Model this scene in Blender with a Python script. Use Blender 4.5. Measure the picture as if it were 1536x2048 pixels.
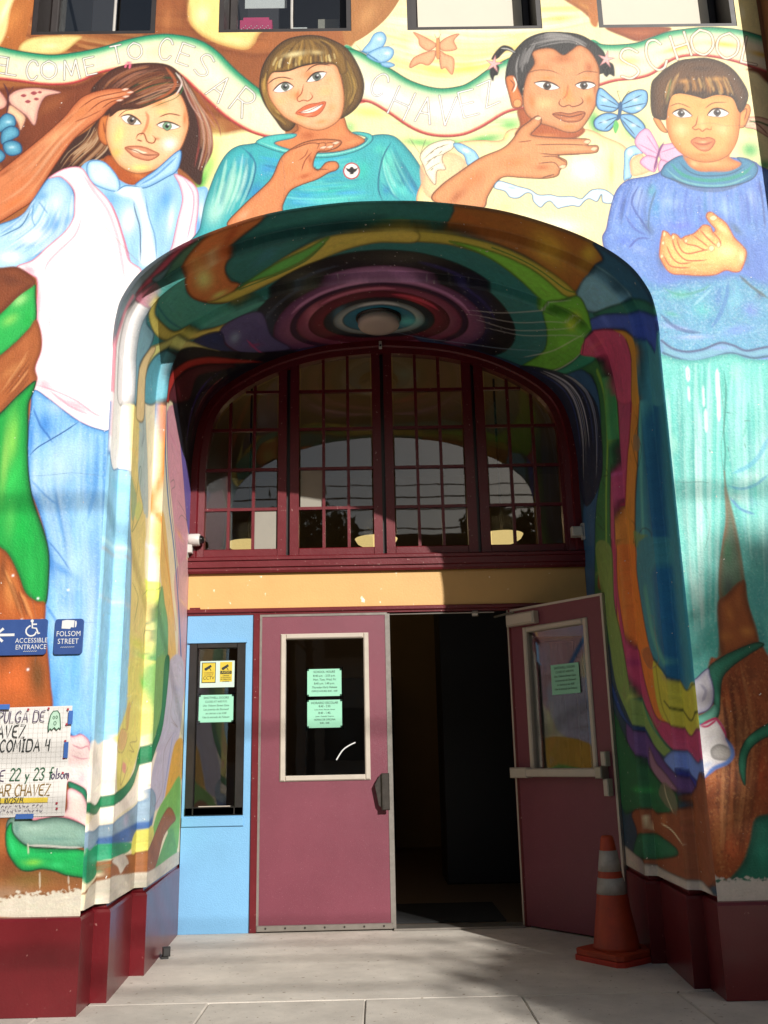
import bpy, math, random
import numpy as np
from mathutils import Matrix, Vector
random.seed(7)
for o in list(bpy.data.objects): bpy.data.objects.remove(o)
scene=bpy.context.scene; COL=scene.collection
# ---------------- camera ----------------
cam_d=bpy.data.cameras.new('camera'); cam=bpy.data.objects.new('camera',cam_d); COL.objects.link(cam); scene.camera=cam
PITCH,YAW,ROLL=.2577,.0113,-.0211
cp,sp,cy,sy,cr,sr=math.cos(PITCH),math.sin(PITCH),math.cos(YAW),math.sin(YAW),math.cos(ROLL),math.sin(ROLL)
fwd=Vector((sy*cp,cy*cp,sp)); r0=Vector((cy,-sy,0)); u0=r0.cross(fwd); rt=cr*r0+sr*u0; up=-sr*r0+cr*u0
cam.matrix_world=Matrix(((rt.x,up.x,-fwd.x,0),(rt.y,up.y,-fwd.y,-4.7301),(rt.z,up.z,-fwd.z,1.1053),(0,0,0,1)))
cam_d.sensor_fit='VERTICAL'; cam_d.sensor_height=36; cam_d.lens=36*1870.8/2048; cam_d.clip_start=.05; cam_d.clip_end=2000
# ---------------- sky and sun ----------------
SUN=Vector((.544,-1,.561)).normalized()
world=bpy.data.worlds.new('World'); scene.world=world; world.use_nodes=True
wn=world.node_tree.nodes; wl=world.node_tree.links
sky=wn.new('ShaderNodeTexSky'); sky.sky_type='NISHITA'; sky.sun_disc=False
sky.sun_elevation=math.asin(SUN.z); sky.sun_rotation=math.atan2(SUN.x,SUN.y); sky.air_density=1.2; sky.dust_density=2.2
wl.new(sky.outputs[0],wn['Background'].inputs[0]); wn['Background'].inputs[1].default_value=.056
sun_d=bpy.data.lights.new('sun','SUN'); sun_d.energy=5.0; sun_d.angle=math.radians(.53); sun_d.color=(1,.975,.93)
sun=bpy.data.objects.new('sun',sun_d); COL.objects.link(sun); sun.location=(8,-14,9); sun.rotation_euler=(-SUN).to_track_quat('-Z','Y').to_euler()
vs=scene.view_settings; vs.view_transform='Standard'; vs.look='None'; vs.exposure=.28; vs.gamma=1; vs.use_curve_mapping=False
scene.cycles.max_bounces=8; scene.cycles.transparent_max_bounces=12; scene.cycles.caustics_reflective=False; scene.cycles.caustics_refractive=False
# ---- mural painting engine (shared: pasted into scene.py) ----
def lin(h):
    c=np.array([int(h[i:i+2],16) for i in (0,2,4)])/255.
    return np.where(c<=.04045,c/12.92,((c+.055)/1.055)**2.4)
def spline(p,closed,sub=6):
    p=np.asarray(p,float); n=len(p)
    if n<3: return p
    out=[]
    t=np.linspace(0,1,sub,endpoint=False)[:,None]
    for i in range(n if closed else n-1):
        if closed: a,b,c,d=p[(i-1)%n],p[i],p[(i+1)%n],p[(i+2)%n]
        else: a,b,c,d=p[max(i-1,0)],p[i],p[i+1],p[min(i+2,n-1)]
        out.append(.5*((2*b)+(c-a)*t+(2*a-5*b+4*c-d)*t*t+(3*b-a-3*c+d)*t**3))
    if not closed: out.append(p[-1:])
    return np.concatenate(out)
class Canvas:
    def __init__(s,x0,y0,w,h,px,sy=1.0,base='9a5c30'):
        s.x0,s.y0,s.px,s.sy=x0,y0,px,sy
        s.nx=int(round(w/px))+1; s.ny=int(round(h*sy/px))+1
        s.a=np.empty((s.ny,s.nx,3)); s.a[:]=lin(base)
        s.boost=1; s.band=0; s.last=None; s.rng=np.random.default_rng(5)
    def ink(s,h):
        c=lin(h)
        return c if s.boost==1 else np.clip(c*s.boost**2.2+.002,0,1)
    def pt(s,v):
        v=np.array(v.split() if isinstance(v,str) else v,float).reshape(-1,2)/1000.
        return np.stack([(v[:,0]-s.x0)/s.px,(v[:,1]-s.y0)*s.sy/s.px],1)
    def box(s,q,m):
        x0=max(int(q[:,0].min()-m),0); x1=min(int(q[:,0].max()+m)+2,s.nx)
        y0=max(int(q[:,1].min()-m),0); y1=min(int(q[:,1].max()+m)+2,s.ny)
        return x0,x1,y0,y1
    def dist(s,q,closed,bx,lim=None,param=False):
        x0,x1,y0,y1=bx
        X,Y=np.meshgrid(np.arange(x0,x1,dtype=np.float32),np.arange(y0,y1,dtype=np.float32))
        d=np.full(X.shape,1e9,np.float32); par=np.zeros(X.shape,np.float32) if param else None
        ins=np.zeros(X.shape,bool) if closed else None
        n=len(q); segs=n if closed else n-1; L=0.
        for i in range(segs):
            ax,ay=q[i]; bx_,by=q[(i+1)%n]; dx,dy=bx_-ax,by-ay; l2=dx*dx+dy*dy
            if l2<1e-9: continue
            if lim is None: sl=(slice(None),slice(None))
            else:
                u0=max(int(min(ax,bx_)-lim)-x0,0); u1=max(int(max(ax,bx_)+lim)+2-x0,0); v0=max(int(min(ay,by)-lim)-y0,0); v1=max(int(max(ay,by)+lim)+2-y0,0)
                sl=(slice(v0,v1),slice(u0,u1))
            xs=X[sl]; ys=Y[sl]
            if xs.size:
                t=np.clip(((xs-ax)*dx+(ys-ay)*dy)/l2,0,1)
                e=(xs-ax-t*dx)**2+(ys-ay-t*dy)**2
                if param:
                    m=e<d[sl]; par[sl]=np.where(m,L+t*l2**.5,par[sl])
                d[sl]=np.minimum(d[sl],e)
            L+=l2**.5
            if closed and abs(dy)>1e-9:
                v0=max(int(np.ceil(min(ay,by)))-y0,0); v1=min(int(np.ceil(max(ay,by)))-y0,y1-y0)
                if v1>v0:
                    yy=np.arange(v0,v1)+y0; xc=ax+(yy-ay)*dx/dy
                    ins[v0:v1]^=(X[v0:v1]<xc[:,None])
        d=np.sqrt(d)
        if closed: d=np.where(ins,-d,d)
        return (d,par,L) if param else d
    def mix(s,bx,m,c):
        x0,x1,y0,y1=bx; r=s.a[y0:y1,x0:x1]; r+=(c-r)*m[...,None]
    def F(s,pts,col,e=None,o=None,f=4,g=None,a=1.,k=1):
        """filled closed shape; e=(colour,mm) tint towards the edge, o=(colour,mm) outline, f feather mm, g=(x,y,x,y,colour) gradient"""
        q=s.pt(pts); q=spline(q,True) if k else q
        fw=max(f/1000./s.px,1.); ow=(o[1]/1000./s.px if o else 0); ew=(e[1]/1000./s.px if e else 0)
        bx=s.box(q,fw+ow+1)
        if bx[1]<=bx[0] or bx[3]<=bx[2]: s.last=(bx,None); return
        d=s.dist(q,True,bx,lim=max(fw,ow,ew,s.band/1000./s.px)+3)
        m=np.clip(.5-d/fw,0,1)
        c=s.ink(col)
        if g:
            A=s.pt(g[:4]); v=A[1]-A[0]; x0,x1,y0,y1=bx
            X,Y=np.meshgrid(np.arange(x0,x1),np.arange(y0,y1))
            t=np.clip(((X-A[0,0])*v[0]+(Y-A[0,1])*v[1])/(v@v),0,1); t=t*t*(3-2*t)
            c=c+(s.ink(g[4])-c)*t[...,None]
        s.mix(bx,m*a,c); s.last=(bx,m)
        if e:
            w=np.clip(1+d/ew,0,1)**1.5; s.mix(bx,w*m*a*.9,s.ink(e[0]))
        if s.band and a==1:
            bw=s.band/1000./s.px; s.mix(bx,np.clip(1+d/bw,0,1)**1.4*m*.42,c*.4); s.mix(bx,np.clip(1.6-abs(d),0,1)*.5,c*.2)
        if o:
            w=np.clip((ow/2-abs(d))+.5,0,1); s.mix(bx,w*.85*a,s.ink(o[0]))
    def S(s,pts,col,w,t=1,a=1.,f=None,c=0,k=1):
        """brush stroke of width w mm, tapered at both ends when t"""
        q=s.pt(pts); q=spline(q,False) if k else q
        W=w/1000./s.px/2; fw=max((f if f is not None else w*.4)/1000./s.px,1.)
        bx=s.box(q,W+fw+1)
        if bx[1]<=bx[0] or bx[3]<=bx[2]: return
        d,par,L=s.dist(q,False,bx,lim=W+fw+2,param=True)
        if t: u=np.clip(par/L,0,1); W=W*np.clip(np.minimum(u,1-u)*5+.25,0,1)
        m=np.clip((W-d)/fw+.5,0,1)*a*np.clip(2*w/1000./s.px,.3,1)
        if c: m=s.clip(bx,m)
        s.mix(bx,m,s.ink(col))
    def clip(s,bx,m):
        lb,lm=s.last
        if lm is None: return m*0
        out=np.zeros_like(m); x0,x1=max(bx[0],lb[0]),min(bx[1],lb[1]); y0,y1=max(bx[2],lb[2]),min(bx[3],lb[3])
        if x1>x0 and y1>y0: out[y0-bx[2]:y1-bx[2],x0-bx[0]:x1-bx[0]]=m[y0-bx[2]:y1-bx[2],x0-bx[0]:x1-bx[0]]*lm[y0-lb[2]:y1-lb[2],x0-lb[0]:x1-lb[0]]
        return out
    def B(s,x,y,rx,ry,ang,col,a,c=1):
        """soft airbrushed patch, c=1 keeps it inside the last filled shape"""
        p=s.pt([x,y])[0]; rx=rx/1000./s.px; ry=ry/1000./s.px; R=max(rx,ry)*1.6
        bx=s.box(np.array([p]),R)
        if bx[1]<=bx[0] or bx[3]<=bx[2]: return
        X,Y=np.meshgrid(np.arange(bx[0],bx[1])-p[0],np.arange(bx[2],bx[3])-p[1])
        ca,sa=np.cos(np.radians(ang)),np.sin(np.radians(ang))
        u=(X*ca+Y*sa)/rx; v=(-X*sa+Y*ca)/ry
        m=np.exp(-1.6*(u*u+v*v))*a
        if c: m=s.clip(bx,m)
        s.mix(bx,m,s.ink(col))
    def D(s,n,cols,r,a):
        """sponged dots inside the last filled shape"""
        bx,m=s.last
        if m is None: return
        ys,xs=np.nonzero(m>.6)
        if len(ys)==0: return
        k=s.rng.integers(0,len(ys),n); C=np.array([s.ink(c) for c in cols])[s.rng.integers(0,len(cols),n)]
        for dy in range(-r,r+1):
            for dx in range(-r,r+1):
                if dx*dx+dy*dy>r*r+.5: continue
                y=np.clip(ys[k]+bx[2]+dy,0,s.ny-1); x=np.clip(xs[k]+bx[0]+dx,0,s.nx-1); q=s.rng.random(n)<.75
                s.a[y[q],x[q]]+=(C[q]-s.a[y[q],x[q]])*a
    def H(s,A,Bc,n,cols,w,a=.7,c=1):
        """n strands of hair, or folds, running between two guide curves"""
        P=spline(s.pt(A),False,8); Q=spline(s.pt(Bc),False,8)
        def rs(p,m=12):
            l=np.r_[0,np.cumsum(np.hypot(*np.diff(p,axis=0).T))]; u=np.linspace(0,l[-1],m); return np.stack([np.interp(u,l,p[:,0]),np.interp(u,l,p[:,1])],1)
        P=rs(P);Q=rs(Q)
        for i in range(n):
            t=(i+s.rng.uniform(-.4,1.4))/n; q=P+(Q-P)*t+s.rng.normal(0,.6,(1,2))
            lo,hi=s.rng.uniform(0,.35),s.rng.uniform(.65,1); q=q[int(lo*12):max(int(hi*12),int(lo*12)+3)]
            mm=np.stack([q[:,0]*s.px+s.x0,q[:,1]*s.px/s.sy+s.y0],1)*1000
            s.S(mm,cols[s.rng.integers(len(cols))],w*s.rng.uniform(.5,1.4),a=a*s.rng.uniform(.5,1),c=c,k=0)
    def brushwork(s,n,half,amp,seed,alpha=.55):
        """lay n short brush strokes along the painted contours, each in the colour under it with a little variation"""
        r=np.random.default_rng(seed); lum=s.a.mean(2)
        for k in range(3): lum=(lum+np.roll(lum,1,0)+np.roll(lum,-1,0)+np.roll(lum,1,1)+np.roll(lum,-1,1))/5
        gy,gx=np.gradient(lum)
        def sm(v,m):
            for k in range(m): v=(v+np.roll(v,2,0)+np.roll(v,-2,0)+np.roll(v,2,1)+np.roll(v,-2,1))/5
            return v
        jxx,jyy,jxy=sm(gx*gx,8),sm(gy*gy,8),sm(gx*gy,8); th=.5*np.arctan2(2*jxy,jxx-jyy)+np.pi/2
        edge=sm(np.hypot(gx,gy),2)
        px=r.uniform(2,s.nx-3,n); py=r.uniform(2,s.ny-3,n); iy,ix=py.astype(int),px.astype(int)
        c=s.a[iy,ix]*(1+r.normal(0,amp,(n,1)))*(1+r.normal(0,amp*.35,(n,3))); t=th[iy,ix]+r.normal(0,.25,n)
        w=alpha*np.clip(1-edge[iy,ix]/.02,0.03,1); L=half*r.uniform(.4,1.2,n); bend=r.normal(0,.02,n)
        for q in range(-half,half+1):
            on=np.abs(q)<=L
            for o in (0,1):
                a=t+bend*q; x=np.clip((px+np.cos(a)*q-np.sin(a)*o).round().astype(int),0,s.nx-1)[on]; y=np.clip((py+np.sin(a)*q+np.cos(a)*o).round().astype(int),0,s.ny-1)[on]
                f=(w*(1-np.abs(q)/(half*1.3)))[on][:,None]; s.a[y,x]=s.a[y,x]*(1-f)+c[on]*f
        s.a=np.clip(s.a,0,1.2)
# ---- archway geometry (shared) ----
XC=.09; DEP=2.04
HF=[(1.5,0),(1.5,1.6),(1.5,3.1),(1.505,3.35),(1.495,3.5),(1.465,3.62),(1.375,3.765),(1.22,3.893),(1.0,4.008),(.66,4.126),(.27,4.187),(0,4.198)]
HB=[(1.455,0),(1.455,1.6),(1.455,3.0),(1.452,3.3),(1.41,3.6),(1.32,3.8),(1.13,3.97),(.82,4.13),(.45,4.23),(0,4.272)]
PROF=[(0,0),(.012,.012),(.2,.004),(.225,.066),(.79,.034),(.815,.096),(2.04,0)]
def halfcurve(h):
    p=np.array([(XC-o,z) for o,z in h]); p=spline(p,False,16)
    q=p[::-1][1:].copy(); q[:,0]=2*XC-q[:,0]; return np.concatenate([p,q])
def arclen(p): return np.r_[0,np.cumsum(np.hypot(*np.diff(p,axis=0).T))]
# ---------------- materials ----------------
def srgb(h): return tuple(float(v) for v in lin(h))+(1.,)
LIT=1.55   # a front-facing sunlit surface of albedo a shows as a*LIT
def mat(name,col,rough=.6,metal=0,spec=.5,noise=.12,scale=9,bump=0,bscale=120,coat=0,albedo=False,emit=0,speck=None):
    m=bpy.data.materials.new(name); m.use_nodes=True; N=m.node_tree.nodes; L=m.node_tree.links; b=N['Principled BSDF']
    c=srgb(col) if not albedo else albedo
    if not albedo: c=tuple(min(.82,v/LIT) for v in c[:3])+(1.,)
    b.inputs['Roughness'].default_value=rough; b.inputs['Metallic'].default_value=metal; b.inputs['Specular IOR Level'].default_value=spec
    if coat: b.inputs['Coat Weight'].default_value=coat; b.inputs['Coat Roughness'].default_value=.08
    tc=N.new('ShaderNodeTexCoord')
    nz=N.new('ShaderNodeTexNoise'); nz.inputs['Scale'].default_value=scale; nz.inputs['Detail'].default_value=6; nz.inputs['Roughness'].default_value=.65; L.new(tc.outputs['Object'],nz.inputs['Vector'])
    rp=N.new('ShaderNodeMapRange'); rp.inputs['From Min'].default_value=.3; rp.inputs['From Max'].default_value=.7; rp.inputs['To Min'].default_value=1-noise; rp.inputs['To Max'].default_value=1+noise; L.new(nz.outputs['Fac'],rp.inputs['Value'])
    mx=N.new('ShaderNodeVectorMath'); mx.operation='SCALE'; mx.inputs[0].default_value=c[:3]; L.new(rp.outputs[0],mx.inputs['Scale'])
    out=mx.outputs[0]
    if speck:
        s=N.new('ShaderNodeTexNoise'); s.inputs['Scale'].default_value=speck[1]; s.inputs['Detail'].default_value=2; L.new(tc.outputs['Object'],s.inputs['Vector'])
        th=N.new('ShaderNodeMapRange'); th.inputs['From Min'].default_value=speck[2]; th.inputs['From Max'].default_value=speck[2]+.05; L.new(s.outputs['Fac'],th.inputs['Value'])
        mm=N.new('ShaderNodeMixRGB'); mm.inputs[2].default_value=srgb(speck[0]); L.new(th.outputs[0],mm.inputs[0]); L.new(out,mm.inputs[1]); out=mm.outputs[0]
    L.new(out,b.inputs['Base Color'])
    rr=N.new('ShaderNodeMapRange'); rr.inputs['To Min'].default_value=max(.02,rough-.1); rr.inputs['To Max'].default_value=min(1,rough+.1); L.new(nz.outputs['Fac'],rr.inputs['Value']); L.new(rr.outputs[0],b.inputs['Roughness'])
    if bump:
        n2=N.new('ShaderNodeTexNoise'); n2.inputs['Scale'].default_value=bscale; n2.inputs['Detail'].default_value=3; L.new(tc.outputs['Object'],n2.inputs['Vector'])
        bp=N.new('ShaderNodeBump'); bp.inputs['Strength'].default_value=bump; bp.inputs['Distance'].default_value=.01; L.new(n2.outputs['Fac'],bp.inputs['Height']); L.new(bp.outputs[0],b.inputs['Normal'])
    if emit: L.new(out,b.inputs['Emission Color']); b.inputs['Emission Strength'].default_value=emit
    return m
def glass(name,tint=(.9,.92,.92),rough=.015):
    m=bpy.data.materials.new(name); m.use_nodes=True; N=m.node_tree.nodes; L=m.node_tree.links; N.remove(N['Principled BSDF'])
    t=N.new('ShaderNodeBsdfTransparent'); t.inputs[0].default_value=tint+(1,); g=N.new('ShaderNodeBsdfGlossy'); g.inputs['Roughness'].default_value=rough
    lw=N.new('ShaderNodeLayerWeight'); lw.inputs[0].default_value=.5; pw=N.new('ShaderNodeMath'); pw.operation='POWER'; pw.inputs[1].default_value=5; L.new(lw.outputs['Facing'],pw.inputs[0])
    f=N.new('ShaderNodeMapRange'); f.inputs['To Min'].default_value=.075; f.inputs['To Max'].default_value=1.; L.new(pw.outputs[0],f.inputs['Value']); mx=N.new('ShaderNodeMixShader')
    tc=N.new('ShaderNodeTexCoord'); nz=N.new('ShaderNodeTexNoise'); nz.inputs['Scale'].default_value=3.5; L.new(tc.outputs['Object'],nz.inputs['Vector'])
    bp=N.new('ShaderNodeBump'); bp.inputs['Strength'].default_value=.03; bp.inputs['Distance'].default_value=.01; L.new(nz.outputs['Fac'],bp.inputs['Height']); L.new(bp.outputs[0],g.inputs['Normal'])
    L.new(f.outputs[0],mx.inputs[0]); L.new(t.outputs[0],mx.inputs[1]); L.new(g.outputs[0],mx.inputs[2]); L.new(mx.outputs[0],N['Material Output'].inputs[0]); return m
def mural_mat(name):
    m=bpy.data.materials.new(name); m.use_nodes=True; N=m.node_tree.nodes; L=m.node_tree.links; b=N['Principled BSDF']
    at=N.new('ShaderNodeAttribute'); at.attribute_name='paint'
    tc=N.new('ShaderNodeTexCoord')
    def noise(sc,det,mapping=None):
        nz=N.new('ShaderNodeTexNoise'); nz.inputs['Scale'].default_value=sc; nz.inputs['Detail'].default_value=det
        if mapping:
            mp=N.new('ShaderNodeMapping'); mp.inputs['Scale'].default_value=mapping; mp.inputs['Rotation'].default_value=(0,.5,0); L.new(tc.outputs['Object'],mp.inputs[0]); L.new(mp.outputs[0],nz.inputs['Vector'])
        else: L.new(tc.outputs['Object'],nz.inputs['Vector'])
        return nz
    n1=noise(5,8,(6,6,1.2)); n2=noise(90,4); n3=noise(1.3,4)
    def rng(n,a,c,lo,hi):
        r=N.new('ShaderNodeMapRange'); r.inputs['From Min'].default_value=lo; r.inputs['From Max'].default_value=hi; r.inputs['To Min'].default_value=a; r.inputs['To Max'].default_value=c; L.new(n.outputs['Fac'],r.inputs['Value']); return r
    a=rng(n1,.94,1.06,.3,.7); b2=rng(n2,.95,1.05,.3,.7); c2=rng(n3,.93,1.06,.3,.7)
    m1=N.new('ShaderNodeMath'); m1.operation='MULTIPLY'; L.new(a.outputs[0],m1.inputs[0]); L.new(b2.outputs[0],m1.inputs[1])
    m2=N.new('ShaderNodeMath'); m2.operation='MULTIPLY'; L.new(m1.outputs[0],m2.inputs[0]); L.new(c2.outputs[0],m2.inputs[1])
    sc=N.new('ShaderNodeVectorMath'); sc.operation='SCALE'; L.new(at.outputs['Color'],sc.inputs[0]); L.new(m2.outputs[0],sc.inputs['Scale'])
    # flecks where the paint has come off
    n4=noise(38,2); ch=rng(n4,0,1,.735,.76); mx=N.new('ShaderNodeMixRGB'); mx.inputs[2].default_value=(.6,.57,.5,1); L.new(ch.outputs[0],mx.inputs[0]); L.new(sc.outputs[0],mx.inputs[1])
    L.new(mx.outputs[0],b.inputs['Base Color']); b.inputs['Roughness'].default_value=.55; b.inputs['Specular IOR Level'].default_value=.35
    bp=N.new('ShaderNodeBump'); bp.inputs['Strength'].default_value=.35; bp.inputs['Distance'].default_value=.006; L.new(n2.outputs['Fac'],bp.inputs['Height']); L.new(bp.outputs[0],b.inputs['Normal'])
    return m
M=dict(
 mural=mural_mat('mural_paint'),
 plinth=mat('plinth_gloss_red','70141c',.36,coat=.18,noise=.16,scale=3,bump=.08,bscale=60,speck=('8a5a54',42,.725)),
 trim=mat('dark_red_trim','72151f',.38,noise=.1,scale=6,bump=.1,bscale=90,speck=('a88078',60,.70)),
 door=mat('burgundy_panel','863c4d',.45,noise=.13,scale=1.6,bump=.25,bscale=260,speck=('b9808a',230,.68)),
 blue=mat('sky_blue_paint','86c4f2',.55,noise=.08,scale=1.8,bump=.25,bscale=160),
 band=mat('yellow_ochre_paint','f0bd74',.5,noise=.05,scale=3,bump=.1,bscale=70,speck=('f6e6cc',16,.70)),
 alu=mat('aluminium','b8b0a6',.35,metal=.6,noise=.08,scale=20),
 cream=mat('cream_metal','d8cbbb',.4,noise=.06,scale=12),
 handle=mat('dark_bronze','4c4640',.4,metal=.4,noise=.15,scale=30),
 black=mat('black_frame','26221f',.4,noise=.1,scale=10),
 brownframe=mat('dark_brown_frame','2c2220',.5,noise=.15,scale=12),
 glass=glass('window_glass'), dglass=glass('dim_glass',(.55,.56,.56)),
 concrete=mat('concrete','e8ded0',.8,noise=.2,scale=2.4,bump=.3,bscale=160,speck=('8a7c6c',30,.67)),
 concrete2=mat('worn_concrete','e2d8ca',.8,noise=.2,scale=3.1,bump=.3,bscale=150,speck=('8f8272',36,.67)),
 joint=mat('joint_sand','8f8676',.9,noise=.2,scale=30), asphalt=mat('asphalt','',.9,albedo=(.05,.05,.052,1),noise=.25,scale=30,bump=.3),
 white=mat('white_plastic','e6e2da',.35,noise=.03,scale=8), dome=mat('smoked_dome','1c1a1a',.08,coat=.5,noise=.02),
 diffuser=mat('opal_diffuser','e2d2c8',.4,noise=.04), orange=mat('orange_rubber','b8401c',.6,noise=.25,scale=9,speck=('6a3018',20,.70)), orange2=mat('orange_base','cc3a26',.55,noise=.2,scale=9), reflect=mat('dirty_white_band','b4aea6',.5,noise=.22,scale=14),
 sign=mat('sign_blue','3a5898',.4,noise=.05,scale=20), signwhite=mat('sign_white','f2f2f0',.5,noise=.02), paper=mat('poster_paper','f6f1ea',.8,noise=.03,scale=5), mint=mat('mint_paper','a8ecca',.8,noise=.03,scale=4), ink=mat('dark_ink','2c3432',.8,noise=.1), inkg=mat('green_ink','3c6a4c',.8,noise=.1), inkp=mat('violet_ink','5a4a6a',.8,noise=.1), inkr=mat('red_ink','b83a4a',.8,noise=.1), inko=mat('ochre_ink','9a7a3a',.8,noise=.1), hili=mat('yellow_marker','f6d84a',.8,noise=.1,scale=30), ghostgreen=mat('pale_green_marker','c4e6cc',.8,noise=.1,scale=30),
 tape=mat('blue_tape','3f70c0',.7,noise=.06,scale=30), yellow=mat('yellow_print','e8cc3a',.6,noise=.05), cctvpaper=mat('pale_mint_paper','dcf2e2',.8,noise=.03),
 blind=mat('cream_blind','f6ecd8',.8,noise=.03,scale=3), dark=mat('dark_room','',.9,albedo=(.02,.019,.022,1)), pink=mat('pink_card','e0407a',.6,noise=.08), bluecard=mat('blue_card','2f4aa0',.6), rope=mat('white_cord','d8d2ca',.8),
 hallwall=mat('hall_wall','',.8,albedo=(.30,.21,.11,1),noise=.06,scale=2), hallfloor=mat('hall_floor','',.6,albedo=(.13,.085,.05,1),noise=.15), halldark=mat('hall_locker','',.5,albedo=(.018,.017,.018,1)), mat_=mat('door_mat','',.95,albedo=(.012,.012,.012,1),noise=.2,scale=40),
 bowl=mat('lit_glass_bowl','f6d48a',.5,emit=1.3,noise=.04), rubber=mat('black_rubber','2c2a28',.7), brace=mat('grey_metal','8a8880',.4,metal=.5),
 board=mat('pale_board','a8a294',.8,noise=.05), brownwall=mat('brown_plaster','a8683a',.7,noise=.2,scale=1.4,bump=.3), house1=mat('house_cream','',.8,albedo=(.5,.46,.38,1)), house2=mat('house_grey','',.8,albedo=(.3,.32,.34,1)), house3=mat('house_rose','',.8,albedo=(.42,.28,.24,1)), roof=mat('roof_dark','',.9,albedo=(.08,.07,.065,1)), winblack=mat('house_window','',.15,albedo=(.03,.035,.04,1)),
 bark=mat('bark','',.9,albedo=(.11,.08,.055,1),noise=.3,scale=14,bump=.6,bscale=40), leaf=mat('leaf','',.6,albedo=(.05,.09,.025,1),noise=.4,scale=3), cable=mat('cable_black','',.6,albedo=(.02,.02,.02,1)), kerb=mat('kerb_stone','',.8,albedo=(.34,.32,.29,1),noise=.15),
)
# ---------------- mesh helpers ----------------
class MB:
    def __init__(s): s.v=[]; s.f=[]
    def add(s,v,f):
        n=len(s.v); s.v+=[tuple(p) for p in v]; s.f+=[tuple(i+n for i in q) for q in f]; return s
    def box(s,x0,x1,y0,y1,z0,z1,b=0.):
        if b<=0:
            return s.add([(x0,y0,z0),(x1,y0,z0),(x1,y1,z0),(x0,y1,z0),(x0,y0,z1),(x1,y0,z1),(x1,y1,z1),(x0,y1,z1)],[(0,3,2,1),(4,5,6,7),(0,1,5,4),(1,2,6,5),(2,3,7,6),(3,0,4,7)])
        # chamfered front face (towards -y)
        return s.add([(x0+b,y0,z0+b),(x1-b,y0,z0+b),(x1-b,y0,z1-b),(x0+b,y0,z1-b),(x0,y0+b,z0),(x1,y0+b,z0),(x1,y0+b,z1),(x0,y0+b,z1),(x0,y1,z0),(x1,y1,z0),(x1,y1,z1),(x0,y1,z1)],
          [(0,1,2,3),(0,4,5,1),(1,5,6,2),(2,6,7,3),(3,7,4,0),(4,8,9,5),(5,9,10,6),(6,10,11,7),(7,11,8,4),(8,11,10,9)])
    def prism(s,poly,y0,y1):
        """polygon in x,z (counter-clockwise seen from -y) pushed from y0 to y1"""
        n=len(poly); v=[(x,y0,z) for x,z in poly]+[(x,y1,z) for x,z in poly]
        return s.add(v,[tuple(range(n)),tuple(range(2*n-1,n-1,-1))]+[((i+1)%n,i,n+i,n+(i+1)%n) for i in range(n)])
    def lathe(s,prof,seg=24,c=(0,0,0),axis='z'):
        v=[];f=[]
        for r,h in prof:
            for k in range(seg):
                a=2*math.pi*k/seg; p=(r*math.cos(a),r*math.sin(a),h)
                if axis=='y': p=(p[0],p[2],-p[1])
                if axis=='x': p=(p[2],p[0],p[1])
                v.append((p[0]+c[0],p[1]+c[1],p[2]+c[2]))
        m=len(prof)
        for j in range(m-1):
            for k in range(seg): f.append((j*seg+k,j*seg+(k+1)%seg,(j+1)*seg+(k+1)%seg,(j+1)*seg+k))
        f.append(tuple(range(seg-1,-1,-1))); f.append(tuple((m-1)*seg+k for k in range(seg)))
        return s.add(v,f)
    def tube(s,pts,r,seg=8):
        pts=[Vector(p) for p in pts]; R=r if isinstance(r,(list,tuple)) else [r]*len(pts); v=[];f=[]
        for i,p in enumerate(pts):
            t=(pts[min(i+1,len(pts)-1)]-pts[max(i-1,0)]).normalized(); a=t.orthogonal().normalized(); 
            if abs(t.z)<.9: a=t.cross(Vector((0,0,1))).normalized()
            b=t.cross(a)
            for k in range(seg): an=2*math.pi*k/seg; v.append(p+(a*math.cos(an)+b*math.sin(an))*R[i])
        for i in range(len(pts)-1):
            for k in range(seg): f.append((i*seg+k,i*seg+(k+1)%seg,(i+1)*seg+(k+1)%seg,(i+1)*seg+k))
        f.append(tuple(range(seg))); f.append(tuple((len(pts)-1)*seg+k for k in range(seg-1,-1,-1)))
        return s.add(v,f)
    def ribbon(s,pts,w,y):
        """flat inked stroke in the x,z plane at depth y"""
        p=np.array(pts,float); n=len(p); t=np.gradient(p,axis=0) if n>2 else np.repeat(p[1:]-p[:1],2,0); t/=np.linalg.norm(t,axis=1)[:,None]+1e-9; nn=np.stack([-t[:,1],t[:,0]],1)*w/2
        v=[(a[0],y,a[1]) for a in p-nn]+[(a[0],y,a[1]) for a in p+nn]
        return s.add(v,[(i,i+1,n+i+1,n+i) for i in range(n-1)])
    def build(s,name,m,parent=None,smooth=False,loc=None,rot=None):
        me=bpy.data.meshes.new(name); me.from_pydata(s.v,[],s.f); me.update(); me.materials.append(M[m] if isinstance(m,str) else m)
        if smooth: me.shade_smooth() if hasattr(me,'shade_smooth') else None
        return link(name,me,parent,loc,rot)
def link(name,me,parent=None,loc=None,rot=None):
    o=bpy.data.objects.new(name,me); COL.objects.link(o)
    if parent is not None: o.parent=parent
    if loc is not None: o.location=loc
    if rot is not None: o.rotation_euler=rot
    return o
def tag(o,label=None,cat=None,group=None,kind=None):
    if label: o['label']=label
    if cat: o['category']=cat
    if group: o['group']=group
    if kind: o['kind']=kind
    return o
def thing(name,label,cat,loc=(0,0,0),rot=None,group=None):
    o=link(name,None,None,loc,rot); return tag(o,label,cat,group)
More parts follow.
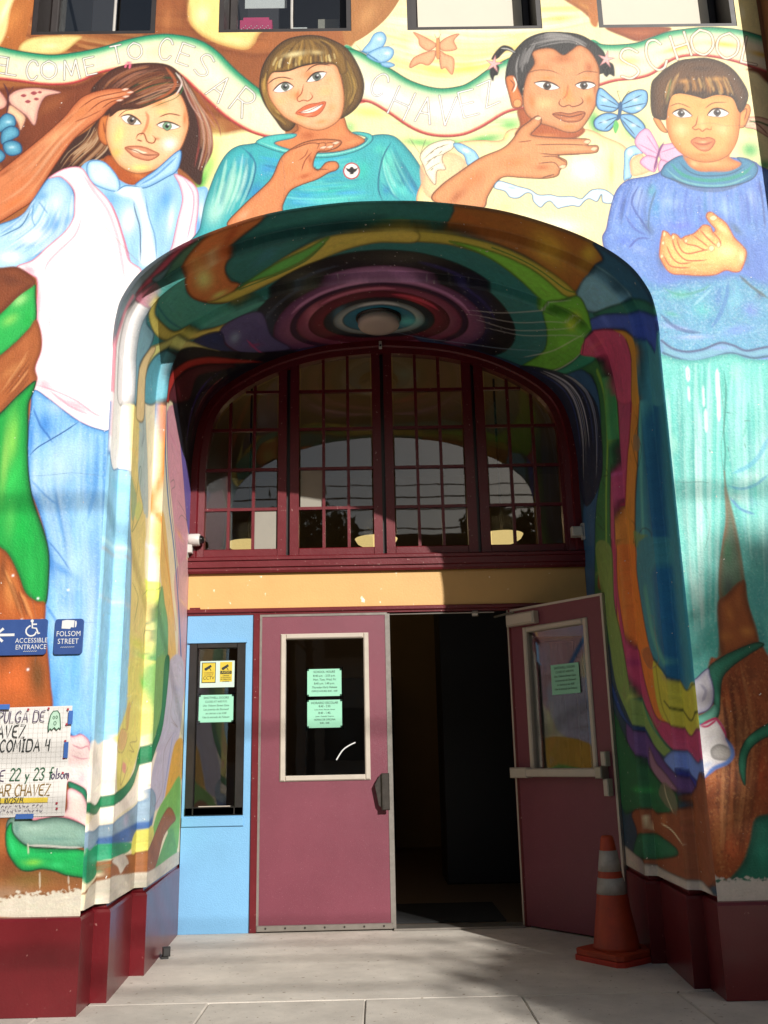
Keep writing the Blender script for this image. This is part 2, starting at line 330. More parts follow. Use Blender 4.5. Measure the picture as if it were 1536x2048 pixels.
def text(name,s,size,m,x,z,y,parent,align='CENTER',shear=0.,rot=0.,xs=1.,space=1.):
    c=bpy.data.curves.new(name,'FONT'); c.body=s; c.size=size; c.align_x=align; c.align_y='CENTER'; c.shear=shear; c.space_character=space; c.resolution_u=3
    t=bpy.data.objects.new(name,c); me=bpy.data.meshes.new_from_object(t); bpy.data.objects.remove(t); bpy.data.curves.remove(c)
    me.name=name; me.materials.clear(); me.materials.append(M[m])
    n=len(me.vertices); a=np.empty(n*3); me.vertices.foreach_get('co',a); a=a.reshape(-1,3); ca,sa=math.cos(rot),math.sin(rot); X=a[:,0]*xs; Y=a[:,1].copy()
    a[:,0]=x+X*ca-Y*sa; a[:,2]=z+X*sa+Y*ca; a[:,1]=y; me.vertices.foreach_set('co',a.ravel()); me.update()
    return link(name,me,parent)
# ---------------- archway curves ----------------
CF=halfcurve(HF); CB=halfcurve(HB); LF=arclen(CF); LB=arclen(CB); SL=LF[-1]
PY=np.array([p[0] for p in PROF]); PO=np.array([p[1] for p in PROF])
def curve(C,L,u):
    v=u*L[-1]; return np.stack([np.interp(v,L,C[:,0]),np.interp(v,L,C[:,1])],-1)
def reveal_pts(U,Y):
    a=curve(CF,LF,U); b=curve(CB,LB,U); t=(Y/DEP)[:,None,None]; c=a[None]*(1-t)+b[None]*t
    e=1e-3; ta=curve(CF,LF,np.clip(U+e,0,1))-curve(CF,LF,np.clip(U-e,0,1)); ta/=np.linalg.norm(ta,axis=1)[:,None]
    c=c+np.stack([ta[:,1],-ta[:,0]],1)[None]*np.interp(Y,PY,PO)[:,None,None]
    return np.stack([c[...,0],np.broadcast_to(Y[:,None],c.shape[:2]),c[...,1]],-1)
# ---------------- paint the mural (flat artwork, in millimetres on the wall and round the archway) ----------------
WX0,WZ0,WPX=-2.4,.42,.0045
WALL_PAINT=Canvas(WX0,WZ0,4.8,5.33,WPX); REVEAL_PAINT=Canvas(0,0,SL,DEP,.006,sy=.5,base='2f6f6f')
P=WALL_PAINT
P.boost=1
P.F('-2869 6006 3347 5917 2644 1582 -2390 1682','a8683a',f=4.1,k=0)
P.H('-2202 5403 -1588 5179 -511 5057','-1917 5618 -1214 5534 -393 5485',60,['7a4422','c88a50','8f5630','d8a468','6a3618'],25.3,a=0.45)
P.F('-2869 6006 -2067 5995 -2037 5401 -2127 5223 -2363 5191','b56f38',f=4.1)
P.B(-2133,5475,63.3,151.9,-20,'d28a4a',0.8)
P.F('-2485 5849 -2123 5844 -2154 5548 -2181 5331 -2303 5190 -2473 5407','f3dd9c',f=20.3)
P.B(-2184,5548,20.3,126.6,-15,'fff4cf',0.8)
P.F('-2077 5258 -2002 5343 -1724 5353 -1745 5303 -1824 5233 -1949 5227','ead48f',e=('b98a45',20.3),f=10.1)
P.B(-1893,5284,75.9,25.3,0,'fff0b8',0.7)
P.F('-1050 5716 -1074 5517 -1053 5429 -996 5356 -874 5282 -729 5241 -669 5279 -634 5358 -514 5451 -517 5709','f1d98c',e=('c98f4a',35.4),f=12.7)
P.B(-985,5494,45.6,75.9,0,'fdf0c0',0.8)
P.B(-784,5310,101.3,30.4,-15,'fbe6a6',0.8)
P.F('-1252 5719 -1074 5717 -1085 5496 -1033 5386 -903 5269 -692 5208 -512 5163 -508 4677 -1283 5034','9a5a30',e=('7d4321',50.6),f=20.3,a=0.8)
P.B(-1196,5461,38.0,101.3,0,'c07f4c',0.6,0)
P.B(-929,5098,151.9,35.4,-25,'6f3a1c',0.6,0)
P.B(-633,5272,101.3,45.6,10,'b9703c',0.5,0)
P.F('315 5809 208 5587 129 5459 36 5362 -46 5299 -122 5257 -214 4878 -275 4438 -277 3701 2634 3225 3011 5770','fbecb6',o=('a0683c',10.1),f=12.7)
P.H('-33 5191 501 5006 1116 5281','216 5549 825 5504 1745 5527',60,['f6dc84','fffbe8','f2cf62','f9ecc4','e6d8a0'],27.8,a=0.5)
P.H('-98 4738 488 4661 1079 4720','81 4873 644 4864 1682 4848',30,['f6ec9a','c4e6a0','fdf8dc','a8dca0'],25.3,a=0.45)
P.F('-117 5740 315 5809 208 5587 129 5459 36 5362 -46 5299 -122 5257','b27a46',f=12.7)
P.B(17,5479,63.3,126.6,-30,'d09a62',0.7)
P.F('1218 5597 1319 5495 1416 5409 1436 5593','b9773c',e=('96572c',30.4),f=15.2)
P.B(1352,5520,51.4,15.4,-35,'d79a55',0.7)
P.B(1181,5435,102.8,34.3,0,'e8c65a',0.6,0)
P.B(812,5088,145.7,51.4,10,'f2d546',0.5,0)
P.B(926,5304,102.8,34.3,0,'f8e58a',0.5,0)
P.B(599,5091,120.0,51.4,0,'f5d84a',0.6,0)
P.B(416,5070,120.0,42.9,-15,'f3dc58',0.5,0)
P.B(300,5240,51.4,77.1,0,'fff6d8',0.7,0)
P.F('1466 5370 1783 5369 1858 5350 1793 5312 1721 5286 1649 5264 1568 5297','a35a34',e=('7d3f22',35.4),f=15.2)
P.B(1655,5323,83.6,16.1,-5,'bb7045',0.7)
P.F('1382 5588 1368 5411 1413 5382 1429 5587','c07a3e',f=15.2)
P.F('2296 5584 2553 5580 2502 5182 2362 5294 2269 5360','f3e0a0',f=15.2)
P.F('2421 5582 2585 5580 2531 5164 2443 5311 2419 5441','8d4f2c',e=('6d3a1e',50.6),f=15.2)
P.F('2287 5059 2344 5022 2398 4950 2506 4859 2536 5091','8a4a28',f=20.3)
P.B(2305,5462,19.3,57.9,0,'fff6d0',0.7,0)
P.F('-815 4655 -684 4673 -420 4641 -274 4666 -127 4773 79 4736 281 4630 424 4527 381 4132 -875 4153 -966 4350 -974 4617','fbf0b4',f=35.4)
P.B(-900,4548,55.7,151.9,-10,'f6ee92',0.8,0)
P.B(-952,4350,40.5,126.6,-15,'52b84e',0.95,0)
P.B(-917,4448,55.7,101.3,-10,'a9dc74',0.8,0)
P.B(21,4788,151.9,45.6,-8,'f6e372',0.8,0)
P.B(309,4579,151.9,35.4,-8,'6cc36a',0.8,0)
P.B(-98,4687,50.6,65.8,0,'7cc67a',0.7,0)
P.B(675,4590,177.2,45.6,12,'4cb85e',0.9,0)
P.B(499,4576,151.9,35.4,-10,'8ed27c',0.8,0)
P.B(842,4689,75.9,45.6,0,'6bc468',0.8,0)
P.B(1343,4698,55.7,113.9,10,'3fb257',0.95,0)
P.B(1574,4644,101.3,101.3,0,'68c66a',0.85,0)
P.B(1626,4884,151.9,50.6,0,'f4eea6',0.8,0)
P.B(1679,4507,65.8,55.7,0,'5fc268',0.8,0)
P.B(2235,4498,75.9,75.9,0,'4fb565',0.9,0)
P.B(2253,4650,75.9,63.3,0,'a8da7c',0.8,0)
P.B(2225,4909,63.3,101.3,0,'fbeea8',0.8,0)
P.B(2310,4396,50.6,50.6,0,'2f9a58',0.9,0)
P.F('-2358 5329 -2192 5281 -2058 5246 -1884 5219 -1733 5235 -1584 5269 -1434 5321 -1283 5353 -1151 5354 -1007 5315 -893 5234 -768 5088 -629 4956 -524 4872 -482 4605 -625 4642 -721 4689 -831 4772 -923 4866 -1006 4956 -1120 5070 -1273 5120 -1414 5122 -1573 5089 -1690 5031 -1789 5008 -1919 5010 -2071 5036 -2173 5051 -2334 5065','f3e8c8',f=7.6)
P.S('-2334 5065 -2173 5051 -2071 5036 -1919 5010 -1789 5008 -1690 5031 -1573 5089 -1414 5122 -1273 5120 -1120 5070 -1006 4956 -923 4866 -831 4772 -721 4689 -625 4642 -482 4605','f6d9a8',65.8,t=0,a=0.55,f=35.4,c=1)
P.S('-2358 5329 -2192 5281 -2058 5246 -1884 5219 -1733 5235 -1584 5269 -1434 5321 -1283 5353 -1151 5354 -1007 5315 -893 5234 -768 5088 -629 4956 -524 4872','7ccf9a',101.3,t=0,a=0.75,f=55.7,c=1)
P.S('-2358 5329 -2192 5281 -2058 5246 -1884 5219 -1733 5235 -1584 5269 -1434 5321 -1283 5353 -1151 5354 -1007 5315 -893 5234 -768 5088 -629 4956 -524 4872','1f9a72',55.7,t=0,a=0.95,f=30.4,c=1)
P.S('-2334 5065 -2173 5051 -2071 5036 -1919 5010 -1789 5008 -1690 5031 -1573 5089 -1414 5122 -1273 5120 -1120 5070 -1006 4956 -923 4866 -831 4772 -721 4689 -625 4642 -482 4605','c8343c',32.9,t=0,a=0.95,f=15.2,c=1)
P.S('-2334 5065 -2173 5051 -2071 5036 -1919 5010 -1789 5008 -1690 5031 -1573 5089 -1414 5122 -1273 5120 -1120 5070 -1006 4956 -923 4866 -831 4772 -721 4689 -625 4642 -482 4605','8c1d24',10.1,t=0,a=0.8)
P.S('-2358 5329 -2192 5281 -2058 5246 -1884 5219 -1733 5235 -1584 5269 -1434 5321 -1283 5353 -1151 5354 -1007 5315 -893 5234 -768 5088 -629 4956 -524 4872','17584a',8.9,t=0,a=0.9)
P.B(-1248,5240,102.8,51.4,10,'fff0b0',0.7)
P.B(-918,5055,102.8,51.4,-40,'fff8da',0.8)
P.B(-1878,5129,171.4,34.3,0,'fffbe8',0.8)
P.B(-2198,5110,51.4,34.3,0,'f5da5e',0.7)
P.F('-129 5241 -48 5221 43 5160 153 5086 272 5001 421 4949 559 4961 645 5007 750 5089 897 5171 1001 5205 1007 4801 916 4797 814 4767 670 4673 545 4621 390 4622 263 4674 116 4792 17 4858 -82 4871','f3e8c8',f=7.6)
P.S('-82 4871 17 4858 116 4792 263 4674 390 4622 545 4621 670 4673 814 4767 916 4797 1007 4801','f6d9a8',65.8,t=0,a=0.55,f=35.4,c=1)
P.S('-129 5241 -48 5221 43 5160 153 5086 272 5001 421 4949 559 4961 645 5007 750 5089 897 5171 1001 5205','7ccf9a',101.3,t=0,a=0.75,f=55.7,c=1)
P.S('-129 5241 -48 5221 43 5160 153 5086 272 5001 421 4949 559 4961 645 5007 750 5089 897 5171 1001 5205','1f9a72',55.7,t=0,a=0.95,f=30.4,c=1)
P.S('-82 4871 17 4858 116 4792 263 4674 390 4622 545 4621 670 4673 814 4767 916 4797 1007 4801','c8343c',32.9,t=0,a=0.95,f=15.2,c=1)
P.S('-82 4871 17 4858 116 4792 263 4674 390 4622 545 4621 670 4673 814 4767 916 4797 1007 4801','8c1d24',10.1,t=0,a=0.8)
P.S('-129 5241 -48 5221 43 5160 153 5086 272 5001 421 4949 559 4961 645 5007 750 5089 897 5171 1001 5205','17584a',8.9,t=0,a=0.9)
P.B(119,4909,188.5,60.0,-25,'ffffff',1)
P.B(516,4809,188.5,68.6,0,'ffffff',1)
P.B(784,4945,102.8,60.0,25,'ffffff',1)
P.B(462,4694,137.1,25.7,-5,'f6cfc2',0.7)
P.F('1357 5264 1440 5242 1547 5241 1649 5255 1745 5294 1841 5330 1943 5347 2060 5359 2175 5352 2289 5332 2438 5275 2584 5218 2550 4965 2407 5026 2333 5058 2224 5105 2113 5138 2000 5154 1899 5146 1819 5111 1720 5032 1625 4998 1487 4982 1386 4950 1332 4931','f3e8c8',f=7.6)
P.S('1332 4931 1386 4950 1487 4982 1625 4998 1720 5032 1819 5111 1899 5146 2000 5154 2113 5138 2224 5105 2333 5058 2407 5026 2550 4965','f6d9a8',65.8,t=0,a=0.55,f=35.4,c=1)
P.S('1357 5264 1440 5242 1547 5241 1649 5255 1745 5294 1841 5330 1943 5347 2060 5359 2175 5352 2289 5332 2438 5275 2584 5218','7ccf9a',101.3,t=0,a=0.75,f=55.7,c=1)
P.S('1357 5264 1440 5242 1547 5241 1649 5255 1745 5294 1841 5330 1943 5347 2060 5359 2175 5352 2289 5332 2438 5275 2584 5218','1f9a72',55.7,t=0,a=0.95,f=30.4,c=1)
P.S('1332 4931 1386 4950 1487 4982 1625 4998 1720 5032 1819 5111 1899 5146 2000 5154 2113 5138 2224 5105 2333 5058 2407 5026 2550 4965','c8343c',32.9,t=0,a=0.95,f=15.2,c=1)
P.S('1332 4931 1386 4950 1487 4982 1625 4998 1720 5032 1819 5111 1899 5146 2000 5154 2113 5138 2224 5105 2333 5058 2407 5026 2550 4965','8c1d24',10.1,t=0,a=0.8)
P.S('1357 5264 1440 5242 1547 5241 1649 5255 1745 5294 1841 5330 1943 5347 2060 5359 2175 5352 2289 5332 2438 5275 2584 5218','17584a',8.9,t=0,a=0.9)
P.B(1576,5124,102.9,38.6,0,'f6d57a',0.8)
P.B(1890,5210,141.4,25.7,15,'f2d060',0.9)
P.B(2170,5233,128.6,25.7,-8,'f2cb55',0.9)
P.B(2384,5157,96.4,25.7,-18,'f0c850',0.9)
P.B(1694,5167,51.4,38.6,0,'fdeccb',0.7)
P.S('-2135 5203 -2193 5213 -2197 5101 -2139 5090','54423f',15.7,t=0,a=0.95,f=2.5,k=0)
P.S('-2195 5157 -2149 5148','54423f',15.7,t=0,a=0.95,f=2.5,k=0)
P.S('-2135 5203 -2193 5213 -2197 5101 -2139 5090','fffdf6',7.1,t=0,a=0.95,f=2.5,k=0)
P.S('-2195 5157 -2149 5148','fffdf6',7.1,t=0,a=0.95,f=2.5,k=0)
P.S('-2136 5200 -2140 5088 -2083 5078','54423f',15.7,t=0,a=0.95,f=2.5,k=0)
P.S('-2136 5200 -2140 5088 -2083 5078','fffdf6',7.1,t=0,a=0.95,f=2.5,k=0)
P.S('-1955 5147 -1971 5174 -1997 5177 -2016 5141 -2016 5092 -1996 5052 -1971 5049 -1955 5072','54423f',15.7,t=0,a=0.95,f=2.5)
P.S('-1955 5147 -1971 5174 -1997 5177 -2016 5141 -2016 5092 -1996 5052 -1971 5049 -1955 5072','fffdf6',7.1,t=0,a=0.95,f=2.5)
P.S('-1893 5177 -1855 5151 -1844 5113 -1850 5076 -1884 5051 -1922 5077 -1933 5115 -1927 5152 -1893 5177','54423f',15.7,t=0,a=0.95,f=2.5)
P.S('-1893 5177 -1855 5151 -1844 5113 -1850 5076 -1884 5051 -1922 5077 -1933 5115 -1927 5152 -1893 5177','fffdf6',7.1,t=0,a=0.95,f=2.5)
P.S('-1792 5043 -1798 5175 -1750 5074 -1733 5182 -1700 5053','54423f',15.7,t=0,a=0.95,f=2.5,k=0)
P.S('-1792 5043 -1798 5175 -1750 5074 -1733 5182 -1700 5053','fffdf6',7.1,t=0,a=0.95,f=2.5,k=0)
P.S('-1629 5203 -1688 5189 -1660 5072 -1602 5086','54423f',15.7,t=0,a=0.95,f=2.5,k=0)
P.S('-1674 5131 -1627 5142','54423f',15.7,t=0,a=0.95,f=2.5,k=0)
P.S('-1629 5203 -1688 5189 -1660 5072 -1602 5086','fffdf6',7.1,t=0,a=0.95,f=2.5,k=0)
P.S('-1674 5131 -1627 5142','fffdf6',7.1,t=0,a=0.95,f=2.5,k=0)
P.S('-1533 5272 -1471 5287','54423f',15.7,t=0,a=0.95,f=2.5,k=0)
P.S('-1502 5279 -1473 5155','54423f',15.7,t=0,a=0.95,f=2.5,k=0)
P.S('-1533 5272 -1471 5287','fffdf6',7.1,t=0,a=0.95,f=2.5,k=0)
P.S('-1502 5279 -1473 5155','fffdf6',7.1,t=0,a=0.95,f=2.5,k=0)
P.S('-1394 5299 -1357 5282 -1343 5250 -1344 5214 -1372 5185 -1408 5201 -1423 5234 -1421 5270 -1394 5299','54423f',15.7,t=0,a=0.95,f=2.5)
P.S('-1394 5299 -1357 5282 -1343 5250 -1344 5214 -1372 5185 -1408 5201 -1423 5234 -1421 5270 -1394 5299','fffdf6',7.1,t=0,a=0.95,f=2.5)
P.S('-1157 5284 -1172 5317 -1200 5325 -1228 5288 -1236 5231 -1220 5183 -1191 5176 -1169 5199','54423f',15.7,t=0,a=0.95,f=2.5)
P.S('-1157 5284 -1172 5317 -1200 5325 -1228 5288 -1236 5231 -1220 5183 -1191 5176 -1169 5199','fffdf6',7.1,t=0,a=0.95,f=2.5)
P.S('-1026 5263 -1096 5294 -1133 5158 -1063 5128','54423f',15.7,t=0,a=0.95,f=2.5,k=0)
P.S('-1114 5226 -1059 5201','54423f',15.7,t=0,a=0.95,f=2.5,k=0)
P.S('-1026 5263 -1096 5294 -1133 5158 -1063 5128','fffdf6',7.1,t=0,a=0.95,f=2.5,k=0)
P.S('-1114 5226 -1059 5201','fffdf6',7.1,t=0,a=0.95,f=2.5,k=0)
P.S('-907 5159 -927 5197 -958 5208 -982 5183 -969 5140 -947 5097 -951 5065 -992 5065 -1021 5101','54423f',15.7,t=0,a=0.95,f=2.5)
P.S('-907 5159 -927 5197 -958 5208 -982 5183 -969 5140 -947 5097 -951 5065 -992 5065 -1021 5101','fffdf6',7.1,t=0,a=0.95,f=2.5)
P.S('-949 4933 -823 5038 -876 4867','54423f',15.7,t=0,a=0.95,f=2.5,k=0)
P.S('-901 4972 -857 4932','54423f',15.7,t=0,a=0.95,f=2.5,k=0)
P.S('-949 4933 -823 5038 -876 4867','fffdf6',7.1,t=0,a=0.95,f=2.5,k=0)
P.S('-901 4972 -857 4932','fffdf6',7.1,t=0,a=0.95,f=2.5,k=0)
P.S('-810 4831 -714 4978','54423f',15.7,t=0,a=0.95,f=2.5,k=0)
P.S('-714 4978 -662 4925 -669 4878 -714 4865 -762 4904','54423f',15.7,t=0,a=0.95,f=2.5)
P.S('-732 4876 -733 4762','54423f',15.7,t=0,a=0.95,f=2.5,k=0)
P.S('-810 4831 -714 4978','fffdf6',7.1,t=0,a=0.95,f=2.5,k=0)
P.S('-714 4978 -662 4925 -669 4878 -714 4865 -762 4904','fffdf6',7.1,t=0,a=0.95,f=2.5)
P.S('-732 4876 -733 4762','fffdf6',7.1,t=0,a=0.95,f=2.5,k=0)
P.S('133 4998 129 5037 102 5054 62 5027 36 4973 38 4920 65 4902 95 4918','766c66',15.2,t=0,a=0.95,f=2.5)
P.S('133 4998 129 5037 102 5054 62 5027 36 4973 38 4920 65 4902 95 4918','ffffff',6.6,t=0,a=0.95,f=2.5)
P.S('198 4965 125 4784','766c66',15.2,t=0,a=0.95,f=2.5,k=0)
P.S('291 4914 216 4734','766c66',15.2,t=0,a=0.95,f=2.5,k=0)
P.S('161 4874 253 4824','766c66',15.2,t=0,a=0.95,f=2.5,k=0)
P.S('198 4965 125 4784','ffffff',6.6,t=0,a=0.95,f=2.5,k=0)
P.S('291 4914 216 4734','ffffff',6.6,t=0,a=0.95,f=2.5,k=0)
P.S('161 4874 253 4824','ffffff',6.6,t=0,a=0.95,f=2.5,k=0)
P.S('284 4726 364 4885 371 4703','766c66',15.2,t=0,a=0.95,f=2.5,k=0)
P.S('315 4786 368 4772','766c66',15.2,t=0,a=0.95,f=2.5,k=0)
P.S('284 4726 364 4885 371 4703','ffffff',6.6,t=0,a=0.95,f=2.5,k=0)
P.S('315 4786 368 4772','ffffff',6.6,t=0,a=0.95,f=2.5,k=0)
P.S('434 4898 459 4694 535 4884','766c66',15.2,t=0,a=0.95,f=2.5,k=0)
P.S('434 4898 459 4694 535 4884','ffffff',6.6,t=0,a=0.95,f=2.5,k=0)
P.S('633 4940 545 4916 574 4745 662 4769','766c66',15.2,t=0,a=0.95,f=2.5,k=0)
P.S('559 4830 630 4850','766c66',15.2,t=0,a=0.95,f=2.5,k=0)
P.S('633 4940 545 4916 574 4745 662 4769','ffffff',6.6,t=0,a=0.95,f=2.5,k=0)
P.S('559 4830 630 4850','ffffff',6.6,t=0,a=0.95,f=2.5,k=0)
P.S('659 4962 739 5001 709 4810 788 4849','766c66',15.2,t=0,a=0.95,f=2.5,k=0)
P.S('659 4962 739 5001 709 4810 788 4849','ffffff',6.6,t=0,a=0.95,f=2.5,k=0)
P.S('1636 5186 1592 5213 1549 5198 1533 5147 1571 5109 1620 5078 1630 5038 1582 5001 1528 5016','5f4028',20.3,t=0,a=0.95,f=2.5)
P.S('1636 5186 1592 5213 1549 5198 1533 5147 1571 5109 1620 5078 1630 5038 1582 5001 1528 5016','fdeed8',11.6,t=0,a=0.95,f=2.5)
P.S('1783 5242 1749 5271 1707 5255 1689 5183 1706 5104 1749 5058 1790 5075 1808 5124','5f4028',20.3,t=0,a=0.95,f=2.5)
P.S('1783 5242 1749 5271 1707 5255 1689 5183 1706 5104 1749 5058 1790 5075 1808 5124','fdeed8',11.6,t=0,a=0.95,f=2.5)
P.S('1846 5295 1875 5130','5f4028',20.3,t=0,a=0.95,f=2.5,k=0)
P.S('1933 5327 1961 5161','5f4028',20.3,t=0,a=0.95,f=2.5,k=0)
P.S('1860 5213 1947 5243','5f4028',20.3,t=0,a=0.95,f=2.5,k=0)
P.S('1846 5295 1875 5130','fdeed8',11.6,t=0,a=0.95,f=2.5,k=0)
P.S('1933 5327 1961 5161','fdeed8',11.6,t=0,a=0.95,f=2.5,k=0)
P.S('1860 5213 1947 5243','fdeed8',11.6,t=0,a=0.95,f=2.5,k=0)
P.S('2031 5341 2086 5318 2103 5267 2093 5210 2043 5162 1988 5186 1971 5236 1980 5293 2031 5341','5f4028',20.3,t=0,a=0.95,f=2.5)
P.S('2031 5341 2086 5318 2103 5267 2093 5210 2043 5162 1988 5186 1971 5236 1980 5293 2031 5341','fdeed8',11.6,t=0,a=0.95,f=2.5)
P.S('2209 5314 2251 5268 2251 5212 2226 5160 2167 5134 2125 5179 2124 5235 2150 5287 2209 5314','5f4028',20.3,t=0,a=0.95,f=2.5)
P.S('2209 5314 2251 5268 2251 5212 2226 5160 2167 5134 2125 5179 2124 5235 2150 5287 2209 5314','fdeed8',11.6,t=0,a=0.95,f=2.5)
P.S('2309 5286 2255 5109 2343 5085','5f4028',20.3,t=0,a=0.95,f=2.5,k=0)
P.S('2309 5286 2255 5109 2343 5085','fdeed8',11.6,t=0,a=0.95,f=2.5,k=0)
P.F('-2078 4990 -1868 4993 -1699 5008 -1573 5077 -1566 4959 -1751 4729 -2027 4483 -2123 4462 -2199 4667 -2224 4945','84462a',e=('6b3420',50.6),f=30.4)
P.B(-1859,4869,120.0,51.4,40,'a4623a',0.7)
P.B(-2018,4607,68.6,51.4,0,'6a3520',0.7)
P.F('-2113 4932 -2057 4978 -1948 4988 -1806 4956 -1893 4928 -1927 4847 -1944 4732 -2003 4802 -2066 4849 -2099 4885','f2c7b0',e=('c98d86',30.4),o=('7a4a48',5.1),f=5.1)
P.F('-2042 4937 -2024 4948 -2006 4936 -2023 4925','a8545a',f=5.1)
P.F('-1985 4953 -1966 4967 -1945 4953 -1964 4939','a8545a',f=5.1)
P.F('-2013 4895 -1996 4907 -1978 4895 -1995 4883','a8545a',f=5.1)
P.F('-1963 4912 -1948 4922 -1931 4911 -1946 4901','a8545a',f=5.1)
P.F('-1944 4959 -1931 4968 -1917 4958 -1930 4949','a8545a',f=5.1)
P.F('-2098 4873 -2046 4838 -2002 4790 -2008 4733 -2025 4699 -2049 4757 -2092 4803 -2114 4827','f3cfa8',e=('c78f78',30.4),o=('7a4a48',5.1),f=5.1)
P.F('-2120 4897 -2166 4968 -2207 4980 -2196 4852 -2136 4851','eebda6',e=('c08078',30.4),o=('7a4a48',5.1),f=5.1)
P.S('-2112 4804 -2116 4944 -2151 5027','5a3038',10.1)
P.S('-2114 4944 -2089 5002','5a3038',5.1)
P.F('-2150 4781 -2113 4815 -2067 4791 -2057 4734 -2095 4711 -2142 4689 -2174 4713','6fb1c9',e=('2f6f96',35.4),o=('1f4a70',6.3),f=5.1)
P.F('-2132 4689 -2086 4728 -2041 4710 -2032 4664 -2078 4631 -2126 4609','6fb1c9',e=('2f6f96',35.4),o=('1f4a70',6.3),f=5.1)
P.F('-2116 4609 -2069 4631 -2018 4607 -2008 4550 -2060 4529 -2101 4552','6fb1c9',e=('2f6f96',35.4),o=('1f4a70',6.3),f=5.1)
P.F('-2152 4575 -2111 4552 -2099 4518 -2125 4485 -2164 4485','6fb1c9',e=('2f6f96',35.4),o=('1f4a70',6.3),f=5.1)
P.B(-2099,4757,21.4,12.0,0,'c6e6ee',0.8,0)
P.B(-2065,4585,21.4,12.0,0,'c6e6ee',0.8,0)
P.F('-17 5221 24 5281 56 5341 102 5355 127 5316 116 5267 85 5231 23 5208','a9d0ea',e=('5f9cc8',22.8),o=('4f86b0',5.1),f=5.1)
P.F('8 5190 75 5238 136 5249 171 5218 154 5164 103 5135 53 5147','a9d0ea',e=('5f9cc8',22.8),o=('4f86b0',5.1),f=5.1)
P.F('93 5135 144 5136 174 5116 143 5101 103 5111','a9d0ea',e=('5f9cc8',22.8),o=('4f86b0',5.1),f=5.1)
P.B(86,5304,18.9,15.4,0,'eef7fb',0.9,0)
P.B(130,5201,20.6,15.4,0,'eef7fb',0.9,0)
P.S('-38 5227 13 5196 83 5141','4a7fa6',10.1)
P.S('-27 5227 -57 5264','7a7a70',3.8)
P.S('100 5243 177 5264','9a9a90',3.0)
P.F('427 5257 372 5306 294 5350 321 5301 330 5252 380 5215','ecb48a',e=('d08a62',20.3),o=('a86a58',5.1),f=5.1)
P.F('442 5256 495 5310 568 5334 535 5285 548 5224 471 5213','ecb48a',e=('d08a62',20.3),o=('a86a58',5.1),f=5.1)
P.F('420 5214 359 5203 286 5162 264 5096 326 5125 376 5113 413 5160','ecb48a',e=('d08a62',20.3),o=('a86a58',5.1),f=5.1)
P.F('446 5214 480 5189 530 5152 516 5045 477 5093 451 5087 444 5160','ecb48a',e=('d08a62',20.3),o=('a86a58',5.1),f=5.1)
P.F('431 5293 449 5293 448 5178 433 5154 424 5190','e09a62',o=('9a5a48',3.8),f=5.1)
P.S('433 5293 419 5336','9a5a48',3.0)
P.S('441 5293 461 5341','9a5a48',3.0)
P.F('-1849 4380 -1804 4491 -1733 4614 -1612 4715 -1569 4830 -1631 4954 -1571 5053 -1475 5129 -1325 5154 -1193 5143 -1110 5082 -1036 4974 -983 4856 -919 4716 -897 4555 -946 4421 -967 4315 -1067 4411 -1248 4538 -1502 4508 -1616 4465 -1731 4422','4a2c22',f=10.1)
P.H('-1559 4841 -1591 4703 -1673 4590 -1798 4412','-1512 4702 -1506 4588 -1560 4509 -1653 4432',22,['b98a64','7a4a2c','20120e','8a5a30','d8b898'],12.7)
P.H('-1110 5058 -1012 4833 -977 4648 -1008 4377','-1058 5021 -930 4762 -895 4555 -962 4332',26,['c08a70','7a3a2c','20120e','94683c','e6c4b0','b5534a'],12.7)
P.H('-1595 4772 -1646 4635 -1739 4546 -1807 4401','-1552 4703 -1585 4589 -1667 4500 -1749 4411',9,['c89a6c','a8784c','d8b894'],6.6,a=0.6)
P.H('-1087 4998 -991 4786 -956 4624 -988 4377','-1035 4927 -929 4716 -910 4555 -958 4354',8,['c89a6c','b06a5a','e0c0a8'],6.6,a=0.6)
P.S('-1006 4973 -932 4832 -870 4715 -853 4634','9a5a4a',7.6)
P.S('-983 4856 -910 4738 -884 4692','c08a70',6.3)
P.F('-1556 4783 -1573 4703 -1557 4623 -1507 4599 -1496 4771','d07f45',e=('9a4f28',20.3),o=('6a3018',5.1),f=4.1)
P.S('-1544 4749 -1531 4679 -1508 4633','8a4422',6.3)
P.F('-1517 4514 -1515 4430 -1444 4351 -1336 4321 -1243 4403 -1303 4449 -1423 4507','b5602f',e=('8c4220',25.3),f=7.6)
P.B(-1319,4382,51.4,21.4,-20,'d98a4e',0.7)
P.F('-1510 4806 -1526 4668 -1494 4553 -1440 4457 -1350 4403 -1262 4409 -1162 4460 -1090 4553 -1056 4649 -1044 4741 -1071 4869 -1126 4952 -1266 4966 -1404 4909','f7c496',e=('d28c5a',45.6),o=('7a3c1c',5.1),f=7.6)
P.B(-1450,4655,42.9,94.3,-10,'ffd98a',0.9)
P.B(-1454,4541,34.3,42.9,-30,'f7c56c',0.8)
P.B(-1152,4593,51.4,51.4,0,'fdf1e6',0.95)
P.B(-1116,4673,34.3,34.3,0,'f9c795',0.8)
P.B(-1312,4438,68.6,25.7,0,'ffdf86',0.85)
P.B(-1223,4871,68.6,34.3,0,'d88845',0.7)
P.B(-1275,4698,25.7,51.4,-10,'f6b271',0.7)
P.B(-1069,4764,15.4,68.6,0,'d9743a',0.7)
P.B(-1200,4813,51.4,25.7,0,'f9d08a',0.8)
P.B(-1399,4816,51.4,21.4,0,'f9dc9c',0.7)
P.S('-1300 4814 -1283 4768 -1295 4699 -1322 4653','b5603a',17.7,a=0.6)
P.B(-1223,4629,18.9,12.0,0,'b55f34',0.6)
P.S('-1346 4631 -1337 4659 -1303 4664 -1281 4612 -1246 4601 -1234 4629 -1253 4652','8a3f20',7.6)
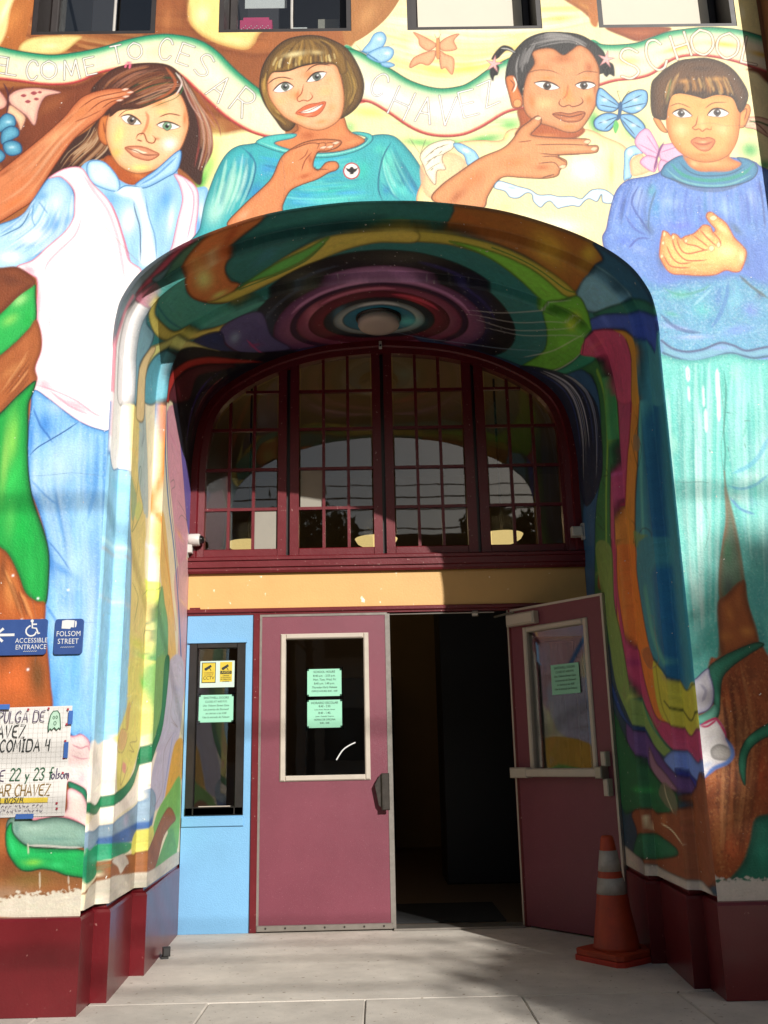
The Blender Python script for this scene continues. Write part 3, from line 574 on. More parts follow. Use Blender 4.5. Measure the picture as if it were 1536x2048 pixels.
P.S('-1341 4625 -1311 4613','7a3018',7.6)
P.F('-1409 4572 -1358 4583 -1299 4575 -1244 4549 -1208 4521 -1266 4484 -1345 4506 -1380 4535','d99a76',e=('b8694a',17.7),o=('8a4430',5.1),f=4.1)
P.F('-1372 4558 -1347 4562 -1308 4547 -1278 4535 -1312 4532 -1346 4540','f6e2c4',f=5.1)
P.S('-1407 4572 -1347 4551 -1287 4522 -1210 4522','7c3626',6.3)
P.F('-1439 4782 -1398 4792 -1357 4769 -1324 4731 -1375 4727 -1415 4744','fbf6ea',o=('5a3a2c',4.1),f=5.1)
P.F('-1405 4757 -1380 4788 -1352 4756 -1377 4725','7c6a5c',o=('2a1c16',3.8),f=5.1)
P.F('-1390 4757 -1379 4770 -1366 4756 -1378 4742','1c1412',f=5.1)
P.B(-1371,4767,6.9,6.9,0,'ffffff',0.9,0)
P.S('-1445 4782 -1398 4796 -1352 4772 -1318 4731','3a2016',9.1)
P.F('-1228 4723 -1188 4741 -1138 4731 -1095 4707 -1146 4689 -1196 4699','fbf6ea',o=('5a3a2c',4.1),f=5.1)
P.F('-1197 4714 -1171 4746 -1142 4713 -1168 4682','7c9c7c',o=('2a1c16',3.8),f=5.1)
P.F('-1182 4714 -1170 4728 -1157 4714 -1169 4699','1c1412',f=5.1)
P.B(-1162,4725,7.2,7.2,0,'ffffff',0.9,0)
P.S('-1234 4723 -1188 4745 -1138 4735 -1089 4707','3a2016',9.1)
P.S('-1219 4776 -1160 4798 -1092 4783','6a3018',7.6)
P.S('-1457 4782 -1419 4822 -1360 4833','7a3c1c',5.6)
P.F('-1606 4953 -1571 5053 -1475 5129 -1325 5154 -1188 5140 -1110 5076 -1072 4974 -1076 4910 -1097 4975 -1145 4928 -1233 4883 -1331 4838 -1400 4833 -1459 4822 -1507 4783 -1519 4829','5c3424',e=('3a2018',25.3),f=7.6)
P.H('-1130 5070 -1272 5084 -1410 5027 -1522 4888','-1081 4951 -1184 4906 -1282 4860 -1440 4828',34,['a86a44','2a1812','c89a80','8a4a2c','6a3a24','3a6a40'],11.4)
P.H('-1294 5144 -1414 5110 -1521 5040 -1585 4947','-1171 5095 -1311 5061 -1427 4980 -1521 4864',24,['b57a50','2a1812','9a6a58','7a452a'],11.4)
P.H('-1213 5131 -1332 5085 -1448 5004 -1542 4888','-1108 5022 -1205 4941 -1303 4884 -1420 4839',9,['b5825a','c89a70','8a5634'],6.6,a=0.55)
P.S('-1136 5082 -1087 4998 -1115 4916 -1203 4871 -1261 4843','3f7a48',7.6,a=0.7)
P.S('-1131 5082 -1093 5010 -1125 4928','efe0d8',10.1,a=0.8)
P.S('-1192 5119 -1133 5023 -1156 4952 -1244 4895','b5653c',17.7,a=0.8)
P.S('-1110 5070 -1043 4880 -960 4739','caa090',7.6,a=0.8)
P.B(-1416,5156,22.3,15.4,0,'e2708a',1,0)
P.S('-1431 5149 -1434 5122','e2708a',12.7)
P.S('-1405 5148 -1409 5116','e2708a',12.7)
P.F('-2174 4374 -2120 4429 -1939 4606 -1784 4775 -1720 4873 -1664 4931 -1557 4970 -1447 4978 -1376 4956 -1395 4932 -1428 4904 -1462 4887 -1519 4835 -1556 4783 -1631 4715 -1714 4625 -1802 4468 -1862 4346 -1912 4237 -2002 4162 -2093 4096 -2147 4066','d98a5c',e=('a85430',35.4),o=('5a2412',6.1),f=7.6)
P.H('-2118 4395 -1937 4572 -1755 4787 -1565 4947','-2095 4120 -1932 4259 -1760 4569 -1558 4818',30,['a05a30','e8a878','c07048','f0bc94'],15.2,a=0.3)
P.B(-1815,4661,154.3,34.3,42,'efa878',0.85)
P.B(-1997,4349,120.0,42.9,40,'dd8450',0.7)
P.B(-1677,4820,60.0,25.7,45,'d98a55',0.8)
P.B(-1524,4923,68.6,13.7,14,'e3a27a',0.7)
P.B(-2026,4217,85.7,25.7,35,'e8864a',0.7)
P.B(-2090,4417,68.6,13.7,40,'8a3c1a',0.6)
P.S('-1689 4844 -1603 4912 -1505 4940 -1406 4962','7a3418',6.1)
P.S('-1638 4819 -1562 4888 -1464 4916 -1400 4930','7a3418',6.1)
P.S('-1559 4841 -1502 4887 -1443 4898','7a3418',6.1)
P.S('-1713 4751 -1636 4785 -1559 4830','8a3f20',7.6,a=0.7)
P.F('-1418 4947 -1396 4958 -1376 4953 -1395 4942','f0c9b4',o=('a0624a',3.0),f=5.1)
P.F('-1441 4918 -1420 4929 -1400 4924 -1419 4913','f0c9b4',o=('a0624a',3.0),f=5.1)
P.F('-1477 4893 -1455 4904 -1435 4899 -1455 4888','f0c9b4',o=('a0624a',3.0),f=5.1)
P.F('-1449 4967 -1427 4979 -1407 4974 -1426 4962','f0c9b4',o=('a0624a',3.0),f=5.1)
P.F('-2167 4067 -2091 4082 -1971 4139 -1912 4242 -1835 4379 -1767 4384 -1699 4310 -1672 4189 -1689 4080 -1767 3953 -1883 3854 -2007 3745 -2061 3720 -2136 3721','b9dcf0',e=('6ea9d6',45.6),o=('2f5f94',6.1),f=7.6)
P.H('-1912 4237 -1998 4107 -2142 4002','-1691 4266 -1722 3995 -2007 3745',36,['5f9ad0','e8f6fc','88bce6','ffffff'],17.7,a=0.45)
P.B(-1894,3998,77.1,42.9,30,'ffffff',0.95)
P.B(-1784,4213,51.4,77.1,-10,'e6f4fa',0.8)
P.B(-1865,4258,42.9,34.3,40,'79b2de',0.8)
P.B(-1775,4071,25.7,60.0,-20,'6aa6dc',0.8)
P.B(-2017,3872,68.6,42.9,0,'ffffff',0.9)
P.B(-2029,3787,77.1,22.3,10,'6ea5d0',0.7)
P.B(-1710,4102,25.7,51.4,-15,'7fb4e4',0.7)
P.S('-1926 4171 -1966 4074 -2030 4032 -2085 4001','3f6f9a',7.6,a=0.8)
P.S('-1910 4215 -1912 4117 -1889 4062','5f95c4',7.6,a=0.7)
P.S('-1882 4225 -1828 4148','5f95c4',10.1,a=0.6)
P.F('-1662 4421 -1608 4488 -1519 4473 -1435 4362 -1336 4324 -1223 4414 -1090 4549 -1101 4412 -1053 4289 -986 4299 -917 4275 -947 3982 -964 3896 -1117 3667 -1400 3672 -1556 4100 -1626 4298','a8d2ee',e=('7ab2e0',35.4),f=7.6)
P.B(-1477,4230,68.6,51.4,-30,'7fb8e6',0.9)
P.B(-1364,4097,51.4,102.8,0,'ffffff',0.9)
P.B(-1158,4224,51.4,102.8,-10,'6faee2',0.95)
P.B(-1124,4093,25.7,120.0,-5,'e6f6fc',0.9)
P.B(-1203,4148,34.3,102.8,0,'8cc2ea',0.9)
P.B(-952,4144,20.6,77.1,0,'eaf6fb',0.9)
P.B(-968,4047,17.1,85.7,0,'5aa0dc',0.7)
P.F('-1608 4482 -1519 4473 -1435 4362 -1441 4284 -1569 4330 -1618 4409','d3ebf8',e=('86bde6',30.4),o=('3f78aa',5.6),f=4.1)
P.B(-1544,4386,34.3,34.3,-30,'ffffff',0.9)
P.F('-1336 4327 -1224 4420 -1090 4549 -1097 4423 -1163 4368 -1277 4304','b8dcf3',e=('5f9fd6',30.4),o=('2f6498',6.1),f=4.1)
P.S('-1307 4326 -1213 4391 -1110 4502','5090cc',12.7,a=0.7)
P.F('-1450 4279 -1394 4317 -1306 4310 -1284 4248 -1250 4138 -1215 3986 -1189 3815 -1293 3817 -1294 4031 -1340 4205 -1410 4245','e9f5fb',e=('a3cdec',25.3),f=7.6)
P.S('-1441 4284 -1394 4319 -1311 4310','3f78aa',6.3)
P.S('-1341 4216 -1328 4150 -1299 4052 -1289 3934 -1285 3838','3f5f80',6.3)
P.S('-1275 4248 -1250 4117 -1210 3986 -1195 3837','6f9fc8',6.3)
P.F('-1835 4377 -1753 4435 -1655 4441 -1586 4341 -1488 4228 -1431 4108 -1384 3963 -1349 3843 -1279 3780 -1292 3699 -1326 3596 -1353 3475 -1366 3295 -1368 3119 -1352 2798 -1553 2875 -1668 2957 -1745 3019 -1823 3066 -1814 3127 -1828 3200 -1803 3303 -1810 3399 -1840 3507 -1852 3712 -1886 3759 -1974 3810 -1888 3852 -1810 3936 -1720 4029 -1678 4115 -1677 4192 -1689 4296 -1767 4383','fff6f4',e=('f3bcc8',22.8),o=('cf6f8c',5.6),f=7.6)
P.B(-1616,3724,151.9,379.7,0,'ffffff',1)
P.B(-1549,4004,75.9,151.9,20,'ffffff',0.9)
P.B(-1766,3482,50.6,151.9,0,'f9d3da',0.7)
P.B(-1563,3299,101.3,278.5,0,'ffffff',1)
P.B(-1766,3097,65.8,40.5,-30,'f3b6c4',0.8)
P.B(-1597,2979,126.6,25.3,-25,'f5bfcb',0.9)
P.B(-1839,3574,25.3,126.6,0,'f0a3b6',0.7)
P.B(-1900,3790,50.6,30.4,-30,'f2a9bb',0.8)
P.S('-1651 4411 -1565 4278 -1487 4163 -1431 4018 -1403 3907 -1366 3719','efb3c2',17.7,a=0.7)
P.S('-1470 4212 -1424 4098 -1377 3954 -1340 3828','d8788f',7.6,a=0.9)
P.S('-1632 4114 -1662 4006 -1741 3913 -1802 3835 -1815 3773','e9a6b8',12.7,a=0.7)
P.S('-1815 3098 -1738 3074 -1599 3008 -1487 2925 -1427 2907','e79ab0',7.6,a=0.8)
P.S('-1737 3062 -1623 2973 -1527 2926','ec9db2',12.7,a=0.7)
P.S('-1631 4182 -1590 4126 -1495 4051 -1450 4003 -1352 3890 -1275 3811','9a8070',3.0,a=0.7)
P.F('-1115 4390 -1056 4367 -986 4299 -971 4199 -979 4069 -1003 3929 -1124 3857 -1108 3942 -1085 4092 -1063 4223 -1084 4323','fdeef0',e=('f2b2c4',25.3),o=('c8688a',5.1),f=4.1)
P.S('-1056 4355 -1004 4266 -1000 4145 -1028 3962','eaa0b8',10.1,a=0.8)
P.F('-1823 3066 -1745 3019 -1668 2957 -1553 2875 -1425 2827 -1185 2772 -1116 1169 -1401 1204 -1432 1228 -1463 1253 -1504 1249 -1609 1390 -1630 1543 -1649 1667 -1675 1819 -1681 1973 -1675 2116 -1694 2235 -1728 2343 -1772 2451 -1803 2520 -1826 2678 -1836 2812 -1831 2954','93c6ec',e=('5a9edb',40.5),o=('2a62a0',6.6),f=7.6)
P.H('-1814 3011 -1809 2589 -1675 2182 -1593 1371','-1373 2804 -1354 2444 -1352 1915 -1390 1270',60,['5a9ad8','cfe6f6','78b4e8','4a88c8','b4d8f2'],22.8,a=0.38)
P.D(3500,['dff0fa','4f92d0','a8d0f0'],1,0.18)
P.B(-1655,2641,101.3,151.9,0,'c3dff3',0.9)
P.B(-1581,2724,126.6,101.3,0,'b5d8f1',0.8)
P.B(-1504,2338,101.3,151.9,0,'a9d4ee',0.8)
P.B(-1541,2100,101.3,151.9,0,'b9dbf0',0.8)
P.B(-1671,2129,30.4,151.9,15,'3f86d0',0.8)
P.B(-1603,2075,101.3,25.3,-35,'4f92d6',0.7)
P.B(-1750,2867,55.7,101.3,15,'4a90d8',0.9)
P.B(-1703,2966,60.8,35.4,-30,'b4d4ee',0.8)
P.B(-1593,2921,25.3,75.9,30,'74aee4',0.6)
P.B(-1818,2784,20.3,126.6,0,'3f86d4',0.7)
P.B(-1509,1590,126.6,303.8,0,'7cbcea',0.8)
P.B(-1597,1419,30.4,202.5,0,'4f9adc',0.7)
P.B(-1780,2561,25.3,151.9,0,'cfe4f4',0.6)
P.B(-1757,2424,25.3,126.6,20,'4a8fd8',0.7)
P.B(-1446,1789,35.4,379.7,0,'cfe3f0',0.7)
P.B(-1574,1817,75.9,101.3,-20,'c8e2f3',0.6)
P.S('-1817 2700 -1780 2741 -1717 2782 -1641 2831 -1577 2878','2f5f9c',6.6)
P.S('-1821 2968 -1776 2868 -1732 2811 -1703 2768','3a74ba',10.1,a=0.8)
P.S('-1801 2561 -1722 2478 -1653 2422','5a98d8',10.1,a=0.6)
P.S('-1692 2235 -1622 2154 -1565 2074','3a78c0',7.6,a=0.7)
P.S('-1466 2806 -1460 2555 -1482 2392 -1491 2338','5a9cdc',22.8,a=0.5)
P.S('-1675 1895 -1639 1844 -1569 1741','4a8cd4',12.7,a=0.6)
P.S('-1803 2583 -1703 2587 -1573 2596 -1427 2576','7f9cb4',3.0,a=0.8)
P.S('-1547 1801 -1409 1803','7f9cb4',2.5,a=0.7)
P.F('-2193 3340 -2045 3526 -1949 3634 -1871 3706 -1857 3632 -1844 3489 -1885 3418 -1955 3336 -2023 3272 -2174 3134','35b65a',e=('146b34',25.3),o=('1c3a20',6.3),f=7.6)
P.B(-1941,3606,55.7,35.4,40,'a5dd8c',0.9)
P.B(-1986,3486,55.7,35.4,40,'8fd46a',0.8)
P.B(-1890,3484,30.4,60.8,0,'1fae4c',0.7)
P.F('-2235 3796 -2068 3806 -1974 3810 -1897 3759 -1865 3706 -1949 3634 -2045 3526 -2198 3399','8f5030',e=('6b3420',40.5),f=12.7)
P.B(-2006,3730,101.3,40.5,-20,'74402a',0.8)
P.F('-2174 3134 -2023 3272 -1955 3336 -1885 3418 -1843 3483 -1809 3393 -1803 3303 -1828 3200 -1814 3121 -1897 3042 -1996 2940 -2145 2818','b0683a',e=('7d4424',30.4),f=10.1)
P.B(-1949,3188,91.1,30.4,40,'c98650',0.8)
P.B(-1892,3334,35.4,60.8,-10,'c17545',0.7)
P.H('-2007 3073 -1935 3188 -1865 3334','-1997 2957 -1899 3071 -1827 3186',10,['7d4424','d99a66','8f5230'],10.1)
P.F('-2142 2790 -1995 2937 -1907 3039 -1822 3121 -1828 3055 -1847 2983 -1837 2827 -1832 2728 -1818 2603 -1783 2452 -1722 2302 -1686 2192 -1673 2084 -1676 1906 -1727 1914 -1786 1959 -1829 2053 -1880 2146 -1933 2197 -2097 2296','22a84c',e=('0d5c30',35.4),o=('12331e',7.6),f=7.6)
P.B(-1916,2786,35.4,177.2,0,'8bd05c',0.9)
P.B(-1901,2563,50.6,151.9,-10,'3cc95e',0.9)
P.B(-1825,2291,55.7,151.9,15,'16b850',0.9)
P.B(-1765,2078,30.4,101.3,10,'2fb455',0.8)
P.B(-1894,2346,35.4,126.6,0,'5cc860',0.7)
P.B(-1746,2451,30.4,227.8,12,'0d5230',0.7)
P.B(-1947,2675,25.3,227.8,0,'aadb6c',0.6)
P.F('-2097 2296 -1933 2197 -1880 2146 -1829 2053 -1786 1959 -1727 1914 -1680 1901 -1671 1768 -1628 1518 -1611 1371 -1717 1373 -2012 1379','b86430',e=('7a3c1c',20.3),f=10.1)
P.B(-1864,1976,45.6,126.6,10,'d89050',0.8)
P.B(-1748,1795,45.6,151.9,10,'c8723a',0.8)
P.B(-1802,1521,126.6,101.3,-20,'d9743a',0.9)
P.B(-1692,1544,55.7,151.9,10,'5f4a28',0.8)
P.B(-1864,1671,50.6,126.6,0,'7a4a2a',0.7)
P.B(-1911,2081,25.3,151.9,0,'7a4a28',0.7)
P.H('-1926 2108 -1864 1976 -1801 1821','-1815 2001 -1754 1871 -1692 1718',10,['6a4020','e8a868','8f5230'],10.1)
P.B(-1855,2051,7.6,7.6,0,'ffffff',1,0)
P.B(-1718,1930,7.6,7.6,0,'ffffff',1,0)
P.B(-1568,1971,7.6,7.6,0,'ffffff',1,0)
P.B(-1793,1821,7.6,7.6,0,'ffffff',1,0)
P.B(-1690,1817,7.6,7.6,0,'ffffff',1,0)
P.B(-1843,1782,7.6,7.6,0,'ffffff',1,0)
P.B(-1742,1572,7.6,7.6,0,'ffffff',1,0)
P.F('-2017 908 -1823 881 -1773 857 -1745 811 -1669 741 -1334 712 -1048 706 -1036 396 -1970 416','9a6238',f=10.1)
P.B(-1762,721,101.3,126.6,0,'8a4a26',0.8)
P.B(-1657,584,151.9,50.6,0,'7f6a34',0.7)
P.B(-1769,521,151.9,50.6,0,'a58a70',0.7)
P.B(-1468,580,101.3,35.4,0,'8a5e36',0.8)
P.B(-1801,767,30.4,101.3,0,'b8703c',0.7)
P.F('-1586 1250 -1499 1241 -1459 1250 -1425 1228 -1404 1199 -1370 1203 -1250 1217 -1236 947 -1366 912 -1408 950 -1437 995 -1491 1022 -1571 1030','f6dcd8',e=('e5aab4',25.3),o=('c07a90',5.6),f=7.6)
P.B(-1466,1143,41.5,41.5,0,'e9cfca',0.8)
P.B(-1376,1077,41.5,83.1,-10,'fdf6ec',0.9)
P.B(-1440,1040,20.8,27.7,0,'f2b8c4',0.6)
P.S('-1496 1202 -1455 1185 -1422 1194 -1408 1174 -1381 1171','d99aa6',6.6)
P.S('-1493 1150 -1452 1135 -1419 1136','d99aa6',5.1)
P.F('-1505 1028 -1465 1015 -1423 992 -1409 963 -1394 944 -1366 918 -1302 948 -1251 972 -1248 922 -1300 898 -1364 874 -1398 893 -1421 944 -1449 976 -1496 996','2f8a68',e=('186048',15.2),o=('123f30',5.1),f=4.1)
P.B(-1372,899,20.8,9.7,0,'62b89a',0.8)
P.F('-1706 893 -1627 892 -1509 889 -1503 990 -1449 976 -1421 944 -1398 893 -1364 874 -1299 894 -1235 921 -1233 871 -1296 829 -1366 796 -1427 831 -1494 858 -1560 865 -1625 857 -1677 852 -1698 874','fae4dc',e=('eab6bc',20.3),o=('cf8a98',5.1),f=4.1)
P.B(-1458,913,41.5,41.5,-20,'fdf1e6',0.9)
P.S('-1690 859 -1625 860 -1560 868 -1494 861 -1427 834','e58a9c',10.1,a=0.8)
P.F('-1776 783 -1788 820 -1782 857 -1750 876 -1706 887 -1664 852 -1625 857 -1560 865 -1494 856 -1427 830 -1366 796 -1296 829 -1232 859 -1227 753 -1304 736 -1381 716 -1420 725 -1485 721 -1583 728 -1681 737 -1735 769','8fae9e',e=('4f6f66',35.4),o=('27483e',6.1),f=4.1)
P.B(-1654,817,83.1,20.8,0,'a8c2b2',0.8)
P.B(-1553,766,124.6,13.8,-2,'6f948a',0.7)
P.B(-1390,768,41.5,34.6,0,'7fa8a8',0.8)
P.S('-1681 740 -1583 735 -1485 726 -1420 727','c8c2b8',10.1,a=0.8)
P.B(-1739,819,20.8,34.6,0,'6f948a',0.8)
P.F('-1789 789 -1782 826 -1764 845 -1754 801 -1715 757 -1661 731 -1550 722 -1446 717 -1393 710 -1316 730 -1252 747 -1248 661 -1311 625 -1347 590 -1366 578 -1425 591 -1490 602 -1543 621 -1608 632 -1659 624 -1705 631 -1747 671 -1777 721','25b863',e=('0f6a3a',25.3),o=('123f28',6.1),f=4.1)
P.B(-1649,663,48.5,17.3,0,'8fdc5a',0.9)
P.B(-1532,648,62.3,17.3,-4,'3fd07a',0.8)
P.B(-1404,670,48.5,34.6,0,'2fb46a',0.8)
P.B(-1753,739,13.8,41.5,20,'35c878',0.7)
P.B(-1362,620,15.2,27.7,-20,'57d68c',0.8)
P.B(-1549,710,103.8,9.7,0,'147a48',0.7)
P.F('-1855 504 -1792 509 -1765 502 -1734 513 -1690 524 -1639 526 -1600 520 -1549 521 -1505 533 -1459 526 -1428 534 -1383 542 -1346 565 -1282 570 -1218 575 -1210 418 -1849 432','cfc6b4',f=7.6)
P.S('-1679 750 -1673 700','d8cdb8',6.3,a=0.8,k=0)
P.S('-1614 620 -1607 547','d8cdb8',6.3,a=0.8,k=0)
P.S('-1477 598 -1473 562','d8cdb8',6.3,a=0.8,k=0)
P.S('-1471 556 -1467 532','d8cdb8',6.3,a=0.8,k=0)
P.S('-1289 698 -1283 625','d8cdb8',6.3,a=0.8,k=0)
P.F('-990 3876 -957 4036 -933 4199 -880 4386 -824 4509 -756 4570 -648 4591 -481 4640 -283 4568 -86 4576 34 4631 142 4630 210 4571 286 4457 332 4344 354 4199 354 4068 -285 3864','45b3b8',e=('2a8a92',40.5),o=('235f74',6.6),f=7.6)
P.B(-809,4285,68.6,137.1,-15,'7cccb0',0.9)
P.B(-873,4143,60.0,102.8,-10,'b8e6d4',0.9)
P.B(-725,4473,51.4,42.9,20,'5ab0c8',0.8)
P.B(-577,4415,77.1,60.0,0,'4aa0d0',0.9)
P.B(-644,4271,51.4,77.1,-25,'3a8fca',0.8)
P.B(-362,4211,120.0,42.9,8,'3f9fd8',0.8)
P.B(-284,4455,102.8,22.3,4,'2fbfa2',0.8)
P.B(-226,4264,137.1,18.9,4,'3ad0b4',0.8)
P.B(-29,4394,51.4,85.7,0,'3ec4b4',0.8)
P.B(138,4448,51.4,77.1,30,'6ad8c0',0.9)
P.B(193,4268,68.6,34.3,-40,'5fd0c8',0.9)
P.B(261,4278,34.3,77.1,25,'3a9ac4',0.8)
P.B(105,4270,25.7,42.9,0,'2a86b8',0.8)
P.B(-109,4251,102.8,22.3,0,'4fb0dc',0.7)
P.B(-420,4323,85.7,17.1,5,'60c8e0',0.6)
P.B(71,4540,42.9,34.3,0,'54ccba',0.7)
P.H('-852 4464 -878 4308 -920 4089','-648 4551 -674 4327 -766 4087',26,['a4dcc8','2f94a0','d0f0e2','2a86a8'],17.7,a=0.45)
P.H('-627 4505 -382 4456 12 4518','-527 4214 -284 4188 55 4204',40,['2a8fb8','5fd4c0','1f7a98','8ae4dc','3fa8dc'],17.7,a=0.4)
P.H('132 4596 207 4424 317 4200','81 4517 87 4348 152 4181',24,['2a8098','7ae0cc','b4f0e0','1f6f90'],17.7,a=0.45)
P.S('-727 4564 -667 4495 -648 4427 -664 4327 -701 4217','2a6f90',10.1,a=0.8)
P.S('141 4584 95 4494 68 4382 61 4270 84 4193','1f7088',10.1,a=0.85)
P.S('82 4315 143 4236 191 4191','2a80a0',10.1,a=0.6)
P.S('-110 4218 -107 4141','5f9a9a',3.8)
P.F('-422 4754 -407 4673 -550 4593 -441 4536 -283 4520 -126 4537 -12 4596 -105 4668 -148 4773 -283 4729','d88a58',e=('b06638',27.8),o=('6a3018',5.1),f=7.6)
P.B(-184,4646,51.4,51.4,30,'e39a62',0.8)
P.B(-343,4637,51.4,34.3,0,'b05a2c',0.7)
P.B(-86,4588,42.9,17.1,15,'e8a26a',0.7)
P.B(-481,4583,42.9,13.7,-10,'e08a50',0.7)
P.F('-648 4599 -560 4641 -422 4650 -431 4622 -540 4589 -421 4536 -283 4517 -126 4529 -27 4575 -1 4615 -85 4651 -26 4655 29 4632 23 4586 -57 4530 -185 4493 -333 4489 -480 4520 -579 4556','57c2bc',e=('2f8f94',15.2),o=('235f74',5.1),f=7.6)
P.S('-619 4594 -500 4543 -343 4507 -185 4512 -37 4555 13 4609','9ce0d4',10.1,a=0.7)
P.F('-632 4991 -617 5110 -566 5217 -485 5301 -384 5333 -281 5332 -190 5296 -109 5234 -49 5125 -14 5005 -22 4899 -63 4818 -134 4759 -183 4762 -383 4870 -422 4708 -481 4672 -541 4756 -592 4838 -623 4920','7a5a2c',e=('3a2614',40.5),o=('2a1a10',6.1),f=7.6)
P.H('-605 5074 -614 4967 -562 4802 -461 4680','-564 5061 -563 4919 -522 4802 -422 4713',20,['c9a455','4a3218','9a7434','2f1e10','b88e48'],12.7)
P.H('-150 5223 -80 5078 -52 4935 -134 4761','-190 5187 -151 5055 -132 4913 -153 4761',26,['b5924a','4a3218','8a6a30','2f1e10'],12.7)
P.F('-584 5026 -578 4920 -542 4843 -482 4764 -402 4713 -343 4683 -273 4673 -204 4702 -151 4761 -131 4866 -139 4984 -169 5109 -221 5140 -383 5124 -555 5097','f2ba90',e=('cc8650',40.5),o=('7a3c1c',5.1),f=7.6)
P.B(-423,4917,60.0,42.9,0,'eba368',0.8)
P.B(-242,4938,51.4,42.9,0,'f7be86',0.9)
P.B(-343,5058,51.4,42.9,0,'d88448',0.7)
P.B(-382,4765,51.4,34.3,0,'f0ac70',0.8)
P.B(-263,4728,51.4,20.6,10,'e89a5e',0.8)
P.B(-513,4872,34.3,34.3,-30,'f4b880',0.8)
P.B(-203,4820,30.9,42.9,-10,'f0a870',0.8)
P.B(-212,5020,34.3,34.3,0,'f3b27a',0.7)
P.B(-504,5025,42.9,17.1,10,'eeb07a',0.8)
P.F('-589 5014 -585 5109 -546 5205 -445 5288 -322 5317 -200 5284 -129 5198 -110 5078 -151 5055 -171 5109 -221 5142 -302 5139 -393 5116 -464 5084 -554 5073','8a6830',e=('4a3218',20.3),f=7.6)
P.H('-535 5181 -555 5133 -565 5079','-190 5236 -180 5175 -171 5115',34,['d9b866','f0dca0','6a4a20','3a2614','b08a42'],13.9)
P.H('-424 5300 -505 5228 -555 5157','-281 5316 -180 5260 -130 5150',26,['5a3e1c','8a6a34','3a2614','a88444'],12.7)
P.B(-424,5203,77.1,22.3,10,'f6e6b0',0.7)
P.B(-292,5213,42.9,18.9,-5,'ead49a',0.6)
P.S('-555 5079 -464 5086 -383 5118 -282 5138 -181 5127','3a2614',10.1)
P.F('-548 4947 -513 4989 -473 5002 -433 4974 -463 4946 -513 4935','fbf8ee',o=('5a3a2c',4.1),f=5.1)
P.F('-505 4975 -480 5004 -455 4974 -480 4945','6c746a',o=('2a1c16',3.8),f=5.1)
P.F('-493 4975 -480 4989 -468 4974 -480 4960','1c1412',f=5.1)
P.B(-475,4983,6.4,6.4,0,'ffffff',0.95,0)
P.S('-553 4947 -513 4993 -471 5006 -427 4974','3a2016',9.1)
P.F('-351 5008 -312 5057 -272 5071 -236 5068 -262 5026 -302 5010','fbf8ee',o=('5a3a2c',4.1),f=5.1)
P.F('-318 5042 -292 5073 -266 5041 -292 5011','6c746a',o=('2a1c16',3.8),f=5.1)
P.F('-305 5042 -292 5057 -279 5041 -292 5026','1c1412',f=5.1)
P.B(-287,5051,6.7,6.7,0,'ffffff',0.95,0)
P.S('-355 5006 -314 5062 -270 5076 -232 5070','3a2016',9.1)
P.S('-582 4996 -544 5030 -494 5041 -435 5024','4a2a14',7.6)
P.S('-355 5076 -326 5109 -277 5129 -209 5120','4a2a14',7.6)
P.S('-371 4987 -383 4928 -408 4893 -398 4870 -373 4879 -343 4874 -318 4901 -333 4933','9a4a24',6.6)
P.B(-408,4917,12.0,34.3,-15,'c06a38',0.7,0)
P.F('-417 4791 -373 4832 -333 4851 -293 4857 -241 4865 -258 4809 -298 4769 -343 4764 -382 4774','d9744a',o=('8a3a22',5.1),f=5.1)
P.F('-390 4795 -333 4822 -258 4849 -293 4808 -343 4790','fff6e6',o=('a0503a',3.5),f=5.1)
P.S('-407 4791 -343 4805 -293 4831 -248 4856','8a3a22',5.1)
P.B(-343,4776,34.3,8.6,15,'f0a884',0.7,0)
P.F('-804 4055 -720 4173 -596 4303 -548 4369 -500 4492 -441 4548 -362 4592 -263 4610 -155 4598 -170 4557 -234 4531 -288 4523 -315 4438 -284 4404 -239 4454 -185 4459 -166 4430 -181 4403 -225 4386 -294 4343 -381 4309 -449 4268 -488 4180 -506 4104 -669 4042','dc905e',e=('b4683c',27.8),o=('4a2412',6.6),f=7.6)
P.B(-460,4413,42.9,51.4,40,'dc8a54',0.8)
P.B(-595,4237,77.1,34.3,45,'e09464',0.8)
P.B(-362,4366,51.4,20.6,20,'b55c2c',0.8)
P.B(-382,4547,51.4,20.6,15,'e39a6a',0.7)
P.B(-709,4118,51.4,25.7,45,'ecaa82',0.8)
P.B(-333,4478,17.1,34.3,0,'a04e24',0.6)
P.B(-205,4437,25.7,15.4,0,'d98a55',0.8)
P.S('-441 4542 -343 4583 -283 4579 -293 4545','6a3018',5.6)
P.S('-293 4580 -244 4584 -249 4539','6a3018',5.1)
P.S('-244 4584 -194 4584 -205 4550','6a3018',5.1)
P.S('-382 4400 -362 4467 -323 4523','8a3f20',6.1)
P.S('-401 4468 -362 4501 -343 4546','8a3f20',5.1)
P.S('-303 4427 -294 4410 -225 4409','6a3018',5.1)
P.F('-277 4552 -254 4564 -234 4560 -254 4545','f3cdb0',o=('8a4a30',3.0),f=5.1)
P.F('-238 4556 -214 4568 -195 4564 -214 4549','f3cdb0',o=('8a4a30',3.0),f=5.1)
P.F('-203 4582 -180 4594 -160 4590 -180 4574','f3cdb0',o=('8a4a30',3.0),f=5.1)
P.F('-44 4395 -59 4355 -94 4340 -128 4357 -142 4396 -127 4436 -92 4452 -58 4435','b8323c',f=5.1)
P.F('-52 4395 -64 4362 -93 4349 -122 4363 -134 4396 -122 4429 -92 4443 -63 4428','faf2ea',f=5.1)
P.F('-129 4419 -107 4409 -96 4424 -86 4423 -76 4409 -54 4417 -64 4395 -80 4382 -83 4375 -74 4373 -113 4373 -100 4378 -103 4384 -119 4396','241c1a',f=5.1,k=0)
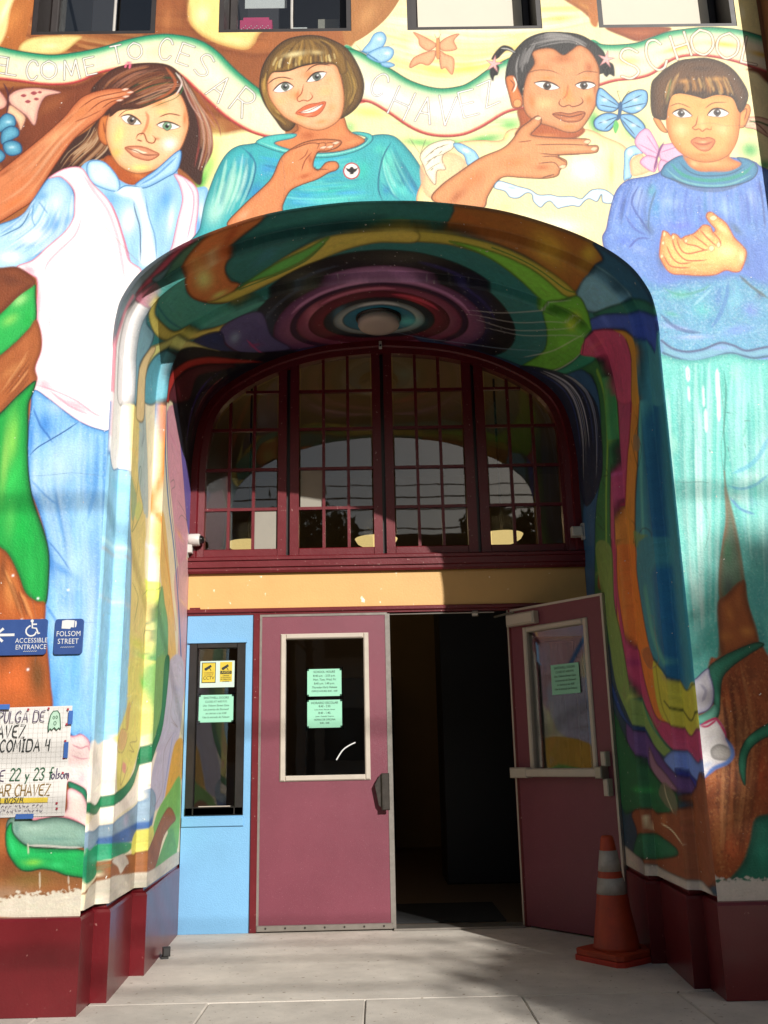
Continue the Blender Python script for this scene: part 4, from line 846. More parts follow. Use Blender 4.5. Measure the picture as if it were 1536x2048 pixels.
P.F('279 4201 322 4333 376 4467 447 4534 547 4577 667 4587 786 4585 869 4664 1257 4658 1392 4598 1496 4539 1529 4459 1506 4313 1446 4181 1406 4050 1359 3836 1325 3772 900 3843 333 4068','fbe9ae',e=('e9b98a',40.5),o=('b87a5a',5.1),f=7.6)
P.B(542,4441,85.7,51.4,30,'fbd9b0',0.9)
P.B(1257,4385,111.4,102.8,0,'fffbe6',1)
P.B(913,4059,171.4,51.4,-10,'fdf0c0',0.9)
P.B(1414,4382,22.3,120.0,-5,'f0c27c',0.8)
P.B(1104,4023,137.1,51.4,-10,'fff6da',0.9)
P.B(782,4137,68.6,51.4,0,'fae0a0',0.8)
P.B(715,4552,51.4,17.1,0,'f6cbb0',0.8)
P.B(1354,4496,51.4,51.4,0,'fdf3c8',0.9)
P.B(1349,3943,25.7,102.8,-5,'f5c8a0',0.6)
P.B(807,4619,25.7,25.7,0,'f8e488',0.8)
P.F('493 4197 338 4222 305 4400 356 4467 486 4510 571 4441 538 4352','f3c79e',e=('e0a078',40.5),f=12.7,a=0.7)
P.F('307 4490 359 4558 449 4593 510 4584 496 4533 446 4499 434 4454 452 4398 402 4387 389 4298 347 4355 325 4422','fbf2d6',e=('e6cfae',20.3),o=('6a5a50',5.1),f=4.1)
P.S('326 4467 398 4534 478 4567','6a5a50',4.1)
P.S('335 4422 386 4478 446 4499','6a5a50',4.1)
P.S('344 4388 384 4421 424 4443','6a5a50',3.8)
P.S('308 4502 251 4605','6a5a50',3.3)
P.S('308 4502 345 4604','6a5a50',3.3)
P.S('368 4503 386 4521','5a4a44',4.1,k=0)
P.S('398 4531 417 4549','5a4a44',4.1,k=0)
P.S('428 4542 447 4560','5a4a44',4.1,k=0)
P.S('346 4447 365 4465','5a4a44',4.1,k=0)
P.S('386 4469 405 4487','5a4a44',4.1,k=0)
P.S('417 4502 436 4520','5a4a44',4.1,k=0)
P.S('364 4390 382 4408','5a4a44',4.1,k=0)
P.F('503 4567 547 4568 595 4542 633 4508 651 4451 619 4412 580 4424 563 4486 525 4521','a8d2ea',e=('6aa8d0',20.3),o=('3f6f8e',5.1),f=4.1)
P.B(575,4520,25.7,13.7,-30,'ffffff',0.9)
P.F('1479 4314 1492 4426 1503 4505 1556 4538 1603 4515 1600 4481 1550 4470 1526 4425 1528 4335 1497 4314','b4d8ee',e=('6aa8d0',20.3),o=('3f6f8e',5.1),f=4.1)
P.B(1532,4493,17.1,25.7,0,'ffffff',0.8)
P.F('1538 4448 1600 4481 1623 4401 1639 4367 1538 4335 1524 4403','f6c99c',e=('e0a070',20.3),f=7.6)
P.F('917 4802 900 4687 867 4618 944 4583 1142 4579 1254 4612 1249 4681','b5602c',e=('8a4420',25.3),f=10.1)
P.B(1045,4615,85.7,17.1,0,'d8894a',0.7)
P.F('832 4992 854 5123 900 5207 976 5291 1071 5332 1174 5337 1296 5317 1384 5254 1439 5174 1421 5078 1386 5031 967 4966 933 4896 862 4897','3a3634',e=('141212',35.4),o=('0e0c0c',6.1),f=7.6)
P.H('930 5206 893 5087 905 4944','1049 5302 979 5169 951 5038',18,['7a7674','141212','9a9694','4a4644'],11.4)
P.H('986 5291 1112 5325 1244 5305 1372 5236','1003 5217 1127 5252 1251 5262 1349 5200',30,['8a8684','141212','aaa6a2','5a5654'],12.7)
P.B(1171,5294,94.3,15.4,-4,'a8a4a0',0.6)
P.F('904 5183 881 5231 831 5247 788 5209 754 5149 795 5154 849 5208','161212',f=7.6)
P.F('752 5101 739 5041 757 4993 768 5029 789 5040 797 5100','1c1816',f=7.6)
P.S('819 5226 860 5220 899 5195','c8c4c0',6.3)
P.F('1435 5126 1484 5101 1485 5018 1457 5030 1436 5012 1418 5043 1423 5102','1c1816',f=7.6)
P.F('780 5176 780 5128 820 5122 781 5106 788 5058 764 5096 728 5072 751 5113 722 5144 761 5132','f2b8b4',o=('a06a6a',4.1),f=5.1,k=0)
P.F('1460 5200 1458 5151 1498 5146 1459 5130 1465 5081 1441 5119 1405 5095 1429 5136 1401 5168 1440 5155','f2b8b4',o=('a06a6a',4.1),f=5.1,k=0)
P.F('833 5004 860 5033 889 5021 905 4944 926 4873 918 4814 867 4809 851 4874','d9854a',e=('a65626',20.3),o=('4a2412',5.1),f=4.1)
P.S('858 5004 881 4968 864 4921','7a3a1c',6.3)
P.S('881 5021 894 4967 873 4915','fbeede',7.6)
P.F('918 4838 910 4818 893 4810 876 4818 870 4838 878 4858 896 4866 912 4858','e9a468',o=('7a3a1c',3.8),f=5.1)
P.F('961 5026 931 4896 936 4779 992 4714 1089 4672 1176 4634 1247 4647 1315 4738 1370 4854 1395 5031 1388 5115 1349 5200 1290 5240 1236 5202 1188 5172 1135 5215 1074 5222 1006 5193 1012 5115','e0a070',e=('b4703e',40.5),o=('5a2a12',5.6),f=7.6)
P.B(1050,4835,68.6,51.4,0,'f6c088',0.95)
P.B(1315,4890,34.3,42.9,0,'f4b880',0.8)
P.B(1194,4892,34.3,68.6,-5,'e9974e',0.9)
P.B(980,4848,25.7,68.6,0,'d9823f',0.8)
P.B(1181,5142,85.7,34.3,0,'bc6c38',0.7)
P.B(1065,5084,60.0,34.3,0,'c87c48',0.6)
P.B(1322,4855,30.9,51.4,0,'d9803f',0.8)
P.B(1188,4671,51.4,20.6,-5,'e08f4a',0.8)
P.B(1339,5080,30.9,51.4,0,'b05a26',0.7)
P.B(1081,5012,51.4,13.7,0,'e2934e',0.8)
P.B(1314,5008,34.3,12.0,0,'e2934e',0.8)
P.B(1359,4937,10.3,68.6,0,'9a4a20',0.6)
P.F('1006 4978 1059 4984 1109 4970 1149 4940 1086 4927 1036 4946','fbf8ee',o=('5a3a2c',4.1),f=5.1)
P.F('1053 4955 1079 4984 1102 4955 1076 4927','5a4438',o=('2a1c16',3.8),f=5.1)
P.F('1065 4955 1078 4969 1090 4955 1076 4941','1c1412',f=5.1)
P.B(1083,4964,6.2,6.2,0,'ffffff',0.95,0)
P.S('1000 4978 1059 4989 1111 4975 1155 4940','3a2016',9.1)
P.F('1249 4960 1291 4977 1341 4972 1366 4954 1318 4930 1268 4937','fbf8ee',o=('5a3a2c',4.1),f=5.1)
P.F('1273 4956 1299 4983 1320 4955 1295 4928','5a4438',o=('2a1c16',3.8),f=5.1)
P.F('1285 4955 1298 4969 1308 4955 1296 4942','1c1412',f=5.1)
P.B(1302,4963,5.9,5.9,0,'ffffff',0.95,0)
P.S('1243 4960 1291 4981 1342 4977 1370 4954','3a2016',9.1)
P.S('951 5041 1024 5067 1105 5062 1160 5035','5a2c16',6.1,a=0.75)
P.S('1258 5028 1317 5055 1389 5044','5a2c16',6.1,a=0.75)
P.S('1152 4863 1140 4832 1163 4810 1199 4821 1218 4809 1259 4820 1283 4843 1273 4873','6a2c12',6.6)
P.S('1204 4963 1189 4892 1162 4863','9a4c20',10.1,a=0.5)
P.B(1222,4856,22.3,17.1,0,'f0ac68',0.7,0)
P.F('1097 4759 1146 4771 1195 4761 1256 4776 1291 4764 1256 4713 1191 4703 1142 4720','c47a4c',e=('a05a34',15.2),o=('6a2c1a',5.1),f=4.1)
P.S('1100 4758 1154 4750 1203 4740 1289 4764','5a2414',6.1)
P.B(1202,4722,42.9,6.9,0,'e0a070',0.7,0)
P.F('367 4199 418 4287 540 4385 661 4473 783 4528 845 4584 899 4664 952 4709 1004 4749 1028 4731 1020 4691 983 4651 971 4616 1143 4596 1282 4589 1305 4571 1289 4545 1343 4542 1348 4513 1314 4491 1136 4483 1115 4472 1157 4443 1150 4403 1119 4387 1096 4343 1017 4327 890 4335 792 4342 741 4304 688 4216 655 4139 510 4131','dd9c68',e=('b0683a',30.4),o=('4a2412',6.6),f=7.6)
P.B(857,4436,102.8,42.9,10,'d98c50',0.85)
P.B(615,4328,102.8,51.4,38,'d8844a',0.8)
P.B(1121,4557,128.6,15.4,-2,'e6a26a',0.8)
P.B(1198,4521,102.8,10.3,0,'e9ab78',0.8)
P.B(1012,4400,51.4,25.7,0,'b8642e',0.7)
P.B(513,4219,85.7,34.3,45,'b4622e',0.7)
P.B(948,4651,22.3,34.3,-40,'e09a62',0.7)
P.B(801,4505,51.4,25.7,25,'e3a064',0.7)
P.S('982 4553 1141 4554 1294 4545','6a3018',6.1)
P.S('998 4496 1116 4483 1235 4484','6a3018',6.1)
P.S('1016 4473 1095 4472 1152 4432','6a3018',5.6)
P.S('994 4428 1083 4433 1114 4387','6a3018',5.6)
P.S('884 4572 964 4582','8a4420',6.1)
P.S('1008 4333 1078 4354','5a2814',6.1)
P.F('988 4729 1009 4745 1030 4738 1013 4717','f3cba4',o=('8a4a30',3.0),f=5.1)
P.F('1265 4566 1286 4582 1308 4574 1290 4554','f3cba4',o=('8a4a30',3.0),f=5.1)
P.F('1301 4517 1322 4533 1344 4526 1326 4506','f3cba4',o=('8a4a30',3.0),f=5.1)
P.F('1110 4402 1131 4417 1152 4410 1135 4390','f3cba4',o=('8a4a30',3.0),f=5.1)
P.F('728 4271 752 4315 800 4305 867 4279 934 4256 981 4222 1049 4221 1097 4209 1175 4208 1223 4191 1254 4218 1295 4250 1364 4249 1418 4198 1400 4160 1347 4166 1342 4216 1314 4172 1271 4190 1241 4174 1209 4141 1171 4147 1112 4137 1082 4132 1046 4177 1016 4166 986 4139 949 4178 942 4223 913 4234 863 4202 815 4208 787 4247','f4f9f8',e=('9cc8e4',22.8),o=('3f5f78',6.6),f=5.1)
P.B(828,4269,42.9,12.0,-15,'8cc2e4',0.8)
P.B(1115,4187,51.4,10.3,0,'a8d2ea',0.7)
P.B(1334,4238,34.3,8.6,0,'a8d2ea',0.7)
P.F('1495 4817 1446 4888 1389 4936 1361 4842 1377 4784 1456 4771','8fc0e2',e=('3f80b8',20.3),o=('1f3a58',7.6),f=5.1)
P.F('1505 4817 1546 4886 1620 4921 1669 4902 1656 4814 1585 4757 1517 4775','8fc0e2',e=('3f80b8',20.3),o=('1f3a58',7.6),f=5.1)
P.F('1479 4747 1405 4760 1341 4714 1347 4656 1415 4638 1459 4689','8fc0e2',e=('3f80b8',20.3),o=('1f3a58',7.6),f=5.1)
P.F('1499 4747 1574 4745 1633 4675 1622 4606 1579 4578 1534 4630 1504 4689','8fc0e2',e=('3f80b8',20.3),o=('1f3a58',7.6),f=5.1)
P.S('1490 4811 1385 4889','1f3a58',6.3,k=0)
P.S('1488 4793 1380 4819','1f3a58',6.3,k=0)
P.S('1510 4816 1637 4885','1f3a58',6.3,k=0)
P.S('1513 4793 1652 4826','1f3a58',6.3,k=0)
P.S('1478 4735 1360 4691','1f3a58',6.3,k=0)
P.S('1477 4724 1396 4650','1f3a58',6.3,k=0)
P.S('1508 4735 1616 4652','1f3a58',6.3,k=0)
P.S('1502 4718 1572 4607','1f3a58',6.3,k=0)
P.B(1413,4853,22.3,15.4,0,'dcedf6',0.8,0)
P.B(1594,4850,22.3,15.4,0,'dcedf6',0.8,0)
P.B(1400,4702,22.3,15.4,0,'dcedf6',0.8,0)
P.B(1568,4676,22.3,15.4,0,'dcedf6',0.8,0)
P.B(1608,4792,22.3,15.4,0,'dcedf6',0.8,0)
P.F('1500 4840 1515 4816 1498 4735 1476 4712 1488 4793','2f5f8a',f=5.1)
P.F('1466 4712 1483 4677 1458 4620 1447 4666','6ec06a',f=5.1)
P.S('1507 4834 1493 4911 1508 4905','2a3a30',3.8)
P.S('1514 4834 1558 4910 1568 4900','2a3a30',3.8)
P.F('1702 4513 1680 4594 1646 4652 1593 4618 1567 4550 1629 4469 1687 4457','f0bcd2',e=('d894b8',20.3),o=('9a5a88',5.1),f=5.1)
P.F('1713 4524 1755 4547 1834 4545 1868 4488 1782 4421 1706 4445','f0bcd2',e=('d894b8',20.3),o=('9a5a88',5.1),f=5.1)
P.F('1686 4445 1629 4469 1585 4424 1639 4367 1669 4367','f0bcd2',e=('d894b8',20.3),o=('9a5a88',5.1),f=5.1)
P.F('1705 4439 1761 4410 1738 4377 1688 4367','f0bcd2',e=('d894b8',20.3),o=('9a5a88',5.1),f=5.1)
P.S('1736 4558 1700 4491 1659 4367','8a4a80',12.7)
P.S('1695 4491 1641 4606','a86a98',4.6)
P.S('1694 4479 1587 4549','a86a98',4.6)
P.S('1710 4490 1833 4534','a86a98',4.6)
P.F('2239 4714 2307 4722 2367 4704 2436 4668 2420 4547 2351 4583 2282 4636 2224 4654','e9c8a8',e=('c88a78',20.3),o=('8a4a40',5.1),f=4.1)
P.S('2245 4706 2301 4670 2354 4600','8a3a34',7.6)
P.S('2250 4688 2310 4687 2395 4642','6a7a4a',12.7)
P.F('1354 3997 1386 4119 1433 4242 1504 4308 1617 4331 1701 4363 1736 4413 1858 4454 2110 4450 2241 4422 2281 4388 2357 4344 2432 4293 2526 4224 2376 3121 1590 3210 1562 3501 1381 3708 1326 3916','6e93d4',e=('4a68b4',45.6),o=('3a4a8a',7.6),f=7.6)
P.B(1553,4190,51.4,90.0,-25,'b9cfe2',0.9)
P.B(1631,4239,38.6,51.4,-15,'55a8b4',0.8)
P.B(1461,4142,45.0,96.4,-15,'5a80d0',0.8)
P.B(1740,4154,77.1,45.0,0,'9db8ea',0.9)
P.B(1933,4184,90.0,38.6,0,'7f9fe0',0.8)
P.B(2057,4116,77.1,57.9,-20,'8fb4e6',0.9)
P.B(1783,4006,102.9,38.6,0,'6f80dc',0.9)
P.B(1649,4123,38.6,77.1,-10,'4f9ac8',0.8)
P.B(2211,4179,32.1,77.1,5,'a6bce6',0.8)
P.B(2189,3999,38.6,51.4,0,'6a98cc',0.7)
P.B(1593,3993,32.1,64.3,30,'56708e',0.7)
P.B(1456,3914,77.1,38.6,-20,'5f80d8',0.8)
P.B(1523,3865,64.3,32.1,-30,'8fa8e8',0.7)
P.B(2256,4245,25.7,57.9,10,'5a70c0',0.7)
P.B(1405,3996,32.1,90.0,-10,'7fa0dc',0.7)
P.B(1919,4053,45.0,25.7,0,'5a74c8',0.7)
P.D(5200,['c8d8f4','3a50a0','a8c4f0','4a5cb0','c4d4f0','50708c'],1,0.2)
P.H('1504 4299 1433 4159 1372 3956','1638 4322 1575 4116 1589 3952',26,['3f58a8','a8bce8','6a88d8','46609a'],17.7,a=0.4)
P.H('1723 4279 1677 4114 1705 3950','2240 4296 2244 4146 2233 3941',40,['4a60b4','a8c0f0','7a98e0','3f88b0','5a74c4'],20.3,a=0.3)
P.S('1559 4265 1513 4158 1567 4026 1604 3960','3f58a0',12.7,a=0.7)
P.S('1470 4076 1513 3994 1575 3953','4a60b0',15.2,a=0.6)
P.S('1660 4238 1612 4115 1593 3993','4a6a80',12.7,a=0.6)
P.S('2264 4312 2266 4145 2260 3982','4a5a90',12.7,a=0.6)
P.S('1466 3866 1529 3929 1594 3928','4558a8',12.7,a=0.7)
P.F('1736 4413 1815 4463 1858 4454 1954 4376 2102 4374 2172 4406 2155 4449 2227 4431 2265 4379 2235 4313 2149 4272 2014 4249 1882 4260 1769 4303 1700 4346','4f8fb0',e=('2f6a94',25.3),o=('2a4a6a',6.3),f=7.6)
P.S('1765 4413 1831 4336 1946 4301 2079 4307 2187 4347 2246 4405','2fa088',22.8,a=0.8)
P.S('1805 4438 1863 4361 1949 4330 2098 4340 2201 4397','2f5f80',10.1,a=0.8)
P.S('1732 4380 1813 4303 1942 4267 2090 4273 2222 4330','7fc0c0',12.7,a=0.7)
P.S('1756 4320 1867 4252 2012 4233 2164 4272','55606a',22.8,a=0.5)
P.F('1862 4488 1861 4411 1916 4364 1996 4358 2100 4361 2172 4406 2110 4450 2110 4509','e09a5a',e=('b8682e',35.4),f=10.1)
P.B(2002,4409,77.1,19.3,0,'f0b878',0.8)
P.B(1898,4411,25.7,19.3,-30,'f6c890',0.7)
P.F('1691 4723 1721 4723 1758 4644 1760 4622 1727 4636 1702 4680','e9a868',e=('b8682e',20.3),o=('6a3418',5.1),f=4.1)
P.F('2215 4767 2238 4806 2265 4806 2271 4766 2249 4706 2220 4654 2183 4655 2187 4724','eaa862',e=('b8682e',25.3),o=('7a3c1c',5.1),f=4.1)
P.S('2222 4767 2250 4775 2225 4697','a85a2a',7.6)
P.F('1801 4924 1772 4783 1764 4661 1780 4566 1818 4497 1880 4445 1959 4420 2042 4432 2113 4475 2169 4568 2198 4689 2212 4811 2183 4882 2011 4903','ecb06c',e=('cb7a3c',65.8),o=('9a5426',5.1),f=7.6)
P.B(1848,4643,51.4,51.4,0,'f8d096',0.9)
P.B(2087,4639,45.0,45.0,0,'f8cc90',0.9)
P.B(1974,4701,25.7,45.0,0,'f6c88a',0.8)
P.B(1985,4806,57.9,25.7,0,'e8a460',0.7)
P.B(1956,4469,70.7,16.7,0,'dc8a4a',0.8)
P.B(1851,4817,45.0,25.7,0,'efb878',0.7)
P.B(2107,4813,45.0,25.7,0,'efb878',0.7)
P.B(2119,4526,32.1,32.1,0,'e2924e',0.6)
P.F('1702 4961 1741 5014 1799 5067 1881 5119 1959 5134 2051 5137 2140 5106 2202 5051 2246 4970 2270 4881 2245 4802 2214 4759 2200 4768 2172 4856 2084 4879 2006 4854 1976 4863 1918 4882 1858 4892 1811 4870 1779 4783 1761 4713 1706 4723 1686 4749 1685 4837','6c4a2a',e=('33210f',60.8),o=('2a1a0e',5.1),f=7.6)
P.H('1825 5012 1778 4924 1738 4749','1889 5047 1851 4967 1811 4870',26,['a87a44','3a2614','8a6234','c9a066'],12.7,a=0.5)
P.H('1885 5011 1893 4940 1873 4887','2159 5007 2181 4935 2194 4847',60,['d0984e','4a3018','9a6a34','e8bf78','3a2412'],13.9,a=0.5)
P.B(1897,4975,38.6,19.3,0,'d9a05a',0.6)
P.B(2096,4990,45.0,19.3,0,'d9a458',0.6)
P.B(2013,5063,102.9,25.7,0,'40291a',0.6)
P.B(1995,4894,38.6,16.7,0,'2f1e12',0.7)
P.S('1823 4994 1804 4924 1781 4836','6a8a4a',10.1,a=0.5)
P.F('1808 4754 1839 4773 1877 4776 1919 4735 1871 4724 1834 4729','fbf8ee',o=('5a3a2c',4.1),f=5.1)
P.F('1836 4753 1860 4778 1879 4752 1855 4728','5a4a48',o=('2a1c16',3.8),f=5.1)
P.F('1847 4753 1859 4765 1868 4753 1856 4740','1c1412',f=5.1)
P.B(1863,4760,5.6,5.6,0,'ffffff',0.95,0)
P.S('1804 4755 1839 4778 1879 4781 1923 4735','3a2016',9.1)
P.F('2014 4739 2050 4774 2095 4778 2139 4751 2105 4726 2052 4727','fbf8ee',o=('5a3a2c',4.1),f=5.1)
P.F('2049 4756 2075 4782 2094 4755 2069 4729','5a4a48',o=('2a1c16',3.8),f=5.1)
P.F('2060 4756 2073 4769 2083 4755 2070 4742','1c1412',f=5.1)
P.B(2077,4763,5.8,5.8,0,'ffffff',0.95,0)
P.S('2009 4737 2049 4780 2097 4782 2142 4753','3a2016',9.1)
P.S('1795 4802 1851 4821 1916 4791','7a4a2a',7.6,a=0.8)
P.S('2002 4784 2055 4821 2135 4825','7a4a2a',7.6,a=0.8)
P.S('1955 4736 1937 4676 1915 4654 1930 4640 1953 4645 1970 4628 1994 4645 2020 4638 2028 4661','a85a30',7.1)
P.B(1977,4658,19.3,19.3,0,'f6cc90',0.6,0)
P.F('1895 4560 1932 4588 1969 4582 2006 4587 2038 4562 2001 4504 1959 4495 1923 4517','dd8e5c',e=('c06a40',17.7),o=('9a4a2c',4.6),f=4.1)
P.F('1910 4557 1965 4548 2022 4560 1994 4537 1956 4533 1931 4540','b8643e',f=7.6)
P.B(1966,4555,25.7,7.7,0,'f6d0a0',0.7,0)
P.B(1961,4513,25.7,6.4,0,'efb088',0.7,0)
P.F('1627 3939 1677 3988 1763 3948 1841 3969 1916 4018 1934 4092 1996 4096 2059 4033 2099 3942 2159 3902 2241 3873 2248 3773 2205 3664 2104 3649 1919 3674 1719 3656 1668 3640 1618 3685 1605 3811','5f7cc8',f=50.6,a=0.5)
P.B(1870,3680,178.0,17.8,-2,'5a6a90',0.7,0)
P.B(1642,3783,22.2,71.2,10,'55688c',0.7,0)
P.B(2093,3981,26.7,62.3,35,'56707e',0.7,0)
P.B(2128,3808,17.8,80.1,0,'56707e',0.6,0)
P.F('1654 3905 1666 3949 1676 3976 1700 3966 1718 3943 1729 3957 1753 3948 1771 3925 1797 3939 1823 3947 1850 3957 1883 3985 1910 4010 1945 4001 1960 3961 1975 3983 1952 4018 1933 4058 1941 4086 1965 4091 1997 4062 2038 4022 2058 3976 2077 3926 2112 3880 2134 3835 2117 3775 2088 3720 2052 3710 2003 3722 1941 3695 1851 3692 1763 3699 1704 3705 1672 3733 1648 3788 1641 3827','fbc877',e=('d97f3e',75.9),o=('a8521f',8.1),f=7.6)
P.B(2022,3843,66.7,48.9,0,'fdf0a8',0.9)
P.B(2018,3983,22.2,57.8,40,'fbe59a',0.9)
P.B(2102,3803,17.8,44.5,-15,'fdf0b0',0.8)
P.B(1878,3757,89.0,17.8,0,'f3a85e',0.8)
P.B(1850,3868,44.5,17.8,-15,'f9cf86',0.8)
P.B(1785,3720,71.2,10.7,0,'f0964e',0.8)
P.B(1929,3945,31.1,13.3,-40,'fbdc98',0.8)
P.D(1500,['d07838','fdf0b8','e8964e'],0,0.35)
P.S('1722 3937 1734 3859 1782 3792 1861 3785 1907 3790','b8602c',8.6)
P.S('1687 3882 1709 3809 1750 3770 1820 3774','b8602c',8.6)
P.S('1661 3827 1690 3760 1743 3743 1807 3742','b8602c',8.6)
P.S('1747 3931 1764 3858 1801 3830 1878 3845 1919 3856','b8602c',8.6)
P.S('1780 3919 1803 3891 1851 3879 1889 3856 1918 3847','b8602c',8.6)
P.S('1843 3946 1880 3912 1921 3872','b8602c',8.6)
P.S('1887 3979 1926 3923 1971 3872','b8602c',8.6)
P.S('1960 3961 1990 3916 1996 3877','b8602c',8.6)
P.F('1673 3955 1683 3974 1689 3955 1679 3936','fbdca8',o=('c87840',4.1),f=7.6)
P.F('1720 3934 1731 3950 1738 3934 1728 3919','fbdca8',o=('c87840',4.1),f=7.6)
P.F('1659 3899 1670 3913 1677 3899 1667 3885','fbdca8',o=('c87840',4.1),f=7.6)
P.F('1644 3816 1654 3830 1662 3816 1651 3802','fbdca8',o=('c87840',4.1),f=7.6)
P.F('1790 3911 1801 3923 1810 3911 1798 3898','fbdca8',o=('c87840',4.1),f=7.6)
P.F('1922 3861 1942 3881 1956 3861 1937 3841','fbdca8',o=('c87840',4.1),f=7.6)
P.F('1970 3883 1984 3903 1994 3882 1979 3863','fbdca8',o=('c87840',4.1),f=7.6)
P.F('1949 4054 1973 4072 1993 4054 1969 4036','fbdca8',o=('c87840',4.1),f=7.6)
P.F('1531 3653 1570 3647 1643 3635 1698 3640 1769 3660 1918 3669 2069 3688 2164 3653 2259 3619 2398 3552 2348 3181 2178 3205 2108 3196 2037 3208 1966 3224 1866 3195 1743 3176 1626 3210 1581 3247','66a8c8',e=('5580c0',50.6),f=35.4)
P.B(1735,3574,89.0,35.6,0,'5fbcaa',0.9)
P.B(1848,3480,71.2,57.8,-30,'62c2c4',0.9)
P.B(1946,3559,26.7,80.1,-15,'4f88c4',0.9)
P.B(2031,3531,40.0,66.7,-20,'7fc4d8',0.8)
P.B(2118,3476,53.4,53.4,-30,'7a94d8',0.9)
P.B(1691,3377,106.8,17.8,-15,'a8b4e8',0.9)
P.B(2030,3355,111.2,35.6,10,'7f9fe0',0.8)
P.B(1782,3317,111.2,17.8,0,'a9b8ec',0.9)
P.B(1674,3457,53.4,17.8,-20,'58b8a4',0.8)
P.B(2178,3566,26.7,35.6,-20,'5c6f90',0.7)
P.B(1880,3411,26.7,35.6,-15,'3f88b8',0.7)
P.B(2165,3342,35.6,44.5,0,'7ab0d0',0.8)
P.D(4200,['cfe4f0','3a70a8','8ad0c8','5a68b4','c0dcec'],1,0.17)
P.S('1611 3458 1668 3393 1737 3355 1819 3343','3f6090',20.3,a=0.7)
P.S('1886 3373 1943 3452 1990 3559 2010 3651','4a80c0',22.8,a=0.6)
P.S('2079 3688 2135 3621 2221 3544','56605a',17.7,a=0.7)
P.S('1641 3619 1735 3574 1862 3604 1905 3636','4fa090',15.2,a=0.6)
P.S('1802 3508 1912 3609','9fd0e0',15.2,a=0.6)
P.F('1601 3299 1659 3251 1734 3231 1823 3243 1924 3278 1995 3266 2064 3233 2184 3252 2359 3265 2348 3181 2177 3195 2097 3186 2036 3202 1965 3217 1865 3190 1757 3171 1672 3193 1603 3226','7fb4c8',e=('5a88b8',25.3),f=12.7)
P.B(1921,3251,62.3,17.8,0,'8fa8e0',0.8)
P.S('1601 3299 1659 3251 1734 3231 1823 3243 1924 3280 1995 3263 2064 3231 2184 3252 2359 3265','4a5a80',13.9,t=0,a=0.85)
P.S('1603 3226 1672 3193 1757 3171 1865 3190 1965 3217 2036 3202 2097 3186 2177 3195 2352 3207','3a6a80',13.9,t=0,a=0.85)
P.F('1525 3204 1604 3211 1679 3184 1795 3178 1916 3205 1994 3208 2069 3181 2175 3175 2383 3188 2137 1378 1905 1523 1890 1752 1885 1958 1878 2145 1861 2321 1853 2452 1843 2298 1804 2146 1768 1960 1751 1740 1720 1526 1615 1423 1559 1431 1520 1601 1520 2342','72cfc4',e=('35a09a',40.5),f=12.7)
P.B(1658,2977,57.5,143.7,0,'8ad8d0',0.8)
P.B(1812,2974,43.1,143.7,0,'6ad0c0',0.8)
P.B(1693,2573,86.2,100.6,0,'7fd8c8',0.8)
P.B(2044,2970,86.2,143.7,0,'9cdcd6',0.9)
P.B(2065,2646,64.7,143.7,-20,'c4ecec',0.9)
P.B(1929,2648,43.1,86.2,0,'34b894',0.85)
P.B(1698,2262,71.9,179.7,0,'c8f0e4',0.9)
P.B(1733,2110,43.1,179.7,-5,'b0ecdf',0.8)
P.B(1624,2264,28.7,143.7,5,'fdf8ec',0.9)
P.B(1629,1962,28.7,179.7,5,'f4fbf0',0.9)
P.B(1735,1923,28.7,179.7,0,'4fc0b4',0.8)
P.B(1764,2812,18.7,143.7,0,'c9f0ee',0.8)
P.B(2003,2504,100.6,43.1,20,'e4f4ec',0.9)
P.B(1936,2389,86.2,35.9,-20,'c9dfd2',0.8)
P.B(1987,2372,71.9,28.7,-25,'7fa8c8',0.6)
P.B(1614,2694,18.7,71.9,0,'e9f6dc',0.8)
P.B(1995,2257,64.7,86.2,0,'a8e4dc',0.8)
P.B(1999,2105,71.9,115.0,0,'7fc8c4',0.8)
P.B(1971,1882,71.9,143.7,0,'58b8b8',0.8)
P.B(1642,1743,43.1,143.7,0,'8adcd4',0.8)
P.B(1688,1634,43.1,100.6,0,'52c0b4',0.8)
P.B(1944,1665,50.3,107.8,0,'3fa0a0',0.8)
P.B(1996,3095,43.1,71.9,0,'a0dcc8',0.7)
P.B(1912,3038,14.4,115.0,0,'3fb0a0',0.7)
P.H('1583 3161 1565 2497 1570 1529','1925 3155 1835 2492 1706 1598',70,['3fb0a4','c8f4ea','58c8bc','2f9a98','e8fbf4'],22.8,a=0.35)
P.H('1957 3154 1899 2649 1903 2107','2221 3149 2166 2486 2031 1663',50,['3fb0a4','c8f4ea','58c8bc','2f8a98','b4e0ec'],22.8,a=0.35)
P.D(6000,['d0f4ec','2f9890','a8ece0'],1,0.15)
P.S('1728 3141 1724 3058','ffffff',18.8,a=0.9,f=12.7)
P.S('1721 3025 1717 2943','ffffff',10.1,a=0.9,f=12.7)
P.S('1889 3122 1875 2956','ffffff',18.8,a=0.9,f=12.7)
P.S('1882 3006 1866 2826','ffffff',15.9,a=0.9,f=12.7)
P.S('1801 3024 1793 2909','ffffff',8.7,a=0.9,f=12.7)
P.S('1800 2892 1790 2763','ffffff',13.0,a=0.9,f=12.7)
P.S('1925 3113 1924 3005 1907 2890 1886 2769 1880 2649 1864 2546 1860 2444','2a8a80',10.1,a=0.8)
P.S('2118 2725 2063 2630 1995 2568 1908 2530','5ab0d0',22.8,a=0.6)
P.S('2092 2518 2021 2465 1943 2443 1877 2460','4f9ac0',15.2,a=0.6)
P.S('1877 2397 1922 2335 1993 2303','5a8cc0',15.2,a=0.7)
P.S('2039 2929 2016 2807 1984 2727','5ac0b0',15.2,a=0.5)
P.S('1602 2492 1654 2483 1714 2486 1774 2480','5f8a88',3.5,a=0.9)
